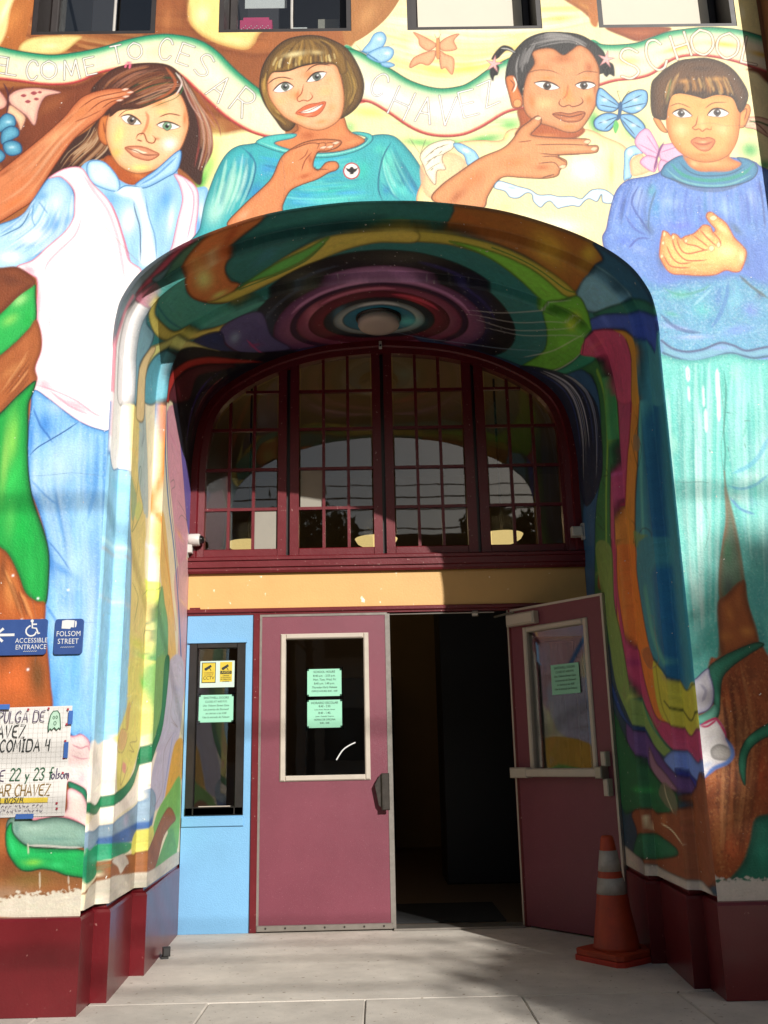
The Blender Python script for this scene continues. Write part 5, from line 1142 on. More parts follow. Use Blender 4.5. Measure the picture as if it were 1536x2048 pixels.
P.S('1625 3350 1641 3347','60708a',3.8)
P.S('1728 3125 1726 3075','2f4a50',4.1,a=0.8)
P.S('1794 2666 1800 2650','2f4a50',4.1,a=0.8)
P.S('1909 2874 1935 2869','2f4a50',4.1,a=0.8)
P.S('2003 2823 2033 2821','2f4a50',4.1,a=0.8)
P.S('1988 2695 1992 2671','2f4a50',4.1,a=0.8)
P.S('1895 2681 1900 2649','2f4a50',4.1,a=0.8)
P.F('1862 2531 1861 2452 1885 2274 1898 2069 1902 1883 1916 1665 1934 1579 1800 1539 1718 1512 1754 1740 1764 1923 1788 2071 1837 2244','5f7a62',e=('8a6a4a',30.4),f=15.2)
P.B(1829,2108,25.9,86.2,0,'4a8a62',0.8)
P.B(1815,1922,28.7,57.5,0,'55605a',0.8)
P.F('1747 1825 1797 1877 1894 1955 1899 1848 1927 1716 1934 1630 1916 1630 1762 1573 1739 1599','a8602e',e=('6a3a1c',35.4),f=15.2)
P.B(1803,1780,26.0,51.9,10,'c98040',0.8)
P.B(1880,1691,43.3,31.2,0,'d08a45',0.9)
P.B(1854,1840,26.0,51.9,-10,'b8703a',0.7)
P.B(1773,1667,43.3,34.6,0,'c07a3a',0.8)
P.F('1541 877 1659 1498 1727 1565 1925 1630 1985 1560 2104 1541 1935 272 1454 282','9c5228',f=12.7)
P.B(1763,1353,51.9,51.9,0,'c8683a',0.9)
P.B(1861,1460,77.9,95.2,-30,'8a4a28',0.8)
P.B(1905,1325,51.9,51.9,0,'a85c30',0.8)
P.B(1635,971,43.3,51.9,0,'b8703a',0.8)
P.B(1697,787,60.6,86.6,-10,'d88f5a',0.9)
P.B(1690,655,51.9,77.9,-10,'d06a38',0.9)
P.B(1621,695,26.0,173.1,0,'c07a45',0.8)
P.B(1784,1170,51.9,103.9,0,'6f3a1c',0.8)
P.B(1865,1006,51.9,138.5,0,'c0582a',0.9)
P.B(1890,1418,26.0,103.9,-25,'b06a40',0.6)
P.B(1666,875,34.6,34.6,0,'c88450',0.7)
P.H('1662 1447 1661 1051 1608 580','1863 1545 1880 1128 1710 540',44,['6a3418','d0844c','7f4422','e0a068','5a2c14'],22.8,a=0.4)
P.D(3000,['d89a60','5a2c14','b8683a'],1,0.3)
P.F('1659 1498 1726 1557 1835 1606 1925 1634 1958 1621 1884 1579 1791 1521 1732 1463 1710 1379 1697 1296 1677 1272 1672 1380','2f8a70',e=('14503c',30.4),o=('123a2c',6.3),f=4.1)
P.B(1691,1363,17.3,51.9,0,'5fc0a0',0.7)
P.F('2068 1272 1931 1233 1845 1186 1797 1138 1768 1073 1764 1000 1782 944 1796 1024 1817 1096 1865 1144 1937 1176 2060 1206','2f9070',e=('155a40',25.3),o=('123a2c',6.3),f=4.1)
P.B(1834,1161,34.6,17.3,40,'58b890',0.7)
P.F('2008 820 1890 807 1813 785 1776 684 1732 593 1676 533 1640 503 1719 479 1965 496','1f7a64',e=('0f4a3c',40.5),f=15.2)
P.B(1833,614,51.9,69.2,0,'2a9a80',0.7)
P.F('1575 1432 1604 1465 1660 1508 1669 1473 1677 1430 1679 1388 1667 1338 1638 1305 1594 1290 1559 1282','eeeaf2',e=('b0b0d4',25.3),o=('5a5a8a',6.1),f=4.1)
P.S('1617 1431 1639 1397 1617 1348','b8b4cc',15.2,a=0.7)
P.F('1558 1274 1601 1281 1646 1305 1676 1330 1684 1296 1658 1255 1596 1236 1554 1233','7fc8b0',e=('3f8a78',20.3),f=7.6)
P.F('1554 1233 1596 1236 1667 1263 1693 1246 1712 1205 1715 1164 1736 1122 1736 1082 1702 1050 1641 1027 1595 988 1566 956 1523 941','efe9e6',e=('c8b8c8',30.4),o=('5a5aa0',6.1),f=4.1)
P.S('1596 1232 1667 1262 1690 1242 1711 1197 1715 1172','c83a6a',12.7)
P.S('1596 1228 1629 1227 1675 1255','c83a6a',10.1)
P.F('1634 1116 1671 1140 1712 1131 1734 1106 1722 1070 1679 1063 1638 1076','c4beb8',e=('8f8a88',25.3),f=7.6)
P.S('1715 1164 1736 1122 1736 1082 1702 1050 1641 1027 1595 988','5a86c8',20.3,a=0.8)
P.B(1609,1044,34.6,17.3,20,'c4ccdf',0.9,0)
P.F('1454 591 1500 567 1539 551 1580 546 1609 519 1641 511 1691 517 1755 508 1841 518 1969 526 1950 383 1433 394','cfc8c0',f=7.6)
P=WALL_PAINT
P.F('-1839 519 -1830 526 -1819 522 -1811 516 -1825 512','cfc6b4',f=2.5,k=0)
P.F('-1808 515 -1805 523 -1801 520 -1797 512 -1802 507','cfc6b4',f=2.5,k=0)
P.F('-1814 505 -1808 512 -1801 509 -1796 502 -1804 498','8a5e38',f=2.5,k=0)
P.F('-1780 499 -1772 507 -1762 504 -1756 496 -1767 492','cfc6b4',f=2.5,k=0)
P.F('-1836 494 -1831 499 -1825 497 -1822 492 -1828 490','8a5e38',f=2.5,k=0)
P.F('-1805 491 -1796 494 -1785 492 -1777 490 -1791 488','8a5e38',f=2.5,k=0)
P.F('-1818 509 -1810 518 -1800 514 -1794 504 -1806 499','cfc6b4',f=2.5,k=0)
P.F('-1759 505 -1750 513 -1739 510 -1732 502 -1745 497','cfc6b4',f=2.5,k=0)
P.F('-1752 510 -1744 518 -1734 515 -1727 506 -1739 501','cfc6b4',f=2.5,k=0)
P.F('-1746 511 -1744 520 -1740 516 -1737 507 -1741 503','cfc6b4',f=2.5,k=0)
P.F('-1764 509 -1755 513 -1744 511 -1738 507 -1750 504','8a5e38',f=2.5,k=0)
P.F('-1766 510 -1760 517 -1754 514 -1749 507 -1757 503','cfc6b4',f=2.5,k=0)
P.F('-1774 514 -1765 521 -1755 517 -1747 511 -1760 507','8a5e38',f=2.5,k=0)
P.F('-1765 510 -1762 519 -1757 516 -1754 506 -1759 501','8a5e38',f=2.5,k=0)
P.F('-1723 534 -1714 541 -1702 538 -1695 529 -1708 525','cfc6b4',f=2.5,k=0)
P.F('-1724 525 -1721 529 -1716 527 -1713 523 -1718 521','8a5e38',f=2.5,k=0)
P.F('-1739 517 -1733 525 -1724 522 -1719 514 -1728 508','8a5e38',f=2.5,k=0)
P.F('-1713 515 -1706 522 -1698 519 -1692 511 -1702 507','cfc6b4',f=2.5,k=0)
P.F('-1715 513 -1708 520 -1699 517 -1692 509 -1703 505','8a5e38',f=2.5,k=0)
P.F('-1717 516 -1713 522 -1709 519 -1705 513 -1710 510','cfc6b4',f=2.5,k=0)
P.F('-1727 514 -1718 520 -1706 517 -1699 512 -1712 509','cfc6b4',f=2.5,k=0)
P.F('-1676 521 -1667 526 -1656 524 -1649 518 -1663 515','cfc6b4',f=2.5,k=0)
P.F('-1652 525 -1646 530 -1640 528 -1636 523 -1643 520','cfc6b4',f=2.5,k=0)
P.F('-1701 527 -1691 533 -1678 530 -1670 524 -1686 520','8a5e38',f=2.5,k=0)
P.F('-1655 520 -1646 528 -1635 524 -1628 516 -1641 511','8a5e38',f=2.5,k=0)
P.F('-1685 521 -1680 525 -1674 523 -1669 519 -1677 517','8a5e38',f=2.5,k=0)
P.F('-1684 515 -1677 518 -1668 516 -1662 513 -1673 511','cfc6b4',f=2.5,k=0)
P.F('-1675 530 -1672 534 -1669 532 -1666 529 -1671 526','cfc6b4',f=2.5,k=0)
P.F('-1631 521 -1626 524 -1620 523 -1616 519 -1623 517','8a5e38',f=2.5,k=0)
P.F('-1637 526 -1632 531 -1627 529 -1622 524 -1629 521','cfc6b4',f=2.5,k=0)
P.F('-1622 518 -1620 523 -1616 521 -1613 516 -1618 512','8a5e38',f=2.5,k=0)
P.F('-1616 529 -1609 538 -1601 535 -1595 526 -1605 521','cfc6b4',f=2.5,k=0)
P.F('-1630 527 -1621 537 -1610 532 -1603 523 -1616 518','cfc6b4',f=2.5,k=0)
P.F('-1647 522 -1642 530 -1635 526 -1630 518 -1638 513','cfc6b4',f=2.5,k=0)
P.F('-1620 525 -1616 532 -1611 529 -1606 521 -1613 517','cfc6b4',f=2.5,k=0)
P.F('-1591 519 -1585 528 -1577 524 -1571 516 -1580 511','cfc6b4',f=2.5,k=0)
P.F('-1607 523 -1597 530 -1585 527 -1577 520 -1592 517','8a5e38',f=2.5,k=0)
P.F('-1614 522 -1605 529 -1594 526 -1587 519 -1600 515','8a5e38',f=2.5,k=0)
P.F('-1578 521 -1571 527 -1560 525 -1554 518 -1566 515','8a5e38',f=2.5,k=0)
P.F('-1579 527 -1570 533 -1561 531 -1554 523 -1566 520','8a5e38',f=2.5,k=0)
P.F('-1586 520 -1579 528 -1570 524 -1565 516 -1575 511','8a5e38',f=2.5,k=0)
P.F('-1575 523 -1570 530 -1563 527 -1559 519 -1567 515','cfc6b4',f=2.5,k=0)
P.F('-1527 531 -1516 535 -1503 533 -1494 529 -1510 528','cfc6b4',f=2.5,k=0)
P.F('-1516 535 -1512 540 -1506 538 -1503 533 -1509 530','8a5e38',f=2.5,k=0)
P.F('-1555 529 -1546 536 -1536 533 -1530 525 -1542 521','cfc6b4',f=2.5,k=0)
P.F('-1522 524 -1516 530 -1508 527 -1503 521 -1512 517','cfc6b4',f=2.5,k=0)
P.F('-1521 538 -1514 541 -1505 540 -1500 536 -1510 534','8a5e38',f=2.5,k=0)
P.F('-1514 533 -1511 539 -1507 536 -1504 530 -1509 525','8a5e38',f=2.5,k=0)
P.F('-1553 520 -1544 528 -1534 525 -1527 517 -1539 512','cfc6b4',f=2.5,k=0)
P.F('-1484 532 -1479 539 -1472 535 -1468 529 -1475 524','8a5e38',f=2.5,k=0)
P.F('-1481 528 -1476 534 -1469 531 -1465 526 -1473 522','8a5e38',f=2.5,k=0)
P.F('-1511 532 -1501 541 -1489 537 -1481 527 -1496 522','cfc6b4',f=2.5,k=0)
P.F('-1504 527 -1496 533 -1487 530 -1481 524 -1492 521','8a5e38',f=2.5,k=0)
P.F('-1505 531 -1499 539 -1491 536 -1486 527 -1494 523','8a5e38',f=2.5,k=0)
P.F('-1474 522 -1466 526 -1458 524 -1452 520 -1463 518','cfc6b4',f=2.5,k=0)
P.F('-1466 523 -1464 530 -1461 527 -1459 520 -1462 515','cfc6b4',f=2.5,k=0)
P.F('-1469 529 -1460 538 -1448 534 -1441 525 -1454 519','cfc6b4',f=2.5,k=0)
P.F('-1462 530 -1452 537 -1441 534 -1432 526 -1447 522','cfc6b4',f=2.5,k=0)
P.F('-1463 532 -1456 539 -1448 536 -1443 529 -1452 525','8a5e38',f=2.5,k=0)
P.F('-1451 540 -1443 545 -1435 543 -1429 538 -1439 536','cfc6b4',f=2.5,k=0)
P.F('-1441 535 -1432 543 -1422 539 -1415 531 -1427 525','cfc6b4',f=2.5,k=0)
P.F('-1466 525 -1460 530 -1454 528 -1450 522 -1458 519','cfc6b4',f=2.5,k=0)
P.F('-1446 544 -1435 547 -1422 545 -1414 542 -1430 541','8a5e38',f=2.5,k=0)
P.F('-1416 528 -1414 533 -1411 531 -1409 525 -1412 522','8a5e38',f=2.5,k=0)
P.F('-1405 534 -1401 539 -1397 537 -1394 531 -1399 528','8a5e38',f=2.5,k=0)
P.F('-1436 537 -1429 541 -1422 539 -1418 535 -1426 533','cfc6b4',f=2.5,k=0)
P.F('-1406 546 -1401 550 -1396 548 -1392 544 -1399 541','cfc6b4',f=2.5,k=0)
P.F('-1410 535 -1400 542 -1388 539 -1379 531 -1394 527','cfc6b4',f=2.5,k=0)
P.F('-1419 530 -1415 537 -1410 534 -1406 527 -1412 523','8a5e38',f=2.5,k=0)
P.F('-1428 528 -1419 537 -1407 533 -1399 523 -1413 518','cfc6b4',f=2.5,k=0)
P.F('1595 516 1605 522 1612 516 1603 511','2a6a58',f=2.5,k=0)
P.F('1774 508 1789 517 1802 508 1787 500','cfc8c0',f=2.5,k=0)
P.F('1701 518 1711 521 1721 517 1710 513','cfc8c0',f=2.5,k=0)
P.F('1815 512 1827 516 1840 512 1826 508','2a6a58',f=2.5,k=0)
P.F('1607 523 1619 528 1630 522 1618 518','cfc8c0',f=2.5,k=0)
P.F('1604 514 1608 517 1611 513 1608 510','2a6a58',f=2.5,k=0)
P.F('1788 509 1795 517 1800 509 1793 500','2a6a58',f=2.5,k=0)
P.F('1755 517 1766 526 1774 517 1764 508','cfc8c0',f=2.5,k=0)
P.F('1596 514 1608 521 1617 513 1606 506','2a6a58',f=2.5,k=0)
P.F('1776 512 1784 517 1791 512 1783 507','cfc8c0',f=2.5,k=0)
P.F('1652 519 1657 523 1661 519 1656 515','2a6a58',f=2.5,k=0)
P.F('1678 519 1693 527 1706 518 1691 510','cfc8c0',f=2.5,k=0)
P.F('1617 522 1627 527 1636 521 1626 516','cfc8c0',f=2.5,k=0)
P.F('1760 507 1767 514 1772 507 1765 500','cfc8c0',f=2.5,k=0)
P.F('1598 522 1603 530 1607 522 1601 514','cfc8c0',f=2.5,k=0)
P.F('1711 511 1717 514 1722 510 1716 507','cfc8c0',f=2.5,k=0)
P.F('1806 509 1815 514 1823 509 1814 505','2a6a58',f=2.5,k=0)
P.F('1764 513 1774 518 1782 513 1773 508','cfc8c0',f=2.5,k=0)
P.F('1731 523 1746 531 1759 522 1744 514','cfc8c0',f=2.5,k=0)
P.F('1679 513 1687 521 1694 512 1685 505','2a6a58',f=2.5,k=0)
P.F('1726 525 1739 532 1751 525 1737 518','cfc8c0',f=2.5,k=0)
P.F('1791 516 1797 524 1801 515 1795 508','cfc8c0',f=2.5,k=0)
P.F('1609 517 1621 524 1632 517 1620 511','cfc8c0',f=2.5,k=0)
P.F('1651 510 1658 513 1665 509 1657 505','cfc8c0',f=2.5,k=0)
P.F('1651 511 1656 518 1658 511 1654 505','2a6a58',f=2.5,k=0)
P.F('1762 515 1773 518 1783 514 1772 511','cfc8c0',f=2.5,k=0)
P.F('1642 517 1656 524 1668 516 1655 509','cfc8c0',f=2.5,k=0)
P.F('1791 509 1799 515 1805 509 1797 503','cfc8c0',f=2.5,k=0)
P.F('1609 512 1614 519 1617 512 1613 505','cfc8c0',f=2.5,k=0)
P.F('1751 514 1765 519 1778 514 1764 509','cfc8c0',f=2.5,k=0)
P.F('1679 510 1692 514 1704 510 1691 506','cfc8c0',f=2.5,k=0)
P.F('1587 511 1600 520 1611 510 1598 502','2a6a58',f=2.5,k=0)
P.F('1589 517 1603 523 1616 516 1602 511','cfc8c0',f=2.5,k=0)
P.F('1788 504 1794 510 1798 503 1792 497','cfc8c0',f=2.5,k=0)
P.F('1627 516 1633 524 1639 516 1632 508','cfc8c0',f=2.5,k=0)
P.F('1627 517 1634 520 1639 517 1633 513','2a6a58',f=2.5,k=0)
P.F('1625 517 1635 520 1643 517 1634 514','2a6a58',f=2.5,k=0)
P.F('1590 515 1605 520 1618 514 1604 508','2a6a58',f=2.5,k=0)
P.F('1823 519 1827 526 1829 519 1825 511','cfc8c0',f=2.5,k=0)
P.F('1581 525 1590 533 1595 525 1588 518','cfc8c0',f=2.5,k=0)
P.S('1931 4672 2021 4684 2137 4662 2363 4672','6a6058',2.3,a=0.6)
P.S('-1762 1974 -1709 1769 -1708 1594','6a6058',2.3,a=0.6)
P.S('1716 2386 1757 2277 1713 2117','6a6058',2.3,a=0.6)
P.S('454 5363 442 5184 456 5077','6a6058',2.3,a=0.6)
P.S('-507 4542 -477 4342 -487 4211','6a6058',2.3,a=0.6)
P.S('1898 3061 1893 2829 1858 2660 1860 2493','6a6058',2.3,a=0.6)
P=REVEAL_PAINT
P.band=0
P.boost=2.0
P.F('3300 -100 7250 -100 7250 2200 3300 2200','1f4a4a',f=151.9,k=0)
P.boost=1
P.F('-100 -100 3400 -100 3400 2200 -100 2200','efe2c0',f=4.1,k=0)
P.F('2900 1500 3300 1100 3900 1300 4500 1800 4500 2200 2900 2200','1c1c28',f=25.3)
P.F('3675 0 2510 0 2510 259 2736 229 2977 219 3304 219 3479 209 3585 209 3645 209 3630 0','fdfbf7',f=10.1)
P.S('3454 0 3133 0 2817 0','f4c4c8',25.3,t=0,a=0.7,f=20.3)
P.S('3505 10 3309 30 3279 90 3294 199','d8c4c8',7.6,a=0.6)
P.F('2882 0 2842 0 2812 0 2711 10 2641 90 2666 229 2400 269 2184 338 1813 388 1451 448 1265 348 1190 0','a3d6f0',o=('3f7ab0',7.6),f=7.6)
P.B(2234,209,20.8,415.4,0,'c6f0fa',0.9)
P.B(2189,0,16.6,415.4,0,'b4c2c8',0.8)
P.B(1938,229,16.6,276.9,0,'c4d6e0',0.8)
P.B(2576,199,34.6,69.2,0,'8cd0ee',0.7)
P.B(1787,189,27.7,207.7,0,'9fd2ee',0.8)
P.F('3520 199 3535 219 2997 368 2731 398 2541 627 2264 726 2134 806 2033 816 1471 816 1275 816 1235 448 1813 388 2189 358 2400 269 2666 229','ecd892',f=10.1)
P.B(1762,577,41.5,207.7,0,'e2e076',0.9)
P.B(1707,796,27.7,173.1,0,'c2e47c',0.9)
P.B(2802,289,13.8,173.1,0,'f6d488',0.8)
P.F('3625 209 3665 249 3063 547 2837 647 2571 736 2526 627 2621 498 2731 398 2997 368','bccdc9',f=10.1)
P.F('3223 517 3339 806 2887 806 2581 806 2285 816 2159 816 2149 726 2335 667 2566 716 2837 647','fbf4d4',e=('f0d0a0',10.1),f=7.6)
P.B(2365,796,20.8,138.5,0,'ffffff',1)
P.F('2154 707 2159 816 2144 876 1953 816 2033 806','e9f07a',f=10.1)
P.F('2591 816 2536 975 2274 1204 1958 1473 1526 1702 1501 1264 1983 1035 2285 816','ecc67c',f=10.1)
P.F('2033 816 2154 925 2069 1035 1923 1204 1496 1204 1471 806 1787 816','7fba80',e=('3f8a5a',12.7),f=12.7)
P.B(1642,965,13.8,138.5,0,'2f8a58',0.7)
P.F('3269 866 3429 1264 3123 1552 2797 1821 2666 1960 2430 1751 2425 1493 2726 1184 2972 935','e0a8b4',f=10.1)
P.B(2621,1513,27.7,103.8,0,'f2b68a',0.9)
P.B(3163,1085,13.8,138.5,0,'d890a8',0.7)
P.F('3394 1284 3238 1592 3113 1950 2772 2010 2761 1881 3043 1612','7c6cb2',f=7.6)
P.F('2370 1453 2526 1970 2134 2030 1546 1990 1526 1652 1978 1622 2219 1393','d8b0b4',f=12.7)
P.B(2194,1801,13.8,138.5,0,'f0c8a8',0.8)
P.S('3289 806 3073 826 2912 886 2691 1055 2480 1314 2159 1582 1813 1791 1541 1921','4a7fb4',22.8,t=0,f=10.1)
P.S('3264 856 2932 955 2711 1134 2495 1383 2254 1592','7a5aa0',10.1,t=0,f=7.6)
P.S('3339 806 2887 816 2541 816 2264 1154 1963 1513','e8944a',10.1,t=0,f=7.6)
P.S('2651 239 2621 348 2576 388 2751 428 2756 478 2631 468 2561 567 2425 428 2350 318 2420 338 2480 279 2571 269','3f6a52',5.1,a=0.75)
P.S('2049 657 2139 896 2008 816 1933 806 1883 776 1813 746 1707 806 1692 816','3f6a52',5.1,a=0.75)
P.S('2857 1065 2917 1204 2887 1254 2822 1134 2741 1244','3f6a52',5.1,a=0.75)
P.S('2827 1343 2832 1652 2807 1861 2777 1592 2696 1433','3f6a52',5.1,a=0.75)
P.S('2079 388 2028 547 1948 527 1863 478','3f6a52',5.1,a=0.75)
P.S('1828 736 1868 796 1838 806 1787 796','3f6a52',5.1,a=0.75)
P.F('2641 229 2606 328 2561 398 2475 378 2410 308 2510 269','7fb49a',f=7.6,a=0.6)
P.F('2556 438 2556 547 2450 458 2470 358','cfe08a',f=7.6,a=0.6)
P.S('3088 438 2987 488 2892 458 3002 527','6a7a8a',4.6,a=0.7)
P.F('1647 408 1687 816 1526 816 1331 816 1145 707 999 498 949 299 1210 219 1280 249 1426 418','ecdf86',f=10.1)
P.B(1411,796,27.7,138.5,10,'f8f09a',0.9)
P.B(1556,796,34.6,69.2,30,'8fe070',0.9)
P.F('1687 816 1732 1264 1386 1134 1275 916 1215 816 1371 816','8cb870',f=12.7)
P.F('1200 0 1205 100 1215 229 1074 239 954 229 909 119 889 0','fbf0e2',f=10.1)
P.B(1074,199,41.5,103.8,0,'fffbf0',0.9)
P.F('1346 1144 1737 1314 1797 1901 1421 1921 1235 1771 934 1393 838 925 989 816 1175 935','c9c2d2',f=10.1)
P.B(1587,1632,20.8,138.5,0,'b8b4cc',0.8)
P.S('1300 1582 1210 1493 939 1284 899 1244','8f98c4',12.7,a=0.8,f=10.1)
P.F('823 0 874 129 909 239 969 607 1039 766 1115 806 1175 985 1049 836 954 806 899 756 849 318 783 119 783 0','f8ecdc',f=7.6)
P.F('1717 1124 1426 1075 1275 916 1215 816 1160 736 1069 657 999 468 959 229 914 119 929 0 884 0 869 129 904 229 929 418 989 637 1054 726 1110 806 1175 916 1346 1164 1737 1314','2f8a5e',e=('17603f',12.7),f=7.6)
P.B(1130,796,20.8,27.7,30,'2a7a50',0.8)
P.F('793 0 793 119 833 318 889 766 969 816 909 1005 763 906 728 726 738 308 708 60 713 0','98aebe',e=('6a88a8',15.2),f=7.6)
P.B(818,508,41.5,34.6,0,'c4b8c8',0.8)
P.F('758 229 788 786 813 916 708 856 693 736 713 229','4f74aa',f=15.2)
P.F('713 0 708 60 723 229 683 716 648 577 648 219 592 209 562 119 572 0','2f9a70',f=7.6)
P.B(658,139,20.8,55.4,0,'52b890',0.8)
P.F('1230 1652 1255 2020 1009 2020 889 1562 849 1314 1019 1423','e2b254',f=12.7)
P.F('934 1503 999 1960 557 1940 653 1572 738 1333 683 916 828 1075','86bc64',f=12.7)
P.F('728 726 763 906 698 985 628 806 613 707 673 677','e0d872',f=10.1)
P.F('517 0 562 189 592 209 643 219 633 647 633 806 783 1224 833 1532 748 1801 713 1552 658 1304 522 1095 507 796 527 229','a06a40',e=('7d4a2a',15.2),f=10.1)
P.F('542 1134 703 1602 572 1871 497 1831 502 1144','74ac64',f=10.1)
P.F('427 0 527 60 547 189 552 209 562 289 532 667 522 816 517 1105 527 1881 497 2040 341 2040 311 557 281 0','d0c7b6',f=5.1)
P.F('638 249 648 488 592 627 582 557 557 448 597 378','d8cfc0',f=5.1)
P.S('1456 547 1371 448 1285 438 1280 308 1180 239 1170 368 1265 478','8a6a5a',5.1,a=0.7)
P.S('1270 647 1230 687 1215 517 1170 627 1180 498','8a6a5a',5.1,a=0.7)
P.S('1140 368 1029 338 1004 368 1100 508','8a6a5a',5.1,a=0.7)
P.S('1622 1393 1531 1473 1401 1443 1341 1751 1366 1453','8a6a5a',5.1,a=0.7)
P.S('1300 1582 1175 1234 979 1224 904 1105 869 916 989 816','8a6a5a',5.1,a=0.7)
P.F('1280 308 1260 438 1185 398 1180 269 1225 259','e6b48c',f=7.6,a=0.7)
P.F('1115 378 1100 448 1059 438 1074 368','e88a9a',f=7.6,a=0.7)
P.F('1391 398 1431 488 1300 468 1290 408','d8a878',f=7.6,a=0.6)
P.band=26
P.boost=2.0
P.F('6950 -100 10700 -100 10700 2200 6950 2200','1c2a34',f=25.3,k=0)
P.F('7165 229 7150 0 7245 0 8882 0 8782 697 8134 577 7692 328','255560',f=10.1)
P.S('7341 139 7752 159 8149 199 8651 209','163f58',65.8,t=0,f=50.6)
P.S('7476 219 7858 338 8330 448','3a6a68',30.4,t=0,f=25.3)
P.S('7481 0 7888 0 8355 10 8681 30','23525a',40.5,t=0,f=30.4)
P.F('6979 438 7089 269 7215 229 7371 219 7511 239 7682 358 7802 388 7978 517 8289 637 8782 716 8736 1055 7983 806 7933 766 7682 617 7406 398 7200 348','7c5426',f=7.6)
P.B(8300,796,28.7,287.4,0,'8a4e20',0.8)
P.F('6803 975 6783 806 6798 726 6894 527 7014 398 7160 338 7315 358 7441 418 7622 527 7722 627 7963 786 7983 806 8736 1045 8711 1244 7953 925 7707 806 7531 786 7260 756 7039 796 6934 816','6e3048',e=('5a1c34',12.7),f=7.6)
P.B(7185,597,17.2,143.7,0,'7a4058',0.7)
P.B(7762,796,17.2,71.9,0,'74385a',0.7)
P.S('7089 378 7285 368 7481 428 7652 577 7963 786','6a1c30',10.1,t=0)
P.F('6728 1443 6778 1124 6884 906 7009 806 7115 796 7280 756 7491 766 7602 796 7712 806 7953 925 8711 1244 8636 1851 7908 1463 7687 1184 7446 1025 7165 985 6949 1075','23482c',f=7.6)
P.S('7019 896 7240 816 7516 826 7833 1015 8345 1234','4f6a2c',25.3,t=0,f=17.7)
P.S('7120 806 7290 796 7526 806','2a5c38',20.3,t=0,f=15.2)
P.B(8244,1274,17.2,215.6,0,'6a6a30',0.7)
P.F('6693 1692 6823 1254 6959 1085 7165 985 7446 1025 7687 1184 7908 1463 8636 1851 8606 2040 7782 1960 7566 1592 7361 1274 7160 1254 6884 1403','1f3a54',f=7.6)
P.H('6678 1751 6843 1552 7039 1552 7295 1771 7662 2010','6793 1423 7044 1264 7260 1274 7416 1403 7717 1801',16,['5a5c64','24304a','6a6c74','2c3a5a','141c2c'],15.2,a=0.9,c=0)
P.S('7546 348 7612 318 7652 398 7757 289 7843 398 7692 478 7632 498','1a140e',5.6,a=0.8)
P.S('8074 707 8149 587 8234 657 8204 428 8269 259 8315 308 8300 508 8390 567 8295 607','1a140e',5.6,a=0.8)
P.S('7647 1005 7737 896 7687 1124 7777 1015','1a140e',5.6,a=0.8)
P.S('7863 1373 7953 1204 8028 1174 7923 1403','1a140e',5.6,a=0.8)
P.S('8239 1493 8320 1373 8284 1254','1a140e',5.6,a=0.8)
P.S('7044 577 7069 567','1a140e',5.6,a=0.8)
P.S('7285 557 7366 498 7401 617','1a140e',5.6,a=0.8)
P.F('7642 428 7702 308 7767 338 7717 458','5a4a3a',f=7.6,a=0.8)
P.F('8169 637 8224 478 8274 328 8305 577','4a5c38',f=7.6,a=0.8)
P.F('8259 1483 8305 1254 8385 1324 8345 1552','5a2a20',f=7.6,a=0.8)
P.band=0
P.F('8279 597 8425 0 9118 0 9133 109 9108 209 8962 378 8756 567','25525c',f=7.6)
P.S('8510 219 8802 219 9108 209','12405a',86.1,t=0,f=50.6)
P.S('8536 498 8812 418 8977 249','35625c',35.4,t=0,f=25.3)
P.S('8626 0 8967 10 9118 30','1f5560',30.4,t=0,f=22.8)
P.F('8219 866 8274 617 8430 647 8756 567 8882 498 8987 418 9083 219 9294 249 9243 517 9048 687 8802 806 8460 925','8a4c22',f=7.6)
P.B(9068,448,27.2,68.0,20,'7a5a24',0.7)
P.F('8947 468 9073 209 9133 109 9108 0 9329 0 9359 119 9294 259 9248 398 9138 478','74702a',f=7.6)
P.S('9173 318 9213 229 9284 90 9243 0','3a3a14',10.1,t=0)
P.B(9053,269,20.4,54.4,30,'6a6040',0.7)
P.F('8189 995 8224 846 8460 906 8802 806 8877 756 9048 687 9243 517 9294 259 9359 119 9329 0 9484 0 9489 50 9429 229 9374 418 9213 687 9133 786 9038 816 8746 925','6c2a42',f=7.6)
P.B(8922,796,27.2,54.4,30,'5a1c40',0.7)
P.B(9404,209,54.4,34.0,25,'74344a',0.8)
P.F('8069 1532 8189 995 8520 1045 8746 925 9038 816 9133 786 9213 687 9374 418 9439 219 9489 219 9454 428 9369 687 9289 796 9213 925 9002 1214 8651 1333','4c5c34',f=7.6)
P.B(9113,816,20.4,81.6,-20,'6a7440',0.8)
P.S('9133 786 9274 647 9374 418 9439 219','1f5040',15.2,t=0,f=10.1)
P.S('8229 607 8430 647 8756 567 8932 458 9023 269 9073 209 9133 109 9108 0','0c1a1c',10.1,t=0,a=0.6,f=7.6)
P.S('8179 816 8460 906 8802 806 8877 756 9048 687 9243 517 9294 259 9359 119 9329 0','2a1014',10.1,t=0,a=0.55,f=7.6)
P.S('8144 965 8520 1045 8746 925 9038 816 9133 786 9213 687 9374 418 9429 229','120c14',12.7,t=0,a=0.6,f=10.1)
P.S('8982 418 9178 378 9294 249','3a2c10',10.1,t=0,a=0.5,f=7.6)
P.band=26
P.F('9429 229 9489 50 9479 0 9555 0 9595 70 9565 189 9545 249 9489 468','46567e',f=7.6)
P.F('9520 229 9550 179 9595 70 9625 199 9585 229','1c2260',f=15.2)
P.F('9259 985 9319 786 9479 438 9550 229 9615 129 9670 209 9635 229 9605 508 9515 766 9454 816 9379 995','3c2a4c',f=7.6)
P.F('9409 726 9489 607 9535 458 9625 229 9605 508 9515 736','5a4450',f=10.1)
P.F('8992 1343 9203 1045 9299 786 9374 657 9304 816 9213 1134 9078 1333','1a3056',f=7.6)
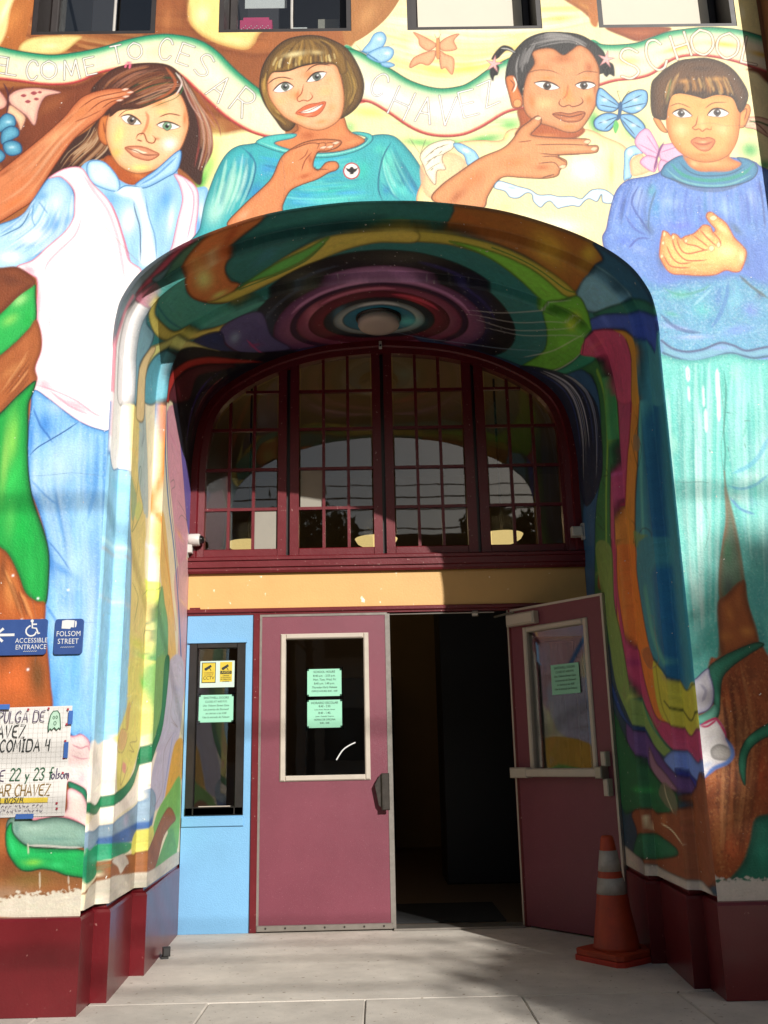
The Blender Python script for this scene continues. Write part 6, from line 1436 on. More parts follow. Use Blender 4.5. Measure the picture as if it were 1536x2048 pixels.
P.F('9158 1463 9379 995 9454 816 9515 766 9605 508 9650 239 9751 318 9761 647 9766 975 9736 1353','173c26',f=10.1)
P.B(9640,846,20.4,81.6,0,'1f5c30',0.8)
P.F('9786 1055 9741 806 9761 647 9715 229 9655 219 9615 129 9560 0 10047 0 10182 1144 9901 945','54301e',f=10.1)
P.B(9786,547,54.4,40.8,20,'6a4228',0.8)
P.B(9741,30,20.4,203.9,0,'5a3420',0.7)
P.F('9901 945 9876 806 9881 637 9921 338 9966 448 10027 1085','1c4430',f=10.1)
P.F('9650 607 9590 478 9625 328 9690 249 9746 299 9725 418 9700 517','4a4438',f=10.1,a=0.7)
P.S('9605 478 9665 448 9741 348','8a7a64',5.1)
P.S('9776 806 9856 796','8a7a64',5.1)
P.S('9811 617 9831 408 9886 229','8a7a64',7.6)
P.S('8696 458 8721 378 8842 368 8957 348 8982 537 8912 667 8862 687 8867 527','5a4a3c',6.1,a=0.8)
P.S('9243 368 9299 508 9203 617 9349 557','5a4a3c',6.1,a=0.8)
P.S('8992 866 9103 995 9053 816','5a4a3c',6.1,a=0.8)
P.F('8867 667 8867 527 8947 468 8982 537 8927 657','5f3a26',f=7.6,a=0.7)
P.F('10027 1682 10012 985 10042 786 10052 527 10052 229 10062 129 10107 0 10233 0 10529 1911','6e6862',f=5.1)
P.F('5387 0 5769 0 6537 0 6673 0 6572 0 6597 100 6567 219 6527 498 6417 458 6201 328 6005 269 5754 219 5493 229 5418 159','62401f',f=15.2)
P.B(6281,199,158.2,69.2,20,'7a6428',0.9)
P.B(6512,119,59.3,59.3,30,'7a6a2a',0.9)
P.B(5739,109,138.4,39.6,10,'6a3f1e',0.8)
P.F('6507 0 6623 0 6959 0 7145 0 6813 448 6648 627 6552 547 6567 219 6597 100','1a3a4c',e=('12283c',20.3),f=10.1)
P.F('6572 219 6763 209 6859 209 6778 468 6648 627 6552 547','4c6c7a',f=15.2)
P.F('6708 597 6864 219 7034 0 7125 0 6823 468','1f4a40',f=10.1)
P.F('6688 746 6813 438 7095 0 7145 0 7436 0 7275 80 7135 219 6999 348 6869 557 6758 786','2c3c72',f=10.1)
P.B(6808,547,79.1,29.7,0,'3c4c80',0.8)
P.F('5101 229 5573 219 5814 249 6070 299 6271 368 6532 498 6497 617 6387 806 6181 647 5965 468 5704 368 5463 358 5096 348','726c30',f=10.1)
P.F('5679 318 5955 368 6221 448 6447 597 6502 617 6387 806 6331 796 6110 587 5910 438','4f7a2e',f=15.2)
P.S('5945 318 6211 398 6442 517 6527 508','1f4a1c',7.6,t=0)
P.F('6387 816 6477 687 6562 527 6653 617 6708 716 6748 806 6783 1005 6683 1473 6542 1811 6387 1950 6497 1443 6467 1095','44702a',f=10.1)
P.B(6607,1124,59.3,59.3,0,'4f8a2c',0.9)
P.B(6607,796,49.4,49.4,0,'74802a',0.9)
P.S('6397 816 6557 776 6718 786','1f3a14',20.3,a=0.7)
P.F('6146 2000 6402 1921 6542 1811 6688 1483 6793 1005 6864 846 6924 896 6763 1433 6592 1891 6412 2000 6221 2040','1f5a4a',f=12.7)
P.S('6377 1732 6552 1363 6678 945 6723 806','8aa87a',6.3,a=0.7)
P.S('6432 1881 6613 1682 6738 1244 6788 945','8aa8a0',6.3,a=0.7)
P.band=0
P.F('6783 1045 6758 806 6788 716 6899 517 7059 358 7220 338 7436 398 7295 756 7069 796 6939 816','7a344c',e=('5c1c30',12.7),f=10.1)
P.B(6854,806,35.6,39.6,0,'84404c',0.7)
P.F('6899 517 7049 299 7170 219 7501 229 7431 408 7220 338 7049 378','7e5c28',f=7.6)
P.F('7044 299 7180 179 7290 70 7185 0 7436 0 7607 0 7501 229 7180 219','2f5c64',f=10.1)
P.S('6793 1005 6758 806 6788 716 6899 517 7049 299 7170 219 7501 229','140c0c',10.1,t=0,a=0.6,f=7.6)
P.S('7049 378 7220 338 7431 408','3a1010',10.1,t=0,a=0.6,f=7.6)
P.S('6939 816 7069 796 7295 756','140a10',10.1,t=0,a=0.5,f=7.6)
P.band=26
P.F('3168 0 3399 0 3545 0 3776 0 3951 0 4162 0 4223 0 4162 20 3967 109 3846 179 3700 149 3515 70 3269 10','4a5458',e=('3a2c38',12.7),f=10.1)
P.F('3700 109 3861 80 4027 10 4152 0 4182 0 4082 50 3946 119 3831 149','6a2f3c',f=10.1)
P.F('3841 129 3901 129 3951 119 4097 40 4037 209 3946 189 3891 209 3856 199','3a4c50',f=10.1)
P.F('3906 209 4017 90 4162 20 4323 0 4383 0 4202 50 4087 139 4037 209 3896 219','2f4c3e',f=10.1)
P.F('3791 219 3916 209 4047 209 3997 398 4092 657 4238 786 4418 806 4454 896 4157 955 3946 816 3801 716 3725 418','33625a',e=('1f4648',25.3),f=15.2)
P.S('3766 269 3796 527 3851 736','1c4a50',12.7,t=0,f=12.7)
P.F('4052 179 4122 100 4238 10 4373 0 4654 0 4604 10 4534 70 4433 139 4373 199 4348 209 4293 259 4268 368 4278 517 4328 597 4283 667 4213 776 4092 657 4007 478 4002 279','7a4a2a',e=('5a2c16',15.2),f=10.1)
P.B(4122,348,69.2,79.1,0,'a08050',0.95)
P.B(4182,627,69.2,25.7,0,'a8854a',0.9)
P.B(4363,100,108.8,29.7,-35,'6a3018',0.8)
P.B(4218,209,79.1,19.8,-18,'9a7a5c',0.6)
P.F('4589 10 4669 0 5051 0 5448 0 5659 0 5664 149 5623 209 5428 199 5151 219 4910 229 4720 368 4539 527 4373 607 4313 557 4268 408 4288 279 4373 199 4534 70','1c4846',f=12.7)
P.B(4534,348,118.7,39.6,-25,'244c54',0.9)
P.S('4383 209 4564 209 4920 199 5272 179','0f2a2c',40.5,t=0,a=0.6,f=35.4)
P.B(5041,50,296.7,25.7,-4,'235650',0.8)
P.B(5387,209,197.8,15.8,0,'24583c',0.8)
P.F('4283 667 4373 627 4514 527 4720 378 4910 259 5151 229 5458 219 5463 368 5212 378 4961 488 4765 627 4489 746 4348 786 4213 776 4092 657 4157 677','7c7238',f=10.1)
P.F('4308 647 4584 488 4785 378 4936 259 4775 508 4569 627 4373 627','3f7038',f=20.3)
P.S('4313 677 4569 647 4770 537 4905 338','1f4a28',7.6,t=0)
P.F('3690 219 3811 209 3725 308 3736 458 3801 716 3946 816 4097 925 4403 985 4172 1055 3992 965 3846 816 3715 697 3650 448','807840',f=10.1)
P.F('6265 1500 6215 1815 6070 2100 5845 2325 5560 2470 5245 2520 4930 2470 4645 2325 4420 2100 4275 1815 4225 1500 4275 1185 4420 900 4645 675 4930 530 5245 480 5560 530 5845 675 6070 900 6215 1185','0e0e12',f=15.2)
P.B(4750,800,200,100,20,'3a3c34',0.55)
P.B(5400,580,300,70,0,'34342c',0.5)
P.B(4450,1300,120,260,0,'242c38',0.7)
P.B(5950,1500,120,200,0,'26204a',0.9)
P.B(5900,1000,160,120,30,'101030',0.8)
P.F('6035 1500 5996 1744 5884 1964 5709 2139 5489 2251 5245 2290 5001 2251 4781 2139 4606 1964 4494 1744 4455 1500 4494 1256 4606 1036 4781 861 5001 749 5245 710 5489 749 5709 861 5884 1036 5996 1256','56344a',e=('33203a',151.9),f=12.7)
P.B(5245,800,400,60,0,'6a5068',0.8)
P.F('5905 1500 5873 1704 5779 1888 5633 2034 5449 2128 5245 2160 5041 2128 4857 2034 4711 1888 4617 1704 4585 1500 4617 1296 4711 1112 4857 966 5041 872 5245 840 5449 872 5633 966 5779 1112 5873 1296','241226',f=12.7)
P.F('5860 1500 5830 1690 5743 1861 5606 1998 5435 2085 5245 2115 5055 2085 4884 1998 4747 1861 4660 1690 4630 1500 4660 1310 4747 1139 4884 1002 5055 915 5245 885 5435 915 5606 1002 5743 1139 5830 1310','563442',e=('4a1c30',126.6),f=12.7)
P.B(4780,1350,80,160,0,'7c4c58',0.7)
P.F('5765 1500 5740 1661 5666 1806 5551 1921 5406 1995 5245 2020 5084 1995 4939 1921 4824 1806 4750 1661 4725 1500 4750 1339 4824 1194 4939 1079 5084 1005 5245 980 5406 1005 5551 1079 5666 1194 5740 1339','4c1622',e=('30101c',151.9),f=12.7)
P.B(5500,1250,120,120,0,'74202c',0.8)
P.F('5655 1500 5635 1627 5577 1741 5486 1832 5372 1890 5245 1910 5118 1890 5004 1832 4913 1741 4855 1627 4835 1500 4855 1373 4913 1259 5004 1168 5118 1110 5245 1090 5372 1110 5486 1168 5577 1259 5635 1373','12161e',f=12.7)
P.B(4960,1400,60,120,0,'3a5a68',0.7)
P.F('5580 1500 5564 1604 5516 1697 5442 1771 5349 1819 5245 1835 5141 1819 5048 1771 4974 1697 4926 1604 4910 1500 4926 1396 4974 1303 5048 1229 5141 1181 5245 1165 5349 1181 5442 1229 5516 1303 5564 1396','74766c',e=('3a4a58',101.3),f=12.7)
P.F('5513 1500 5500 1583 5462 1658 5403 1717 5328 1755 5245 1768 5162 1755 5087 1717 5028 1658 4990 1583 4977 1500 4990 1417 5028 1342 5087 1283 5162 1245 5245 1232 5328 1245 5403 1283 5462 1342 5500 1417','1c4858',f=12.7)
P.B(5450,1550,120,60,0,'3f86a0',0.9,0)
P.S('4617 1190 4679 1091 4756 1004 4845 931 4946 874 5054 835 5168 814','82607a',22.8,a=0.6,f=12.7)
P.S('5308 783 5437 809 5558 859 5668 930 5762 1018 5838 1123 5894 1238','7a5a78',22.8,a=0.6,f=12.7)
P.S('4838 1115 4907 1051 4985 1000 5071 962 5163 939 5257 932 5351 940','8a5060',22.8,a=0.6,f=12.7)
P.S('5333 1038 5401 1055 5467 1082 5528 1118 5583 1164 5631 1217 5670 1277','8c3040',22.8,a=0.6,f=12.7)
P.S('4375 1270 4428 1130 4504 1002 4599 888 4711 792 4838 716 4975 663','2c3440',22.8,a=0.6,f=12.7)
P.S('5500 637 5638 694 5765 773 5876 872 5968 987 6040 1116 6090 1254','24204a',22.8,a=0.6,f=12.7)
P.S('5098 1239 5143 1218 5192 1205 5241 1200 5291 1204 5340 1215 5386 1235','b4b4a4',22.8,a=0.6,f=12.7)
P.B(4396,1450,6,5,0,'a8a490',0.35,0)
P.B(4326,1384,6,5,0,'a8a490',0.35,0)
P.B(4332,1322,6,5,0,'a8a490',0.35,0)
P.B(4416,1280,6,5,0,'a8a490',0.35,0)
P.B(4508,1251,6,5,0,'a8a490',0.35,0)
P.B(4537,1206,6,5,0,'a8a490',0.35,0)
P.B(4498,1130,6,5,0,'a8a490',0.35,0)
P.B(4453,1039,6,5,0,'a8a490',0.35,0)
P.B(4469,976,6,5,0,'a8a490',0.35,0)
P.B(4555,963,6,5,0,'a8a490',0.35,0)
P.B(4656,975,6,5,0,'a8a490',0.35,0)
P.B(4712,956,6,5,0,'a8a490',0.35,0)
P.B(4713,879,6,5,0,'a8a490',0.35,0)
P.B(4704,775,6,5,0,'a8a490',0.35,0)
P.B(4735,711,6,5,0,'a8a490',0.35,0)
P.B(4813,722,6,5,0,'a8a490',0.35,0)
P.B(4903,774,6,5,0,'a8a490',0.35,0)
P.B(4968,792,6,5,0,'a8a490',0.35,0)
P.B(5003,734,6,5,0,'a8a490',0.35,0)
P.B(5034,635,6,5,0,'a8a490',0.35,0)
P.B(5084,574,6,5,0,'a8a490',0.35,0)
P.B(5150,601,6,5,0,'a8a490',0.35,0)
P.B(5214,684,6,5,0,'a8a490',0.35,0)
P.B(5267,739,6,5,0,'a8a490',0.35,0)
P.B(5320,714,6,5,0,'a8a490',0.35,0)
P.B(5387,636,6,5,0,'a8a490',0.35,0)
P.B(5458,588,6,5,0,'a8a490',0.35,0)
P.B(5513,624,6,5,0,'a8a490',0.35,0)
P.B(5541,722,6,5,0,'a8a490',0.35,0)
P.B(5565,804,6,5,0,'a8a490',0.35,0)
P.B(5617,816,6,5,0,'a8a490',0.35,0)
P.B(5705,774,6,5,0,'a8a490',0.35,0)
P.B(5795,749,6,5,0,'a8a490',0.35,0)
P.B(5840,791,6,5,0,'a8a490',0.35,0)
P.B(5833,888,6,5,0,'a8a490',0.35,0)
P.B(5817,980,6,5,0,'a8a490',0.35,0)
P.B(5848,1021,6,5,0,'a8a490',0.35,0)
P.B(5939,1021,6,5,0,'a8a490',0.35,0)
P.B(6038,1028,6,5,0,'a8a490',0.35,0)
P.B(6077,1077,6,5,0,'a8a490',0.35,0)
P.B(6041,1161,6,5,0,'a8a490',0.35,0)
P.B(5984,1242,6,5,0,'a8a490',0.35,0)
P.B(5981,1297,6,5,0,'a8a490',0.35,0)
P.B(6055,1334,6,5,0,'a8a490',0.35,0)
P.B(6149,1377,6,5,0,'a8a490',0.35,0)
P.B(6181,1436,6,5,0,'a8a490',0.35,0)
P.F('4082 1025 4187 935 4403 995 4438 1483 4549 1881 4223 1622 4102 1304','3c3a56',f=15.2)
P.B(4177,1234,49.4,59.3,20,'5a6a78',0.7)
P.B(4298,1532,59.3,19.8,20,'5c2c48',0.8)
P.S('4072 1065 4122 1393 4288 1881','5a2040',15.2,f=12.7)
P.S('4253 1363 4313 1682 4398 1921','6a3050',12.7)
P.F('3856 925 4082 1005 4102 1294 4223 1622 4514 1901 4820 1980 4800 2040 4348 1950 4127 1572','1c2440',f=20.3)
P.F('5518 1851 5829 1970 6141 1960 6402 1921 6592 1891 6613 2040 6186 2040 5679 2040','1c2c44',f=20.3)
P.S('5367 1791 5669 1911 6125 1801 6482 1463','5a6a7a',6.3,a=0.6)
P.S('5874 1204 6120 1095 6387 806 6527 627','9a9a86',5.1,a=0.7)
P.S('5895 1274 6206 1194 6467 916 6628 746','9a9a86',5.1,a=0.6)
P.S('5960 1343 6226 1324 6487 1035 6643 786','8a8a86',5.1,a=0.6)
P.S('6030 1453 6316 1343 6638 935 6743 806','8a8a86',5.1,a=0.6)
P.S('5548 1851 5302 1542 5156 1771','5a5a60',3.8,a=0.5)
P.F('6377 1970 6643 1632 6934 1333 7285 1035 7677 1105 7687 1811 7190 2040 6788 2040','161c2c',f=12.7)
P.H('6462 1931 6808 1811 7170 1861 7561 1980','6643 1632 7064 1214 7436 1105 7752 1314',20,['70747c','2a3a62','8a8c90','1f2c54','0e1220'],12.7,a=0.9,c=0)
P.F('3540 806 3891 1115 4318 1732 4649 2040 4353 2040 4007 2040 3705 1940 3459 1950 3249 1851 3228 1513 3349 1134','0a0a12',f=15.2)
P.H('3906 1542 3650 1572 3259 1602','4293 1980 3871 1990 3379 1950',14,['241c4a','4a1c24','16162a','2a1418'],12.7,a=0.8,c=0)
P.F('3289 388 3339 328 3530 478 3710 697 3841 826 3961 1144 4032 1314 3851 955 3705 786 3550 627 3404 498 3319 438','b08c52',f=10.1)
P.F('3575 776 3705 806 3861 975 4032 1324 4208 1722 4348 1950 4097 1562 3936 1264 3731 1015 3510 836 3324 826 3314 806','101016',f=12.7)
P.F('3319 816 3510 836 3725 1015 3936 1274 4097 1562 4318 1940 4057 1612 3886 1333 3715 1124 3535 975 3369 916','661f1c',f=10.1)
P.F('3369 916 3545 995 3720 1154 3896 1373 4107 1722 3982 1642 3796 1413 3605 1463','34141a',f=15.2)
P.B(3535,1134,29.7,59.3,20,'5a2430',0.7)
P.band=6
P.boost=1
P.F('3183 458 3394 508 3545 627 3680 796 3535 806 3314 806','6fb4c4',f=12.7)
P.F('3088 219 3389 219 3600 219 3715 219 3630 279 3640 468 3530 478 3334 318 3118 289','8fb8c4',e=('4f88a8',15.2),f=12.7)
P.F('3208 80 3459 109 3700 149 3851 199 3725 219 3610 219 3389 219 3088 219 3048 109','fbf6f4',f=12.7)
P.F('3695 129 3831 189 3836 199 3725 209 3700 209','f09ab0',f=10.1)
P.S('3063 10 3294 10 3505 80 3680 90','e8a0ac',17.7,t=0,f=12.7)
P.F('3098 279 3304 308 3490 448 3595 557 3570 597 3444 517 3289 478 3073 478 3008 299','f2d8a4',f=10.1)
WALL_PAINT.brushwork(50000,9,.08,1,.45); WALL_PAINT.brushwork(80000,4,.07,2,.4); REVEAL_PAINT.brushwork(24000,9,.09,3); REVEAL_PAINT.brushwork(30000,4,.09,4,.5)
def grid_mesh(name,verts,keep,cols,m,smooth):
    """verts (ny,nx,3), keep (ny-1,nx-1), cols (ny,nx,3) -> mesh with a paint attribute"""
    ny,nx=keep.shape[0]+1,keep.shape[1]+1
    idx=np.arange(ny*nx).reshape(ny,nx); q=np.stack([idx[:-1,:-1],idx[:-1,1:],idx[1:,1:],idx[1:,:-1]],-1)[keep]
    used=np.zeros(ny*nx,bool); used[q.ravel()]=True; remap=np.cumsum(used)-1; q=remap[q]; v=verts.reshape(-1,3)[used]; c=cols.reshape(-1,3)[used]
    me=bpy.data.meshes.new(name); nf=len(q); me.vertices.add(len(v)); me.vertices.foreach_set('co',v.astype(np.float32).ravel())
    me.loops.add(nf*4); me.loops.foreach_set('vertex_index',q.astype(np.int32).ravel()); me.polygons.add(nf); me.polygons.foreach_set('loop_start',np.arange(nf,dtype=np.int32)*4); me.polygons.foreach_set('loop_total',np.full(nf,4,np.int32))
    if smooth: me.polygons.foreach_set('use_smooth',np.ones(nf,bool))
    me.update(calc_edges=True); me.validate()
    at=me.color_attributes.new('paint','FLOAT_COLOR','POINT'); at.data.foreach_set('color',np.concatenate([c,np.ones((len(c),1))],1).astype(np.float32).ravel())
    me.materials.append(M[m]); return me
ALB=.84
for cv in (WALL_PAINT,REVEAL_PAINT): cv.a=np.clip(cv.a,0,1.1)**1.12
building=thing('school_building','school building with a painted mural facade, deep arched doorway and dark red base','building')
# front wall: regular grid with the arch and the four upper windows left out
WIN=[(-2.014,-1.268),(-.885,-.082),(.257,1.076),(1.42,2.263)]; WZ=5.365
nx,ny=WALL_PAINT.nx,WALL_PAINT.ny
gx=WX0+np.arange(nx)*WPX; gz=WZ0+np.arange(ny)*WPX
def snap(g,vals):
    g=g.copy()
    for v in vals: g[np.abs(g-v).argmin()]=v
    return g
gx=snap(gx,[w for p in WIN for w in p]); gz=snap(gz,[WZ])
X,Z=np.meshgrid(gx,gz)
def inside(X,Z,C):
    h=C[:len(C)//2+1]; off=XC-h[:,0]; o=np.interp(Z,h[:,1],off,right=-1); return np.abs(X-XC)<o
ins=inside(X,Z,CF)
near=ins.copy(); near[1:-1,1:-1]=ins[1:-1,1:-1]&(~ins[:-2,1:-1]|~ins[2:,1:-1]|~ins[1:-1,:-2]|~ins[1:-1,2:]|~ins[:-2,:-2]|~ins[2:,2:]|~ins[:-2,2:]|~ins[2:,:-2])
bi=np.argwhere(near); CFd=curve(CF,LF,np.linspace(0,1,9000))
for j,i in bi:
    d=(CFd[:,0]-X[j,i])**2+(CFd[:,1]-Z[j,i])**2; k=d.argmin(); X[j,i],Z[j,i]=CFd[k]
okv=~ins|near
keep=okv[:-1,:-1]&okv[:-1,1:]&okv[1:,1:]&okv[1:,:-1]
keep&=~(near[:-1,:-1]&near[:-1,1:]&near[1:,1:]&near[1:,:-1])
cxm=(gx[:-1]+gx[1:])/2; czm=(gz[:-1]+gz[1:])/2
for a,b in WIN: keep&=~((cxm[None]>a)&(cxm[None]<b)&(czm[:,None]>WZ))
verts=np.stack([X,np.zeros_like(X),Z],-1)
tag(link('mural_wall',grid_mesh('mural_wall',verts,keep,np.clip(WALL_PAINT.a*ALB,0,.85),'mural',False),building),'front wall painted with four children, butterflies and a lettered ribbon')
# archway lining
U=np.arange(REVEAL_PAINT.nx)*.006/SL; U=U[U<=1]; Yr=np.unique(np.round(np.concatenate([np.arange(0,DEP,.012),PY]),4)); Yi=np.clip((Yr*.5/.006).round().astype(int),0,REVEAL_PAINT.ny-1)
RV=reveal_pts(U,Yr); Zf=curve(CF,LF,U)[:,1]; kc=(Zf>.44)
keep=np.broadcast_to((kc[:-1]&kc[1:])[None],(len(Yr)-1,len(U)-1)).copy()
tag(link('archway_lining',grid_mesh('archway_lining',RV,keep,np.clip(REVEAL_PAINT.a[Yi][:,:len(U)]*ALB,0,.85),'mural',False),building),'deep stepped archway lining painted in flowing coloured bands')
# plain wall beyond the painted sheet
m=MB()
for a,b in [(-7,-2.4),(2.4,9)]: m.box(a,b,0,.25,.42,8.2)
prev=-2.4
for a,b in WIN+[(2.4,2.4)]:
    if a>prev: m.box(prev,a,0,.25,5.75,7.1)
    prev=b
m.box(-2.4,2.4,0,.25,7.1,8.2); m.build('upper_wall','brownwall',building)
MB().box(-7.2,9.2,-.25,.6,8.2,8.5).build('cornice','trim',building)
# projecting pier to the right of the entrance, its shadow falls on the wall
MB().box(2.42,3.2,-.24,-.002,.0,8.2).build('pier','brownwall',building)
MB().box(-7,9,8,8.2,0,8.2).box(-7,-6.9,.25,8,0,8.2).box(8.9,9,.25,8,0,8.2).box(-7.1,9.1,.25,8.2,8.21,8.35).build('rear_wall','brownwall',building)
# base
def plinth(name,mir):
    P=[(-6.9,-.03),(-1.395,-.03),(-1.405,.21),(-1.325,.21),(-1.365,.79),(-1.285,.79),(-1.357,2.035)]
    T=[(-6.9,.02),(-1.43,.02),(-1.44,.24),(-1.355,.24),(-1.395,.82),(-1.315,.82),(-1.37,2.035)]
    if mir: P=[(.18-x if i else 2.415,y) for i,(x,y) in enumerate(P)]; T=[(.18-x if i else 2.415,y) for i,(x,y) in enumerate(T)]
    m=MB(); rows=[(P,0.),(P,.405),([(p[0]*.75+t[0]*.25,p[1]*.75+t[1]*.25) for p,t in zip(P,T)],.418),(T,.425),(T,.445)]
    n=len(P); v=[(x,y,z) for r,z in rows for x,y in r]; f=[]
    for j in range(len(rows)-1):
        for i in range(n-1):
            q=(j*n+i,j*n+i+1,(j+1)*n+i+1,(j+1)*n+i); f.append(q if not mir else q[::-1])
    m.add(v,f).build(name,'plinth',building)
plinth('plinth',0); plinth('plinth',1)
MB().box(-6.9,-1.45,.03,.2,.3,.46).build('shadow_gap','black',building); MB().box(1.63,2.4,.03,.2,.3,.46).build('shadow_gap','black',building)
# ---------------- upper windows ----------------
for i,(a,b) in enumerate(WIN):
    w=MB().box(a,a+.03,.004,.30,WZ,7.1).box(b-.03,b,.004,.30,WZ,7.1).box(a+.03,b-.03,.004,.30,WZ,WZ+.025).box(a+.03,b-.03,.004,.30,7.07,7.1).build('upper_window','brownframe',building)
    w['label']=['dark upper window with a hanging cord at far left','dark upper window with pink card on its sill','upper window with cream blind above the orange butterfly','upper window with bright blind at far right'][i]
    MB().box(a+.03,a+.075,.2,.26,WZ+.025,7.07,.006).box(b-.075,b-.03,.2,.26,WZ+.025,7.07,.006).box(a+.075,b-.075,.2,.26,WZ+.025,WZ+.205,.006).box(a+.075,b-.075,.19,.255,6.2,6.26,.006).build('sash','brownframe',w)
    MB().box(a+.076,b-.076,.225,.229,WZ+.205,6.2).build('pane','glass',w)
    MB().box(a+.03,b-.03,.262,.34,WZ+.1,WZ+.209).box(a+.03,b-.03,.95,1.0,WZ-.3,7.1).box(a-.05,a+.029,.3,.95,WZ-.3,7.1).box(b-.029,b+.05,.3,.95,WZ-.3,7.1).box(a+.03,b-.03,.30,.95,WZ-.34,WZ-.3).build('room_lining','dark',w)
    if i>1: MB().box(a+.078,b-.078,.2,.206,WZ+.055,6.9).build('blind','blind',w)
MB().tube([(-1.575,.19,6.2),(-1.577,.188,WZ+.2),(-1.573,.19,WZ+.03)],.009).build('cord','rope',tag(link('blind_cord',None),'white cord hanging in the dark upper window at far left','cord')); 
t=thing('blind_cord','white cord hanging in the upper window above the bobbed girl','cord'); MB().tube([(-.46,.19,6.2),(-.462,.188,WZ+.25),(-.458,.19,WZ+.06)],.009).build('cord','rope',t)
t=thing('pink_box','pink polka dot card box on the upper window sill','box'); m=MB().box(-.80,-.595,.27,.33,WZ+.255,WZ+.335).box(-.78,-.615,.275,.325,WZ+.335,WZ+.36); m.build('card_box','pink',t)
d=MB()
for k in range(16): d.box(-.79+.012*k,-.785+.012*k,.267,.2685,WZ+.262+.012*(k%3),WZ+.268+.012*(k%3))
tag(d.build('dots','signwhite',t),kind='stuff'); MB().box(-.81,-.60,.265,.34,WZ+.21,WZ+.253).build('tray','bluecard',t)
t=thing('grey_sheet','pale grey sheet leaning in the upper window, right corner','paper'); MB().box(-.30,-.165,.27,.282,WZ+.21,WZ+.335).build('sheet','board',t)
t=thing('white_tray','small white tray on the upper window sill','tray'); MB().box(-.47,-.37,.265,.33,WZ+.21,WZ+.27).build('tray','signwhite',t)
t=thing('hanging_paper','white paper hanging high in the second upper window','paper'); MB().box(-.77,-.5,.27,.273,WZ+.425,WZ+.7).build('sheet','signwhite',t)
# ---------------- entrance infill at the back of the archway ----------------
def backz(x,ins=0.): 
    h=CB[:len(CB)//2+1]; off=abs(x-XC); o=(XC-h[:,0])-ins; z=h[:,1]-ins; k=np.argsort(o); return float(np.interp(off,o[k],z[k],right=0))
# arched outer frame
u0=np.interp(2.56,CB[:len(CB)//2+1,1],LB[:len(CB)//2+1])/LB[-1]; uu=np.linspace(u0,1-u0,90); c=curve(CB,LB,uu); e=1e-3; ta=curve(CB,LB,uu+e)-curve(CB,LB,uu-e); ta/=np.linalg.norm(ta,axis=1)[:,None]; nn=np.stack([ta[:,1],-ta[:,0]],1)
m=MB(); n=len(uu); prof=[(-.02,2.07),(-.02,1.985),(.05,1.985),(.06,2.0),(.105,2.005),(.11,2.07)]
v=[];f=[]
for o,y in prof:
    p=c+nn*o; v+=[(q[0],y,q[1]) for q in p]
for j in range(len(prof)-1): f+=[(j*n+i,(j+1)*n+i,(j+1)*n+i+1,j*n+i+1) for i in range(n-1)]
arched=m.add(v,f).build('arched_window','trim',building); arched['label']='wide arched window of small panes in dark red frames above the doors'
SASH=[(-1.267,-.716),(-.559,.001),(.157,.699),(.864,1.411)]; ROWS=[2.62,2.925,3.235,3.552,3.86,4.3]
posts=[(-1.299,-1.267),(-.716,-.652),(-.625,-.559),(.001,.065),(.092,.157),(.699,.768),(.793,.864),(1.411,1.475)]
for a,b in posts:
    pz=[(a,2.56)]+[(b,2.56)]+[(b,backz(b,.06)),(a,backz(a,.06))]
    MB().prism(pz,2.012,2.07).build('stile','trim',arched)
for a,b in [(-.652,-.625),(.065,.092),(.768,.793)]: MB().prism([(a,2.56),(b,2.56),(b,backz(b,.06)),(a,backz(a,.06))],2.045,2.07).build('mullion','black',arched)
for si,(a,b) in enumerate(SASH):
    MB().box(a-.001,b+.001,2.016,2.066,2.56,2.62,.006).build('bottom_rail','trim',arched)
    cw=(b-a)/3
    for k in (1,2):
        x=a+cw*k; MB().prism([(x-.011,2.615),(x+.011,2.615),(x+.011,backz(x+.011,.09)),(x-.011,backz(x-.011,.09))],2.022,2.055).build('muntin','trim',arched)
    for z in ROWS[1:5]:
        xs=[x for x in np.linspace(a,b,60) if backz(x,.10)>z]
        if len(xs)>3: MB().box(max(a,xs[0]-.02),min(b,xs[-1]+.02),2.024,2.053,z-.011,z+.011).build('glazing_bar','trim',arched)
    for k in range(3):
        for r in range(5):
            x0,x1=a+cw*k+.011,a+cw*(k+1)-.011; z0,z1=ROWS[r]+(.011 if r else 0),ROWS[r+1]-.011
            xs=np.linspace(x0,x1,8); top=[(x,min(z1,backz(x,.10))) for x in xs]; top=[p for p in top if p[1]>z0+.01]
            if len(top)<2: continue
            poly=[(top[0][0],z0),(top[-1][0],z0)]+top[::-1]
            bd=(si,k,r) in ((0,2,0),(1,0,1))
            o=MB().prism(poly,2.036,2.04).build('pane','board' if bd else 'glass',arched)
            if bd: o['label']='pale grey board in place of a pane'
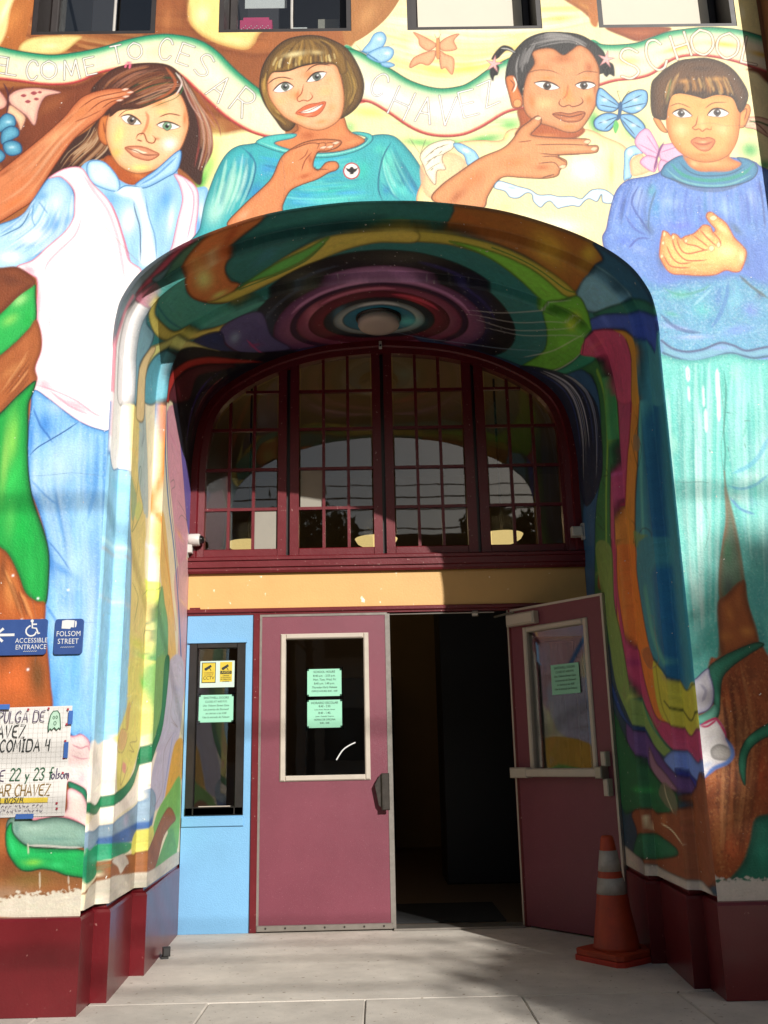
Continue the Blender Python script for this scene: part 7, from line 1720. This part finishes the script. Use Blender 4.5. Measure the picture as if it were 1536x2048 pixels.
# sill, ochre band, head moulding
m=MB(); pr=[(2.435,2.0),(2.435,1.985),(2.45,1.975),(2.47,1.975),(2.475,1.962),(2.52,1.962),(2.525,1.95),(2.545,1.95),(2.562,1.99),(2.562,2.06)]
n=len(pr); v=[(x,y,z) for x in (-1.362,1.542) for z,y in pr]; m.add(v,[(i,i+1,n+i+1,n+i) for i in range(n-1)]+[tuple(range(n)),tuple(range(2*n-1,n-1,-1))]).build('window_sill','trim',building)
MB().box(-1.362,1.542,2.012,2.07,2.175,2.435).build('lintel_panel','band',building)
MB().box(-1.362,1.542,1.992,2.03,2.145,2.176,.006).box(-1.362,1.542,2.005,2.06,2.13,2.146).build('door_head','trim',building)
MB().box(-1.345,-1.27,2.009,2.0125,2.172,2.19).build('paint_patch','trim',building)
MB().box(-.882,-.835,1.995,2.1,0.,2.13,.005).build('door_jamb','trim',building); MB().box(.957,1.0,1.995,2.1,0.,2.13,.005).build('door_jamb','trim',building)
def side_panel(x0,x1,gx0,gx1,notice):
    o=MB().box(x0,gx0,2.01,2.08,0.,2.13).box(gx1,x1,2.01,2.08,0.,2.13).box(gx0,gx1,2.01,2.08,0.,.752).box(gx0,gx1,2.01,2.08,1.93,2.13).build('side_panel','blue',building)
    MB().box(gx0,gx1,2.0,2.006,.757,.802).box(gx0,gx0+.055,2.0,2.05,.752,1.93,.004).box(gx1-.06,gx1,2.0,2.05,.752,1.93,.004).box(gx0+.055,gx1-.06,2.0,2.05,.752,.808,.004).box(gx0+.055,gx1-.06,2.0,2.05,1.895,1.93,.004).build('sidelight_frame','black',o)
    MB().box(gx0+.055,gx1-.06,2.03,2.035,.808,1.895).build('pane','glass',o)
    MB().box(gx0-.02,gx1+.005,1.998,2.01,.68,.74,.004).build('sill_trim','blue',o); MB().box(gx0-.01,gx1+.008,1.992,2.01,1.931,1.944).build('head_trim','blue',o)
    MB().box(gx0+.09,gx1-.09,2.02,2.024,.8085,.814).build('glazing_bead','cream',o)
    return o
side_panel(-1.357,-.882,-1.335,-.935,1)['label']='sky blue panel with a black framed sidelight left of the doors'
side_panel(1.0,1.537,1.06,1.48,0)['label']='sky blue panel behind the open door'
# doors
def door(name,label,W,loc,rotz,inside):
    d=MB().box(0,.148,0,.045,.012,2.125).box(W-.135,W,0,.045,.012,2.125).box(.148,W-.135,0,.045,.012,.968).box(.148,W-.135,0,.045,1.983,2.125).build(name,'door',building,loc=loc,rot=(0,0,rotz)); d['label']=label
    MB().box(-.004,.012,-.004,.049,.01,2.128).box(W-.012,W+.004,-.004,.049,.01,2.128).box(.012,W-.012,-.004,.049,2.112,2.128).build('edge_trim','alu' if not inside else 'cream',d)
    x0,x1,z0,z1=.146,W-.133,.966,1.985
    fr=MB().box(x0,x0+.037,-.014,.058,z0,z1,.008).box(x1-.037,x1,-.014,.058,z0,z1,.008).box(x0+.037,x1-.037,-.014,.058,z0,z0+.037,.008).box(x0+.037,x1-.037,-.014,.058,z1-.037,z1,.008).build('glazing_frame','cream',d)
    MB().box(x0+.037,x1-.037,.019,.025,z0+.037,z1-.037).build('pane','glass',d)
    if not inside:
        MB().box(.0,W,-.012,.0,.008,.045,.003).build('kick_strip','alu',d); s=MB()
        for k in range(7): s.lathe([(.007,-.0155),(.007,-.012)],8,(.06+k*(W-.12)/6,0,.028),'y')
        tag(s.build('screws','handle',d),kind='stuff')
        MB().prism([(W-.105,.93),(W-.08,.80),(W-.055,.772),(W-.04,.772),(W-.04,1.005),(W-.06,1.005),(W-.085,.97)],-.045,.0).box(W-.06,W-.005,-.062,-.046,.765,1.008,.006).build('pull_handle','handle',d)
        MB().box(W+.004,W+.022,-.002,.04,.012,2.12).build('astragal','alu',d)
    else:
        b=MB().box(.01,W-.09,-.062,-.02,.965,1.02,.008).box(.0,.16,-.066,-.001,.958,1.027,.008).build('panic_bar','cream',d)
        MB().box(W-.11,W-.055,-.075,-.001,.955,1.03,.006).build('bar_head','alu',b); MB().box(W-.075,W-.035,-.05,-.001,1.03,1.12,.006).build('latch_cover','cream',b); MB().box(W-.07,W-.03,-.05,-.001,.85,.955,.006).build('latch_cover','cream',b)
        MB().box(.03,.30,-.06,-.001,2.0,2.085,.012).build('door_closer','cream',d); MB().tube([(.1,-.04,2.095),(.02,-.02,2.1),(-.15,.02,2.1)],.008).build('closer_arm','alu',d)
    return d
door('entrance_door','closed burgundy door leaf with two mint notices on its glass',.909,(-.831,2.005,0),0,False)
door('entrance_door','burgundy door leaf standing open with a push bar',.862,(.955,2.02,0),math.atan2(-.788,.615),True)
MB().tube([(.09,2.03,2.118),(.86,2.02,2.118)],.006).tube([(.70,2.0,2.105),(.74,1.99,2.105)],.022).build('closer_rod','alu',building)
MB().box(.085,.955,1.96,2.12,.002,.014).build('threshold','alu',building)
# hall inside
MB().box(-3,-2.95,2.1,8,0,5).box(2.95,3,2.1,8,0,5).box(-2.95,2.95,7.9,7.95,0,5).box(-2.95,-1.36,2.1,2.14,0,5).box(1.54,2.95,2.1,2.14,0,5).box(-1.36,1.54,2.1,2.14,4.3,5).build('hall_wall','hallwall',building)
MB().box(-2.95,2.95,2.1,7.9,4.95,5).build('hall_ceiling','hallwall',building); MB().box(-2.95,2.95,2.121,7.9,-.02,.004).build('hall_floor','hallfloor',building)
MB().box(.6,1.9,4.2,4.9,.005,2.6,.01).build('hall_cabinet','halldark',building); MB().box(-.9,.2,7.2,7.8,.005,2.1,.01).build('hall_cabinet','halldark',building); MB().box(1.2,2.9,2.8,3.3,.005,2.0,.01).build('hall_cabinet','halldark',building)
# ---------------- ground ----------------
g=MB().box(-60,60,-60,.16,-.3,-.05).build('ground','joint'); tag(g,kind='structure')
walk=MB().box(-1.40,1.58,.172,2.0,-.06,0.).box(-1.36,1.53,2.0,2.12,-.06,-.001).build('entrance_floor','concrete'); tag(walk,kind='structure')
side=MB().box(-25,25,-4.6,.168,-.05,-.018).build('sidewalk','joint'); tag(side,kind='structure')
slab=MB(); a,b,h=.3705,.3705,.005
slab.add([(-a,-b,-.04),(a,-b,-.04),(a,b,-.04),(-a,b,-.04),(-a,-b,-h),(a,-b,-h),(a,b,-h),(-a,b,-h),(-a+h,-b+h,0),(a-h,-b+h,0),(a-h,b-h,0),(-a+h,b-h,0)],[(0,1,5,4),(1,2,6,5),(2,3,7,6),(3,0,4,7),(4,5,9,8),(5,6,10,9),(6,7,11,10),(7,4,8,11),(8,9,10,11)])
first=None
for r in range(6):
    for k in range(-6,8):
        x=.29+.745*k; y=.168-.37-.745*r
        if first is None: first=slab.build('paving_slab','concrete2',side); o=first
        else: o=first.copy(); COL.objects.link(o)
        o.parent=side; o.location=(x,y,random.uniform(-.003,.0)); o.rotation_euler=(0,0,random.choice((0,math.pi)))
kb=MB().box(-25,25,-4.78,-4.6,-.16,-.002).build('kerb','kerb'); tag(kb,kind='structure')
rd=MB().box(-60,60,-13,-4.78,-.17,-.14).build('road','asphalt'); tag(rd,kind='structure')
fw_=MB().box(-60,60,-16,-13,-.16,-.01).build('far_pavement','kerb'); tag(fw_,kind='structure')
# ---------------- signs and papers ----------------
def strokes(m,pl,x,z,s,w,y):
    for st in pl:
        sp=st[0]=='*'; q=[tuple(map(float,t.split(','))) for t in st.lstrip('*').split()]; q=np.array(q)
        if sp: q=spline(q,False,5)
        m.ribbon([(x+a*s,z+b*s) for a,b in q],w,y)
    return m
def roundrect(x0,x1,z0,z1,r):
    P=[]
    for cx,cz,a0 in ((x1-r,z1-r,0),(x0+r,z1-r,90),(x0+r,z0+r,180),(x1-r,z0+r,270)):
        for k in range(5): a=math.radians(a0+k*22.5); P.append((cx+r*math.cos(a),cz+r*math.sin(a)))
    return P
t=thing('accessible_entrance_sign','blue accessible entrance sign with arrow and wheelchair symbol','sign'); MB().prism(roundrect(-2.1,-1.657,1.643,1.822,.012),-.014,-.001).build('plate','sign',t)
y=-.0155
strokes(MB(),["-.055,0 .035,0","-.022,.033 -.058,0 -.022,-.033"],-1.852,1.745,1.,.013,y).build('arrow','signwhite',t)
m=strokes(MB(),["*-.012,.012 -.03,-.004 -.03,-.026 -.012,-.04 .01,-.036 .02,-.02","-.004,.03 -.002,.0 .018,-.002 .03,-.03 .038,-.026","0,.018 .02,.018"],-1.728,1.778,1.,.0075,y); m.lathe([(.008,y-.0005),(.008,y)],12,(-1.733,0,1.815-.002),'y'); m.build('wheelchair_symbol','signwhite',t)
text('lettering','ACCESSIBLE',.034,'signwhite',-1.730,1.714,y,t,xs=.86,space=1.05); text('lettering','ENTRANCE',.034,'signwhite',-1.730,1.681,y,t,xs=.86,space=1.05)
m=MB()
for k in range(14): m.lathe([(.0018,y-.001),(.0018,y)],6,(-1.765+.005*k,0,1.660+.002*(k%2)),'y')
tag(m.build('braille','signwhite',t),kind='stuff')
t=thing('street_sign','small blue folsom street sign with scuffed white top','sign'); MB().prism(roundrect(-1.617,-1.475,1.643,1.82,.014),-.014,-.001).build('plate','sign',t)
text('lettering','FOLSOM',.037,'signwhite',-1.546,1.744,y,t,xs=.84,space=1.05); text('lettering','STREET',.037,'signwhite',-1.546,1.706,y,t,xs=.84,space=1.05)
MB().prism([(-1.583,1.772),(-1.54,1.769),(-1.536,1.778),(-1.522,1.776),(-1.52,1.812),(-1.56,1.815),(-1.582,1.811)],y,-.0142).prism([(-1.517,1.776),(-1.511,1.779),(-1.508,1.795),(-1.511,1.81),(-1.517,1.808)],y,-.0142).build('scuff','signwhite',t)
m=MB()
for k in range(14): m.lathe([(.0018,y-.001),(.0018,y)],6,(-1.58+.005*k,0,1.677+.002*(k%2)),'y')
tag(m.build('braille','signwhite',t),kind='stuff')
# handwritten poster
LET={'P':["0,0 0,1","*0,1 .6,1 .8,.75 .5,.5 0,.5"],'U':["*0,1 0,.3 .3,0 .6,.3 .6,1"],'L':["0,1 0,0 .6,0"],'G':["*.8,.85 .5,1 .1,.8 0,.4 .3,0 .7,.1 .75,.4","0.4,.42 .85,.42"],'A':["0,0 .4,1 .8,0","0.15,.35 .65,.35"],'D':["0,0 0,1","*0,1 .6,.95 .8,.5 .6,.05 0,0"],'E':["*.7,1 .1,.9 0,.5 .1,.1 .7,0","0.05,.5 .55,.5"],'V':["0,1 .35,0 .75,1"],'Z':["0,1 .7,1 0,0 .75,0"],'C':["*.7,.85 .4,1 .05,.7 .05,.3 .35,0 .7,.12"],'O':["*.4,1 .05,.7 .05,.3 .4,0 .75,.3 .75,.7 .4,1"],'M':["0,0 .1,1 .45,.35 .8,1 .9,0"],'I':["0.2,0 .2,1","0,1 .4,1","0,0 .4,0"],'4':["0.05,1 0,.45 .5,.5","0.5,1 .5,0"],'T':["0,1 .8,1","0.4,1 .4,0"],'R':["0,0 0,1","*0,1 .65,1 .75,.75 .5,.5 0,.5","0.3,.5 .75,0"],'2':["*0,.8 .3,1 .6,.75 .3,.35 0,0","0,0 .65,0"],'3':["*0,.9 .4,1 .6,.8 .3,.55 .6,.3 .4,0 0,.1"],'y':["0,.5 .25,.1","0.5,.5 .1,-.3"],'S':["*.65,.9 .3,1 .05,.75 .55,.4 .5,.05 .0,.1"],'H':["0,0 0,1","0.65,0 .65,1","0,.5 .65,.5"],'f':["*.6,1 .3,.95 .25,.5 .25,0","0,.6 .5,.6"],'o':["*.25,.5 0,.3 .25,0 .5,.3 .25,.5"],'l':["0.1,1 .1,0"],'s':["*.4,.5 .1,.45 .35,.2 0,.02"],'m':["0,.5 0,0","*0,.35 .2,.5 .3,.3 .3,0","*.3,.35 .5,.5 .6,.3 .6,0"],'1':["0.2,1 .2,0"],'0':["*.3,1 .05,.6 .1,.1 .4,0 .6,.5 .3,1"],'5':["0.6,1 .1,1 .05,.55","*.05,.55 .5,.55 .55,.2 .0,.02"],'/':["0,0 .5,1"],',':["0.15,.1 .05,-.15"],'.':["0.1,.08 .2,0"]}
def handwrite(m,s,x,z,h,w,y,adv=.0,sl=0.):
    for ch in s:
        if ch==' ': x+=h*.35; continue
        wd=0
        for st in LET[ch]:
            q=np.array([tuple(map(float,t.split(','))) for t in st.lstrip('*').split()]); wd=max(wd,q[:,0].max())
            if st[0]=='*': q=spline(q,False,5)
            m.ribbon([(x+(a+.12*b)*h*.62,z+b*h+a*sl) for a,b in q],w,y)
        x+=h*.62*wd+h*.15+adv
        z+=sl
    return m
t=thing('handmade_poster','handwritten flea market poster with a drawn ghost, taped to the wall','poster')
xs=np.linspace(-2.2,-1.508,24); zs=np.linspace(.872,1.39,16); Xp,Zp=np.meshgrid(xs,zs); wob=lambda x,z: -.006-.006*math.sin((z-.87)*9)*.6-.004*max(0,(x+1.6))*8
mP=MB(); mP.add([(x+.012*(z-1.1)*.4,wob(x,z),z+(x+1.5)*.01) for x,z in zip(Xp.ravel(),Zp.ravel())],[(j*24+i,j*24+i+1,(j+1)*24+i+1,(j+1)*24+i) for j in range(15) for i in range(23)]); mP.build('sheet','paper',t,smooth=True)
yp=-.0145
handwrite(MB(),'PULGA DE',-1.868,1.316,.052,.0046,yp).build('lettering','inkp',t); handwrite(MB(),'AVEZ',-1.862,1.243,.058,.0056,yp).build('lettering','ink',t); handwrite(MB(),'COMIDA 4',-1.845,1.176,.056,.0056,yp).build('lettering','ink',t)
handwrite(MB(),'TRE',-1.9,1.037,.052,.005,yp).build('lettering','inkp',t); handwrite(MB(),'22 y 23 f',-1.785,1.04,.056,.006,yp,-.004).build('lettering','inkg',t); handwrite(MB(),'olsom',-1.585,1.043,.05,.005,yp,-.003).build('lettering','inkp',t)
handwrite(MB(),'SAR CHAVEZ',-1.862,.968,.052,.0055,yp,-.002).build('lettering','inko',t)
MB().box(-1.9,-1.595,yp+.0015,yp+.002,.935,.958).build('highlight','hili',t); handwrite(MB(),'10/11, 10/25/14.',-1.866,.935,.026,.0036,yp).build('lettering','ink',t)
m=MB(); rnd=random.Random(3)
for row,z in ((0,.912),(1,.892)):
    x=-1.87
    while x<-1.62:
        q=[(x+k*.004,z+rnd.uniform(0,.014)) for k in range(4)]; m.ribbon(q,.0026,yp); x+=.0185 if rnd.random()<.85 else .028
tag(m.build('small_writing','inkp',t),kind='stuff')
G=[(-.028,-.05),(-.03,-.02),(-.022,.03),(-.01,.048),(.01,.05),(.022,.035),(.027,0),(.031,-.04),(.022,-.032),(.012,-.042),(.0,-.03),(-.012,-.042),(-.02,-.034)]
MB().prism([(-1.586+a*1.0,1.316+b) for a,b in G[::-1]][::-1],yp+.001,yp+.0015).build('ghost_drawing','ghostgreen',t)
m=MB().ribbon([(-1.586+a,1.316+b) for a,b in G+G[:1]],.005,yp)
for cx,cz,rx,rz in ((-1.592,1.333,.004,.007),(-1.578,1.335,.004,.007),(-1.584,1.306,.006,.009)): m.ribbon([(cx+rx*math.cos(a),cz+rz*math.sin(a)) for a in np.linspace(0,6.3,12)],.003,yp)
m.build('ghost_outline','inkg',t)
m=MB()
for x,z in ((-1.525,1.372),(-1.527,1.30),(-1.528,1.22),(-1.53,1.14),(-1.53,1.07),(-1.62,1.378),(-1.72,1.375),(-1.55,.93),(-1.548,.905)): m.lathe([(.006,yp-.0005),(.006,yp)],8,(x,0,z),'y')
tag(m.build('red_dots','inkr',t),kind='stuff')
m=MB()
for k in range(17): m.ribbon([(-1.9+k*.0235,.88),(-1.9+k*.0235,1.38)],.0005,yp+.003)
for k in range(22): m.ribbon([(-1.9,.885+k*.0235),(-1.512,.888+k*.0235)],.0005,yp+.003)
tag(m.build('ruled_lines','board',t),kind='stuff')
for x0,x1,z0,z1 in ((-1.9,-1.81,1.378,1.402),(-1.518,-1.497,1.30,1.365),(-1.53,-1.51,1.14,1.215),(-1.9,-1.815,.862,.885),(-1.74,-1.655,.862,.884)): MB().box(x0,x1,-.022,-.0195,z0,z1).build('tape','tape',t)
# notices on the doors
def notice(label,x0,x1,z0,z1,y,lines,mt='mint',parent=None,tilt=.0):
    t=thing('paper_notice',label,'notice'); MB().box(x0,x1,y,y+.0012,z0,z1).build('sheet',mt,t)
    h=(z1-z0); n=len(lines)
    for i,(s,sz,sh) in enumerate(lines): text('lettering',s,sz*h,'ink',(x0+x1)/2,z1-h*(.11+.82*i/(n-.2)),y-.0012,t,shear=sh,xs=.92)
    m=MB()
    for cx in (x0,x1):
        for cz in (z0,z1): m.box(cx-.012,cx+.012,y-.0022,y-.0017,cz-.012,cz+.012)
    tag(m.build('clear_tape','dglass',t),kind='stuff'); return t
yd=2.018
notice('mint school hours notice, the upper of two on the closed door',-.495,-.252,1.542,1.733,yd,[('SCHOOL HOURS',.115,0),('8:40 a.m. - 2:55 p.m.',.11,0),('Mon, Tues, Wed, Fri',.11,.2),('8:40 a.m. 1:40 p.m.',.11,0),('Thursdays Early Release',.105,.2),('OFFICE HOURS: 8:00 - 4:00',.09,.1)])
notice('mint horario escolar notice, the lower of two on the closed door',-.495,-.250,1.324,1.516,yd,[('HORARIO ESCOLAR',.12,0),('8:40 - 2:55',.11,0),('Lunes, Martes, Miercoles, Viernes',.06,.1),('8:40 - 1:40,',.11,0),('Jueves - Despedida Temprana',.06,.1),('HORAS DE OFICINA',.095,0),('8:00 - 4:00',.085,0)])
SH=[('SHOTWELL DOORS',.115,0),('CLOSE AT 4:00 P.M.',.105,0),('Use  Folsom Street Gate.',.105,.2),('Las puertas de Shotwell',.105,.2),('se cierran a las 4:00',.105,.2),('Use la entrada de Folsom',.105,.2)]
notice('mint doors close notice on the narrow sidelight',-1.262,-1.018,1.377,1.567,2.024,SH)
t=thing('security_notice','yellow and white camera warning notice on the sidelight','notice'); MB().box(-1.26,-1.015,2.024,2.0252,1.619,1.806).build('sheet','cctvpaper',t)
for x0,x1,z0,z1,s1 in ((-1.247,-1.148,1.652,1.795,0),(-1.118,-1.032,1.658,1.797,1)):
    p=MB().box(x0,x1,2.0225,2.0235,z0,z1).build('print','yellow',t)
    if s1==0:
        b=.004; MB().box(x0,x0+b,2.0212,2.022,z0,z1).box(x1-b,x1,2.0212,2.022,z0,z1).box(x0,x1,2.0212,2.022,z0,z0+b).box(x0,x1,2.0212,2.022,z1-b,z1).build('border','ink',p)
    cx=(x0+x1)/2
    MB().prism([(cx-.03,z1-.052),(cx-.02,z1-.058),(cx+.02,z1-.03),(cx+.012,z1-.016),(cx-.032,z1-.042)],2.021,2.022).ribbon([(cx+.005,z1-.04),(cx+.016,z1-.058)],.004,2.021).build('camera_symbol','ink',p)
    if s1==0:
        text('lettering','WARNING',.016,'inko',cx,z1-.073,2.021,p,xs=.9); text('lettering','MONITORED BY',.009,'ink',cx,z1-.088,2.021,p); text('lettering','CCTV',.032,'ink',cx,z0+.033,2.021,p,xs=.95); 
    else:
        MB().box(x0+.003,x1-.003,2.0212,2.022,z1-.085,z1-.063).build('heading_bar','ink',p); text('lettering','AVISO',.024,'yellow',cx,z1-.074,2.020,p,xs=.95)
        for k,s in enumerate(('CAMARAS','DE SEGURIDAD','EN OPERACION','24 HORAS')): text('lettering',s,.0115,'ink',cx,z1-.097-k*.0135,2.021,p,xs=.9)
# the one on the open door (its own plane)
t=thing('paper_notice','mint doors close notice on the open door glass','notice',(.955,2.02,0),(0,0,math.atan2(-.788,.615)))
MB().box(.37,.615,.0135,.015,1.50,1.70).build('sheet','mint',t)
for i,(s,sz,sh) in enumerate(SH): text('lettering',s,sz*.2,'ink',.4925,1.70-.2*(.12+.82*i/5.8),.0122,t,shear=sh,xs=.9)
t=thing('glass_scratch','white curved scratch mark on the closed door glass','scratch'); MB().ribbon(spline(np.array([(-.292,1.103),(-.25,1.165),(-.205,1.198),(-.158,1.219)]),False,5).tolist(),.008,2.0215).build('mark','signwhite',t)
# ---------------- cameras, lamp, cone ----------------
t=thing('security_camera','white dome security camera on the sunlit left jamb','camera',(-1.345,1.95,2.68)); t.scale=(.82,.82,.82); MB().lathe([(.05,-.02),(.056,0),(.056,.075),(.05,.085)],20,(0,0,0),'x').build('body','white',t,smooth=True)
MB().lathe([(.042,.085),(.04,.1),(.03,.115),(.014,.124),(.002,.126)],20,(0,0,0),'x').build('dome','dome',t,smooth=True); MB().box(-.035,.02,-.03,.03,-.12,-.04,.006).box(-.035,-.015,-.045,.045,-.16,.05).build('bracket','white',t)
t=thing('wall_sensor','small white sensor box on the shaded right jamb','sensor',(1.515,1.92,2.68)); t.scale=(.8,.8,.8); MB().box(-.09,.01,-.05,.04,-.045,.045,.008).build('housing','white',t); MB().box(.0,.045,-.035,.03,-.07,.075).build('bracket','white',t)
t=thing('sensor','tiny pale sensor at the top centre of the arched window','sensor',(.075,1.97,4.215)); MB().box(-.012,.012,-.012,.012,-.03,.03,.004).build('housing','white',t); MB().lathe([(.008,-.02),(.008,-.012)],10,(0,0,-.01),'y').build('lens','ink',t)
t=thing('ceiling_lamp','round ceiling lamp with pale diffuser under the arch','lamp',(.06,1.45,4.215)); MB().lathe([(.165,.02),(.165,-.038),(.155,-.044)],36).build('base_ring','black',t,smooth=False); MB().lathe([(.15,-.04),(.15,-.085),(.142,-.10),(.10,-.108),(.01,-.11)],36).build('diffuser','diffuser',t,smooth=True)
t=thing('traffic_cone','worn orange traffic cone with two white bands by the open door','cone',(1.31,.92,0),(0,-.02,.62))
def sq(r,z,c=.03):
    return [(r,-r+c,z),(r,r-c,z),(r-c,r,z),(-r+c,r,z),(-r,r-c,z),(-r,-r+c,z),(-r+c,-r,z),(r-c,-r,z)]
for r,z0,z1,mt in ((.178,.0,.03,'orange2'),(.172,.034,.062,'orange')):
    v=sq(r,z0)+sq(r,z1-.006)+sq(r-.008,z1); MB().add(v,[(7,6,5,4,3,2,1,0)]+[(j*8+i,j*8+(i+1)%8,(j+1)*8+(i+1)%8,(j+1)*8+i) for j in range(2) for i in range(8)]+[tuple(range(16,24))]).build('base',mt,t)
cr_=lambda z:.128-(z-.06)*.158
def cone_part(n,z0,z1,mt,ex=0.): MB().lathe([(cr_(z0)+ex,z0),(cr_((z0+z1)/2)+ex,(z0+z1)/2),(cr_(z1)+ex,z1)],28).build(n,mt,t,smooth=True)
MB().lathe([(.135,.058),(cr_(.08),.08),(cr_(.4),.4),(cr_(.64),.64),(.03,.652),(.02,.655)],28).build('cone_body','orange',t,smooth=True); cone_part('band',.345,.43,'reflect',.0025); cone_part('band',.465,.575,'reflect',.0025)
t=thing('door_stop','small black rubber block on the concrete by the left jamb','door stop',(-1.262,1.235,0),(0,0,.3)); MB().box(-.022,.022,-.022,.022,.012,.062,.006).box(-.03,.012,-.014,.014,.0,.012).build('block','rubber',t)
t=thing('door_mat','dark mat on the hall floor inside the open door','mat',(.5,2.62,.005)); MB().box(-.46,.36,-.42,.42,0,.012).build('mat','mat_',t)
# hall lamps
for x,y,z,lab in ((-1.25,4.4,3.2,'leftmost lit bowl lamp behind the arched window'),(.02,4.4,3.22,'middle lit bowl lamp behind the arched window'),(1.28,4.4,3.24,'rightmost lit bowl lamp behind the arched window')):
    t=thing('pendant_lamp',lab,'lamp',(x,y,z),group='bowl lamps hanging in the hall'); MB().lathe([(.02,-.09),(.12,-.07),(.19,-.03),(.215,.012),(.20,.014)],24).build('bowl','bowl',t,smooth=True); MB().tube([(0,0,.0),(0,0,4.93-z)],.012).build('rod','handle',t)
    ld=bpy.data.lights.new('bowl_light','POINT'); ld.energy=2.2; ld.color=(1,.75,.4); ld.shadow_soft_size=.12; lo=bpy.data.objects.new('bowl_light',ld); COL.objects.link(lo); lo.parent=t; lo.location=(0,0,.12)
# ---------------- street behind the viewer: tree, cables, houses (they shade and are mirrored in the glass) ----------------
def tree(label,x,y,h,crown,n,seed,lsz=.085,K=30,sg=.11):
    rg=np.random.default_rng(seed); t=thing('street_tree',label,'tree',(x,y,-.02))
    m=MB().tube([(0,0,0),(.03,.02,h*.3),(-.03,.03,h*.62),(0,0,h)],[.13,.10,.075,.04],10)
    tips=[]
    for k in range(9):
        a=k*2.4; L=crown*rg.uniform(.5,.85); z0=h*rg.uniform(.55,.95); e=(L*math.cos(a),L*math.sin(a),z0+L*rg.uniform(.2,.9)); m.tube([(0,0,z0),(e[0]*.5,e[1]*.5,(z0+e[2])/2+.1),e],[.04,.025,.01],6); tips.append(e)
    m.build('trunk','bark',t)
    c=np.array(tips)[rg.integers(0,9,n)]*np.array([1,1,1]); cl=rg.normal(0,1,(K,3)); cl/=np.linalg.norm(cl,axis=1)[:,None]; cl*=crown*rg.uniform(.25,1,(K,1))**.6; cl[:,2]=cl[:,2]*.8+h*.98
    p=cl[rg.integers(0,K,n)]+rg.normal(0,crown*sg,(n,3))
    d=rg.normal(0,1,(n,3)); d/=np.linalg.norm(d,axis=1)[:,None]; e=np.cross(d,rg.normal(0,1,(n,3))); e/=np.linalg.norm(e,axis=1)[:,None]; s=lsz*rg.uniform(.6,1.3,(n,1))
    v=np.stack([p-d*s,p+e*s*.45,p+d*s,p-e*s*.45],1).reshape(-1,3)
    me=bpy.data.meshes.new('crown'); me.from_pydata(v.tolist(),[],(np.arange(n*4).reshape(-1,4)).tolist()); me.materials.append(M['leaf']); tag(link('crown',me,t),kind='stuff')
    return t
tree('tall street tree across the road whose shadow dapples the right wall',9.2,-13.4,7.7,1.05,2800,11,.12,15,.17); tree('taller street tree behind it by the slate house',10.9,-15.2,10.1,1.05,4200,14,.12,14,.17)
tree('round street tree across the road, mirrored in the arched window',-1.6,-13.9,6.3,1.6,3000,5,.14); tree('wide street tree across the road, mirrored in the right panes',3.1,-14.2,6.0,1.5,2600,6,.14)
for i,(zw,r) in enumerate(((2.46,.018),(1.18,.013),(.92,.017),(.66,.013),(.26,.015))):
    t=tag(MB().tube([(x,-9.5,zw+.561*9.5-.02*(1-(x/30)**2)) for x in np.linspace(-30,30,25)],r,8).build('overhead_cable','cable'),['topmost overhead cable across the road','second overhead cable across the road','third overhead cable across the road','fourth overhead cable across the road','lowest overhead cable across the road'][i],'cable','overhead cables along the road')
for x,w,h,mt,lab in ((-9,6.4,7.7,'house2','grey terraced house across the road'),(-2.2,6.4,6.9,'house1','cream terraced house across the road'),(4.6,6.4,7.2,'house3','rose terraced house across the road'),(11.4,6.4,7.5,'house2','slate terraced house across the road at far right')):
    t=thing('terraced_house',lab,'house',(x,-17,0)); MB().box(0,w,-6,0,-.1,h).build('wall',mt,t); MB().box(-.1,w+.1,-6.1,.25,h,h+.3).build('roof','roof',t)
    for k in range(3):
        for z in (1.0,3.7,5.6):
            if z+1.5<h: o=MB().box(.7+k*1.95,1.9+k*1.95,.0,.06,z,z+1.5).build('window','cream',t); MB().box(.78+k*1.95,1.82+k*1.95,.061,.08,z+.08,z+1.42).build('pane','winblack',o)
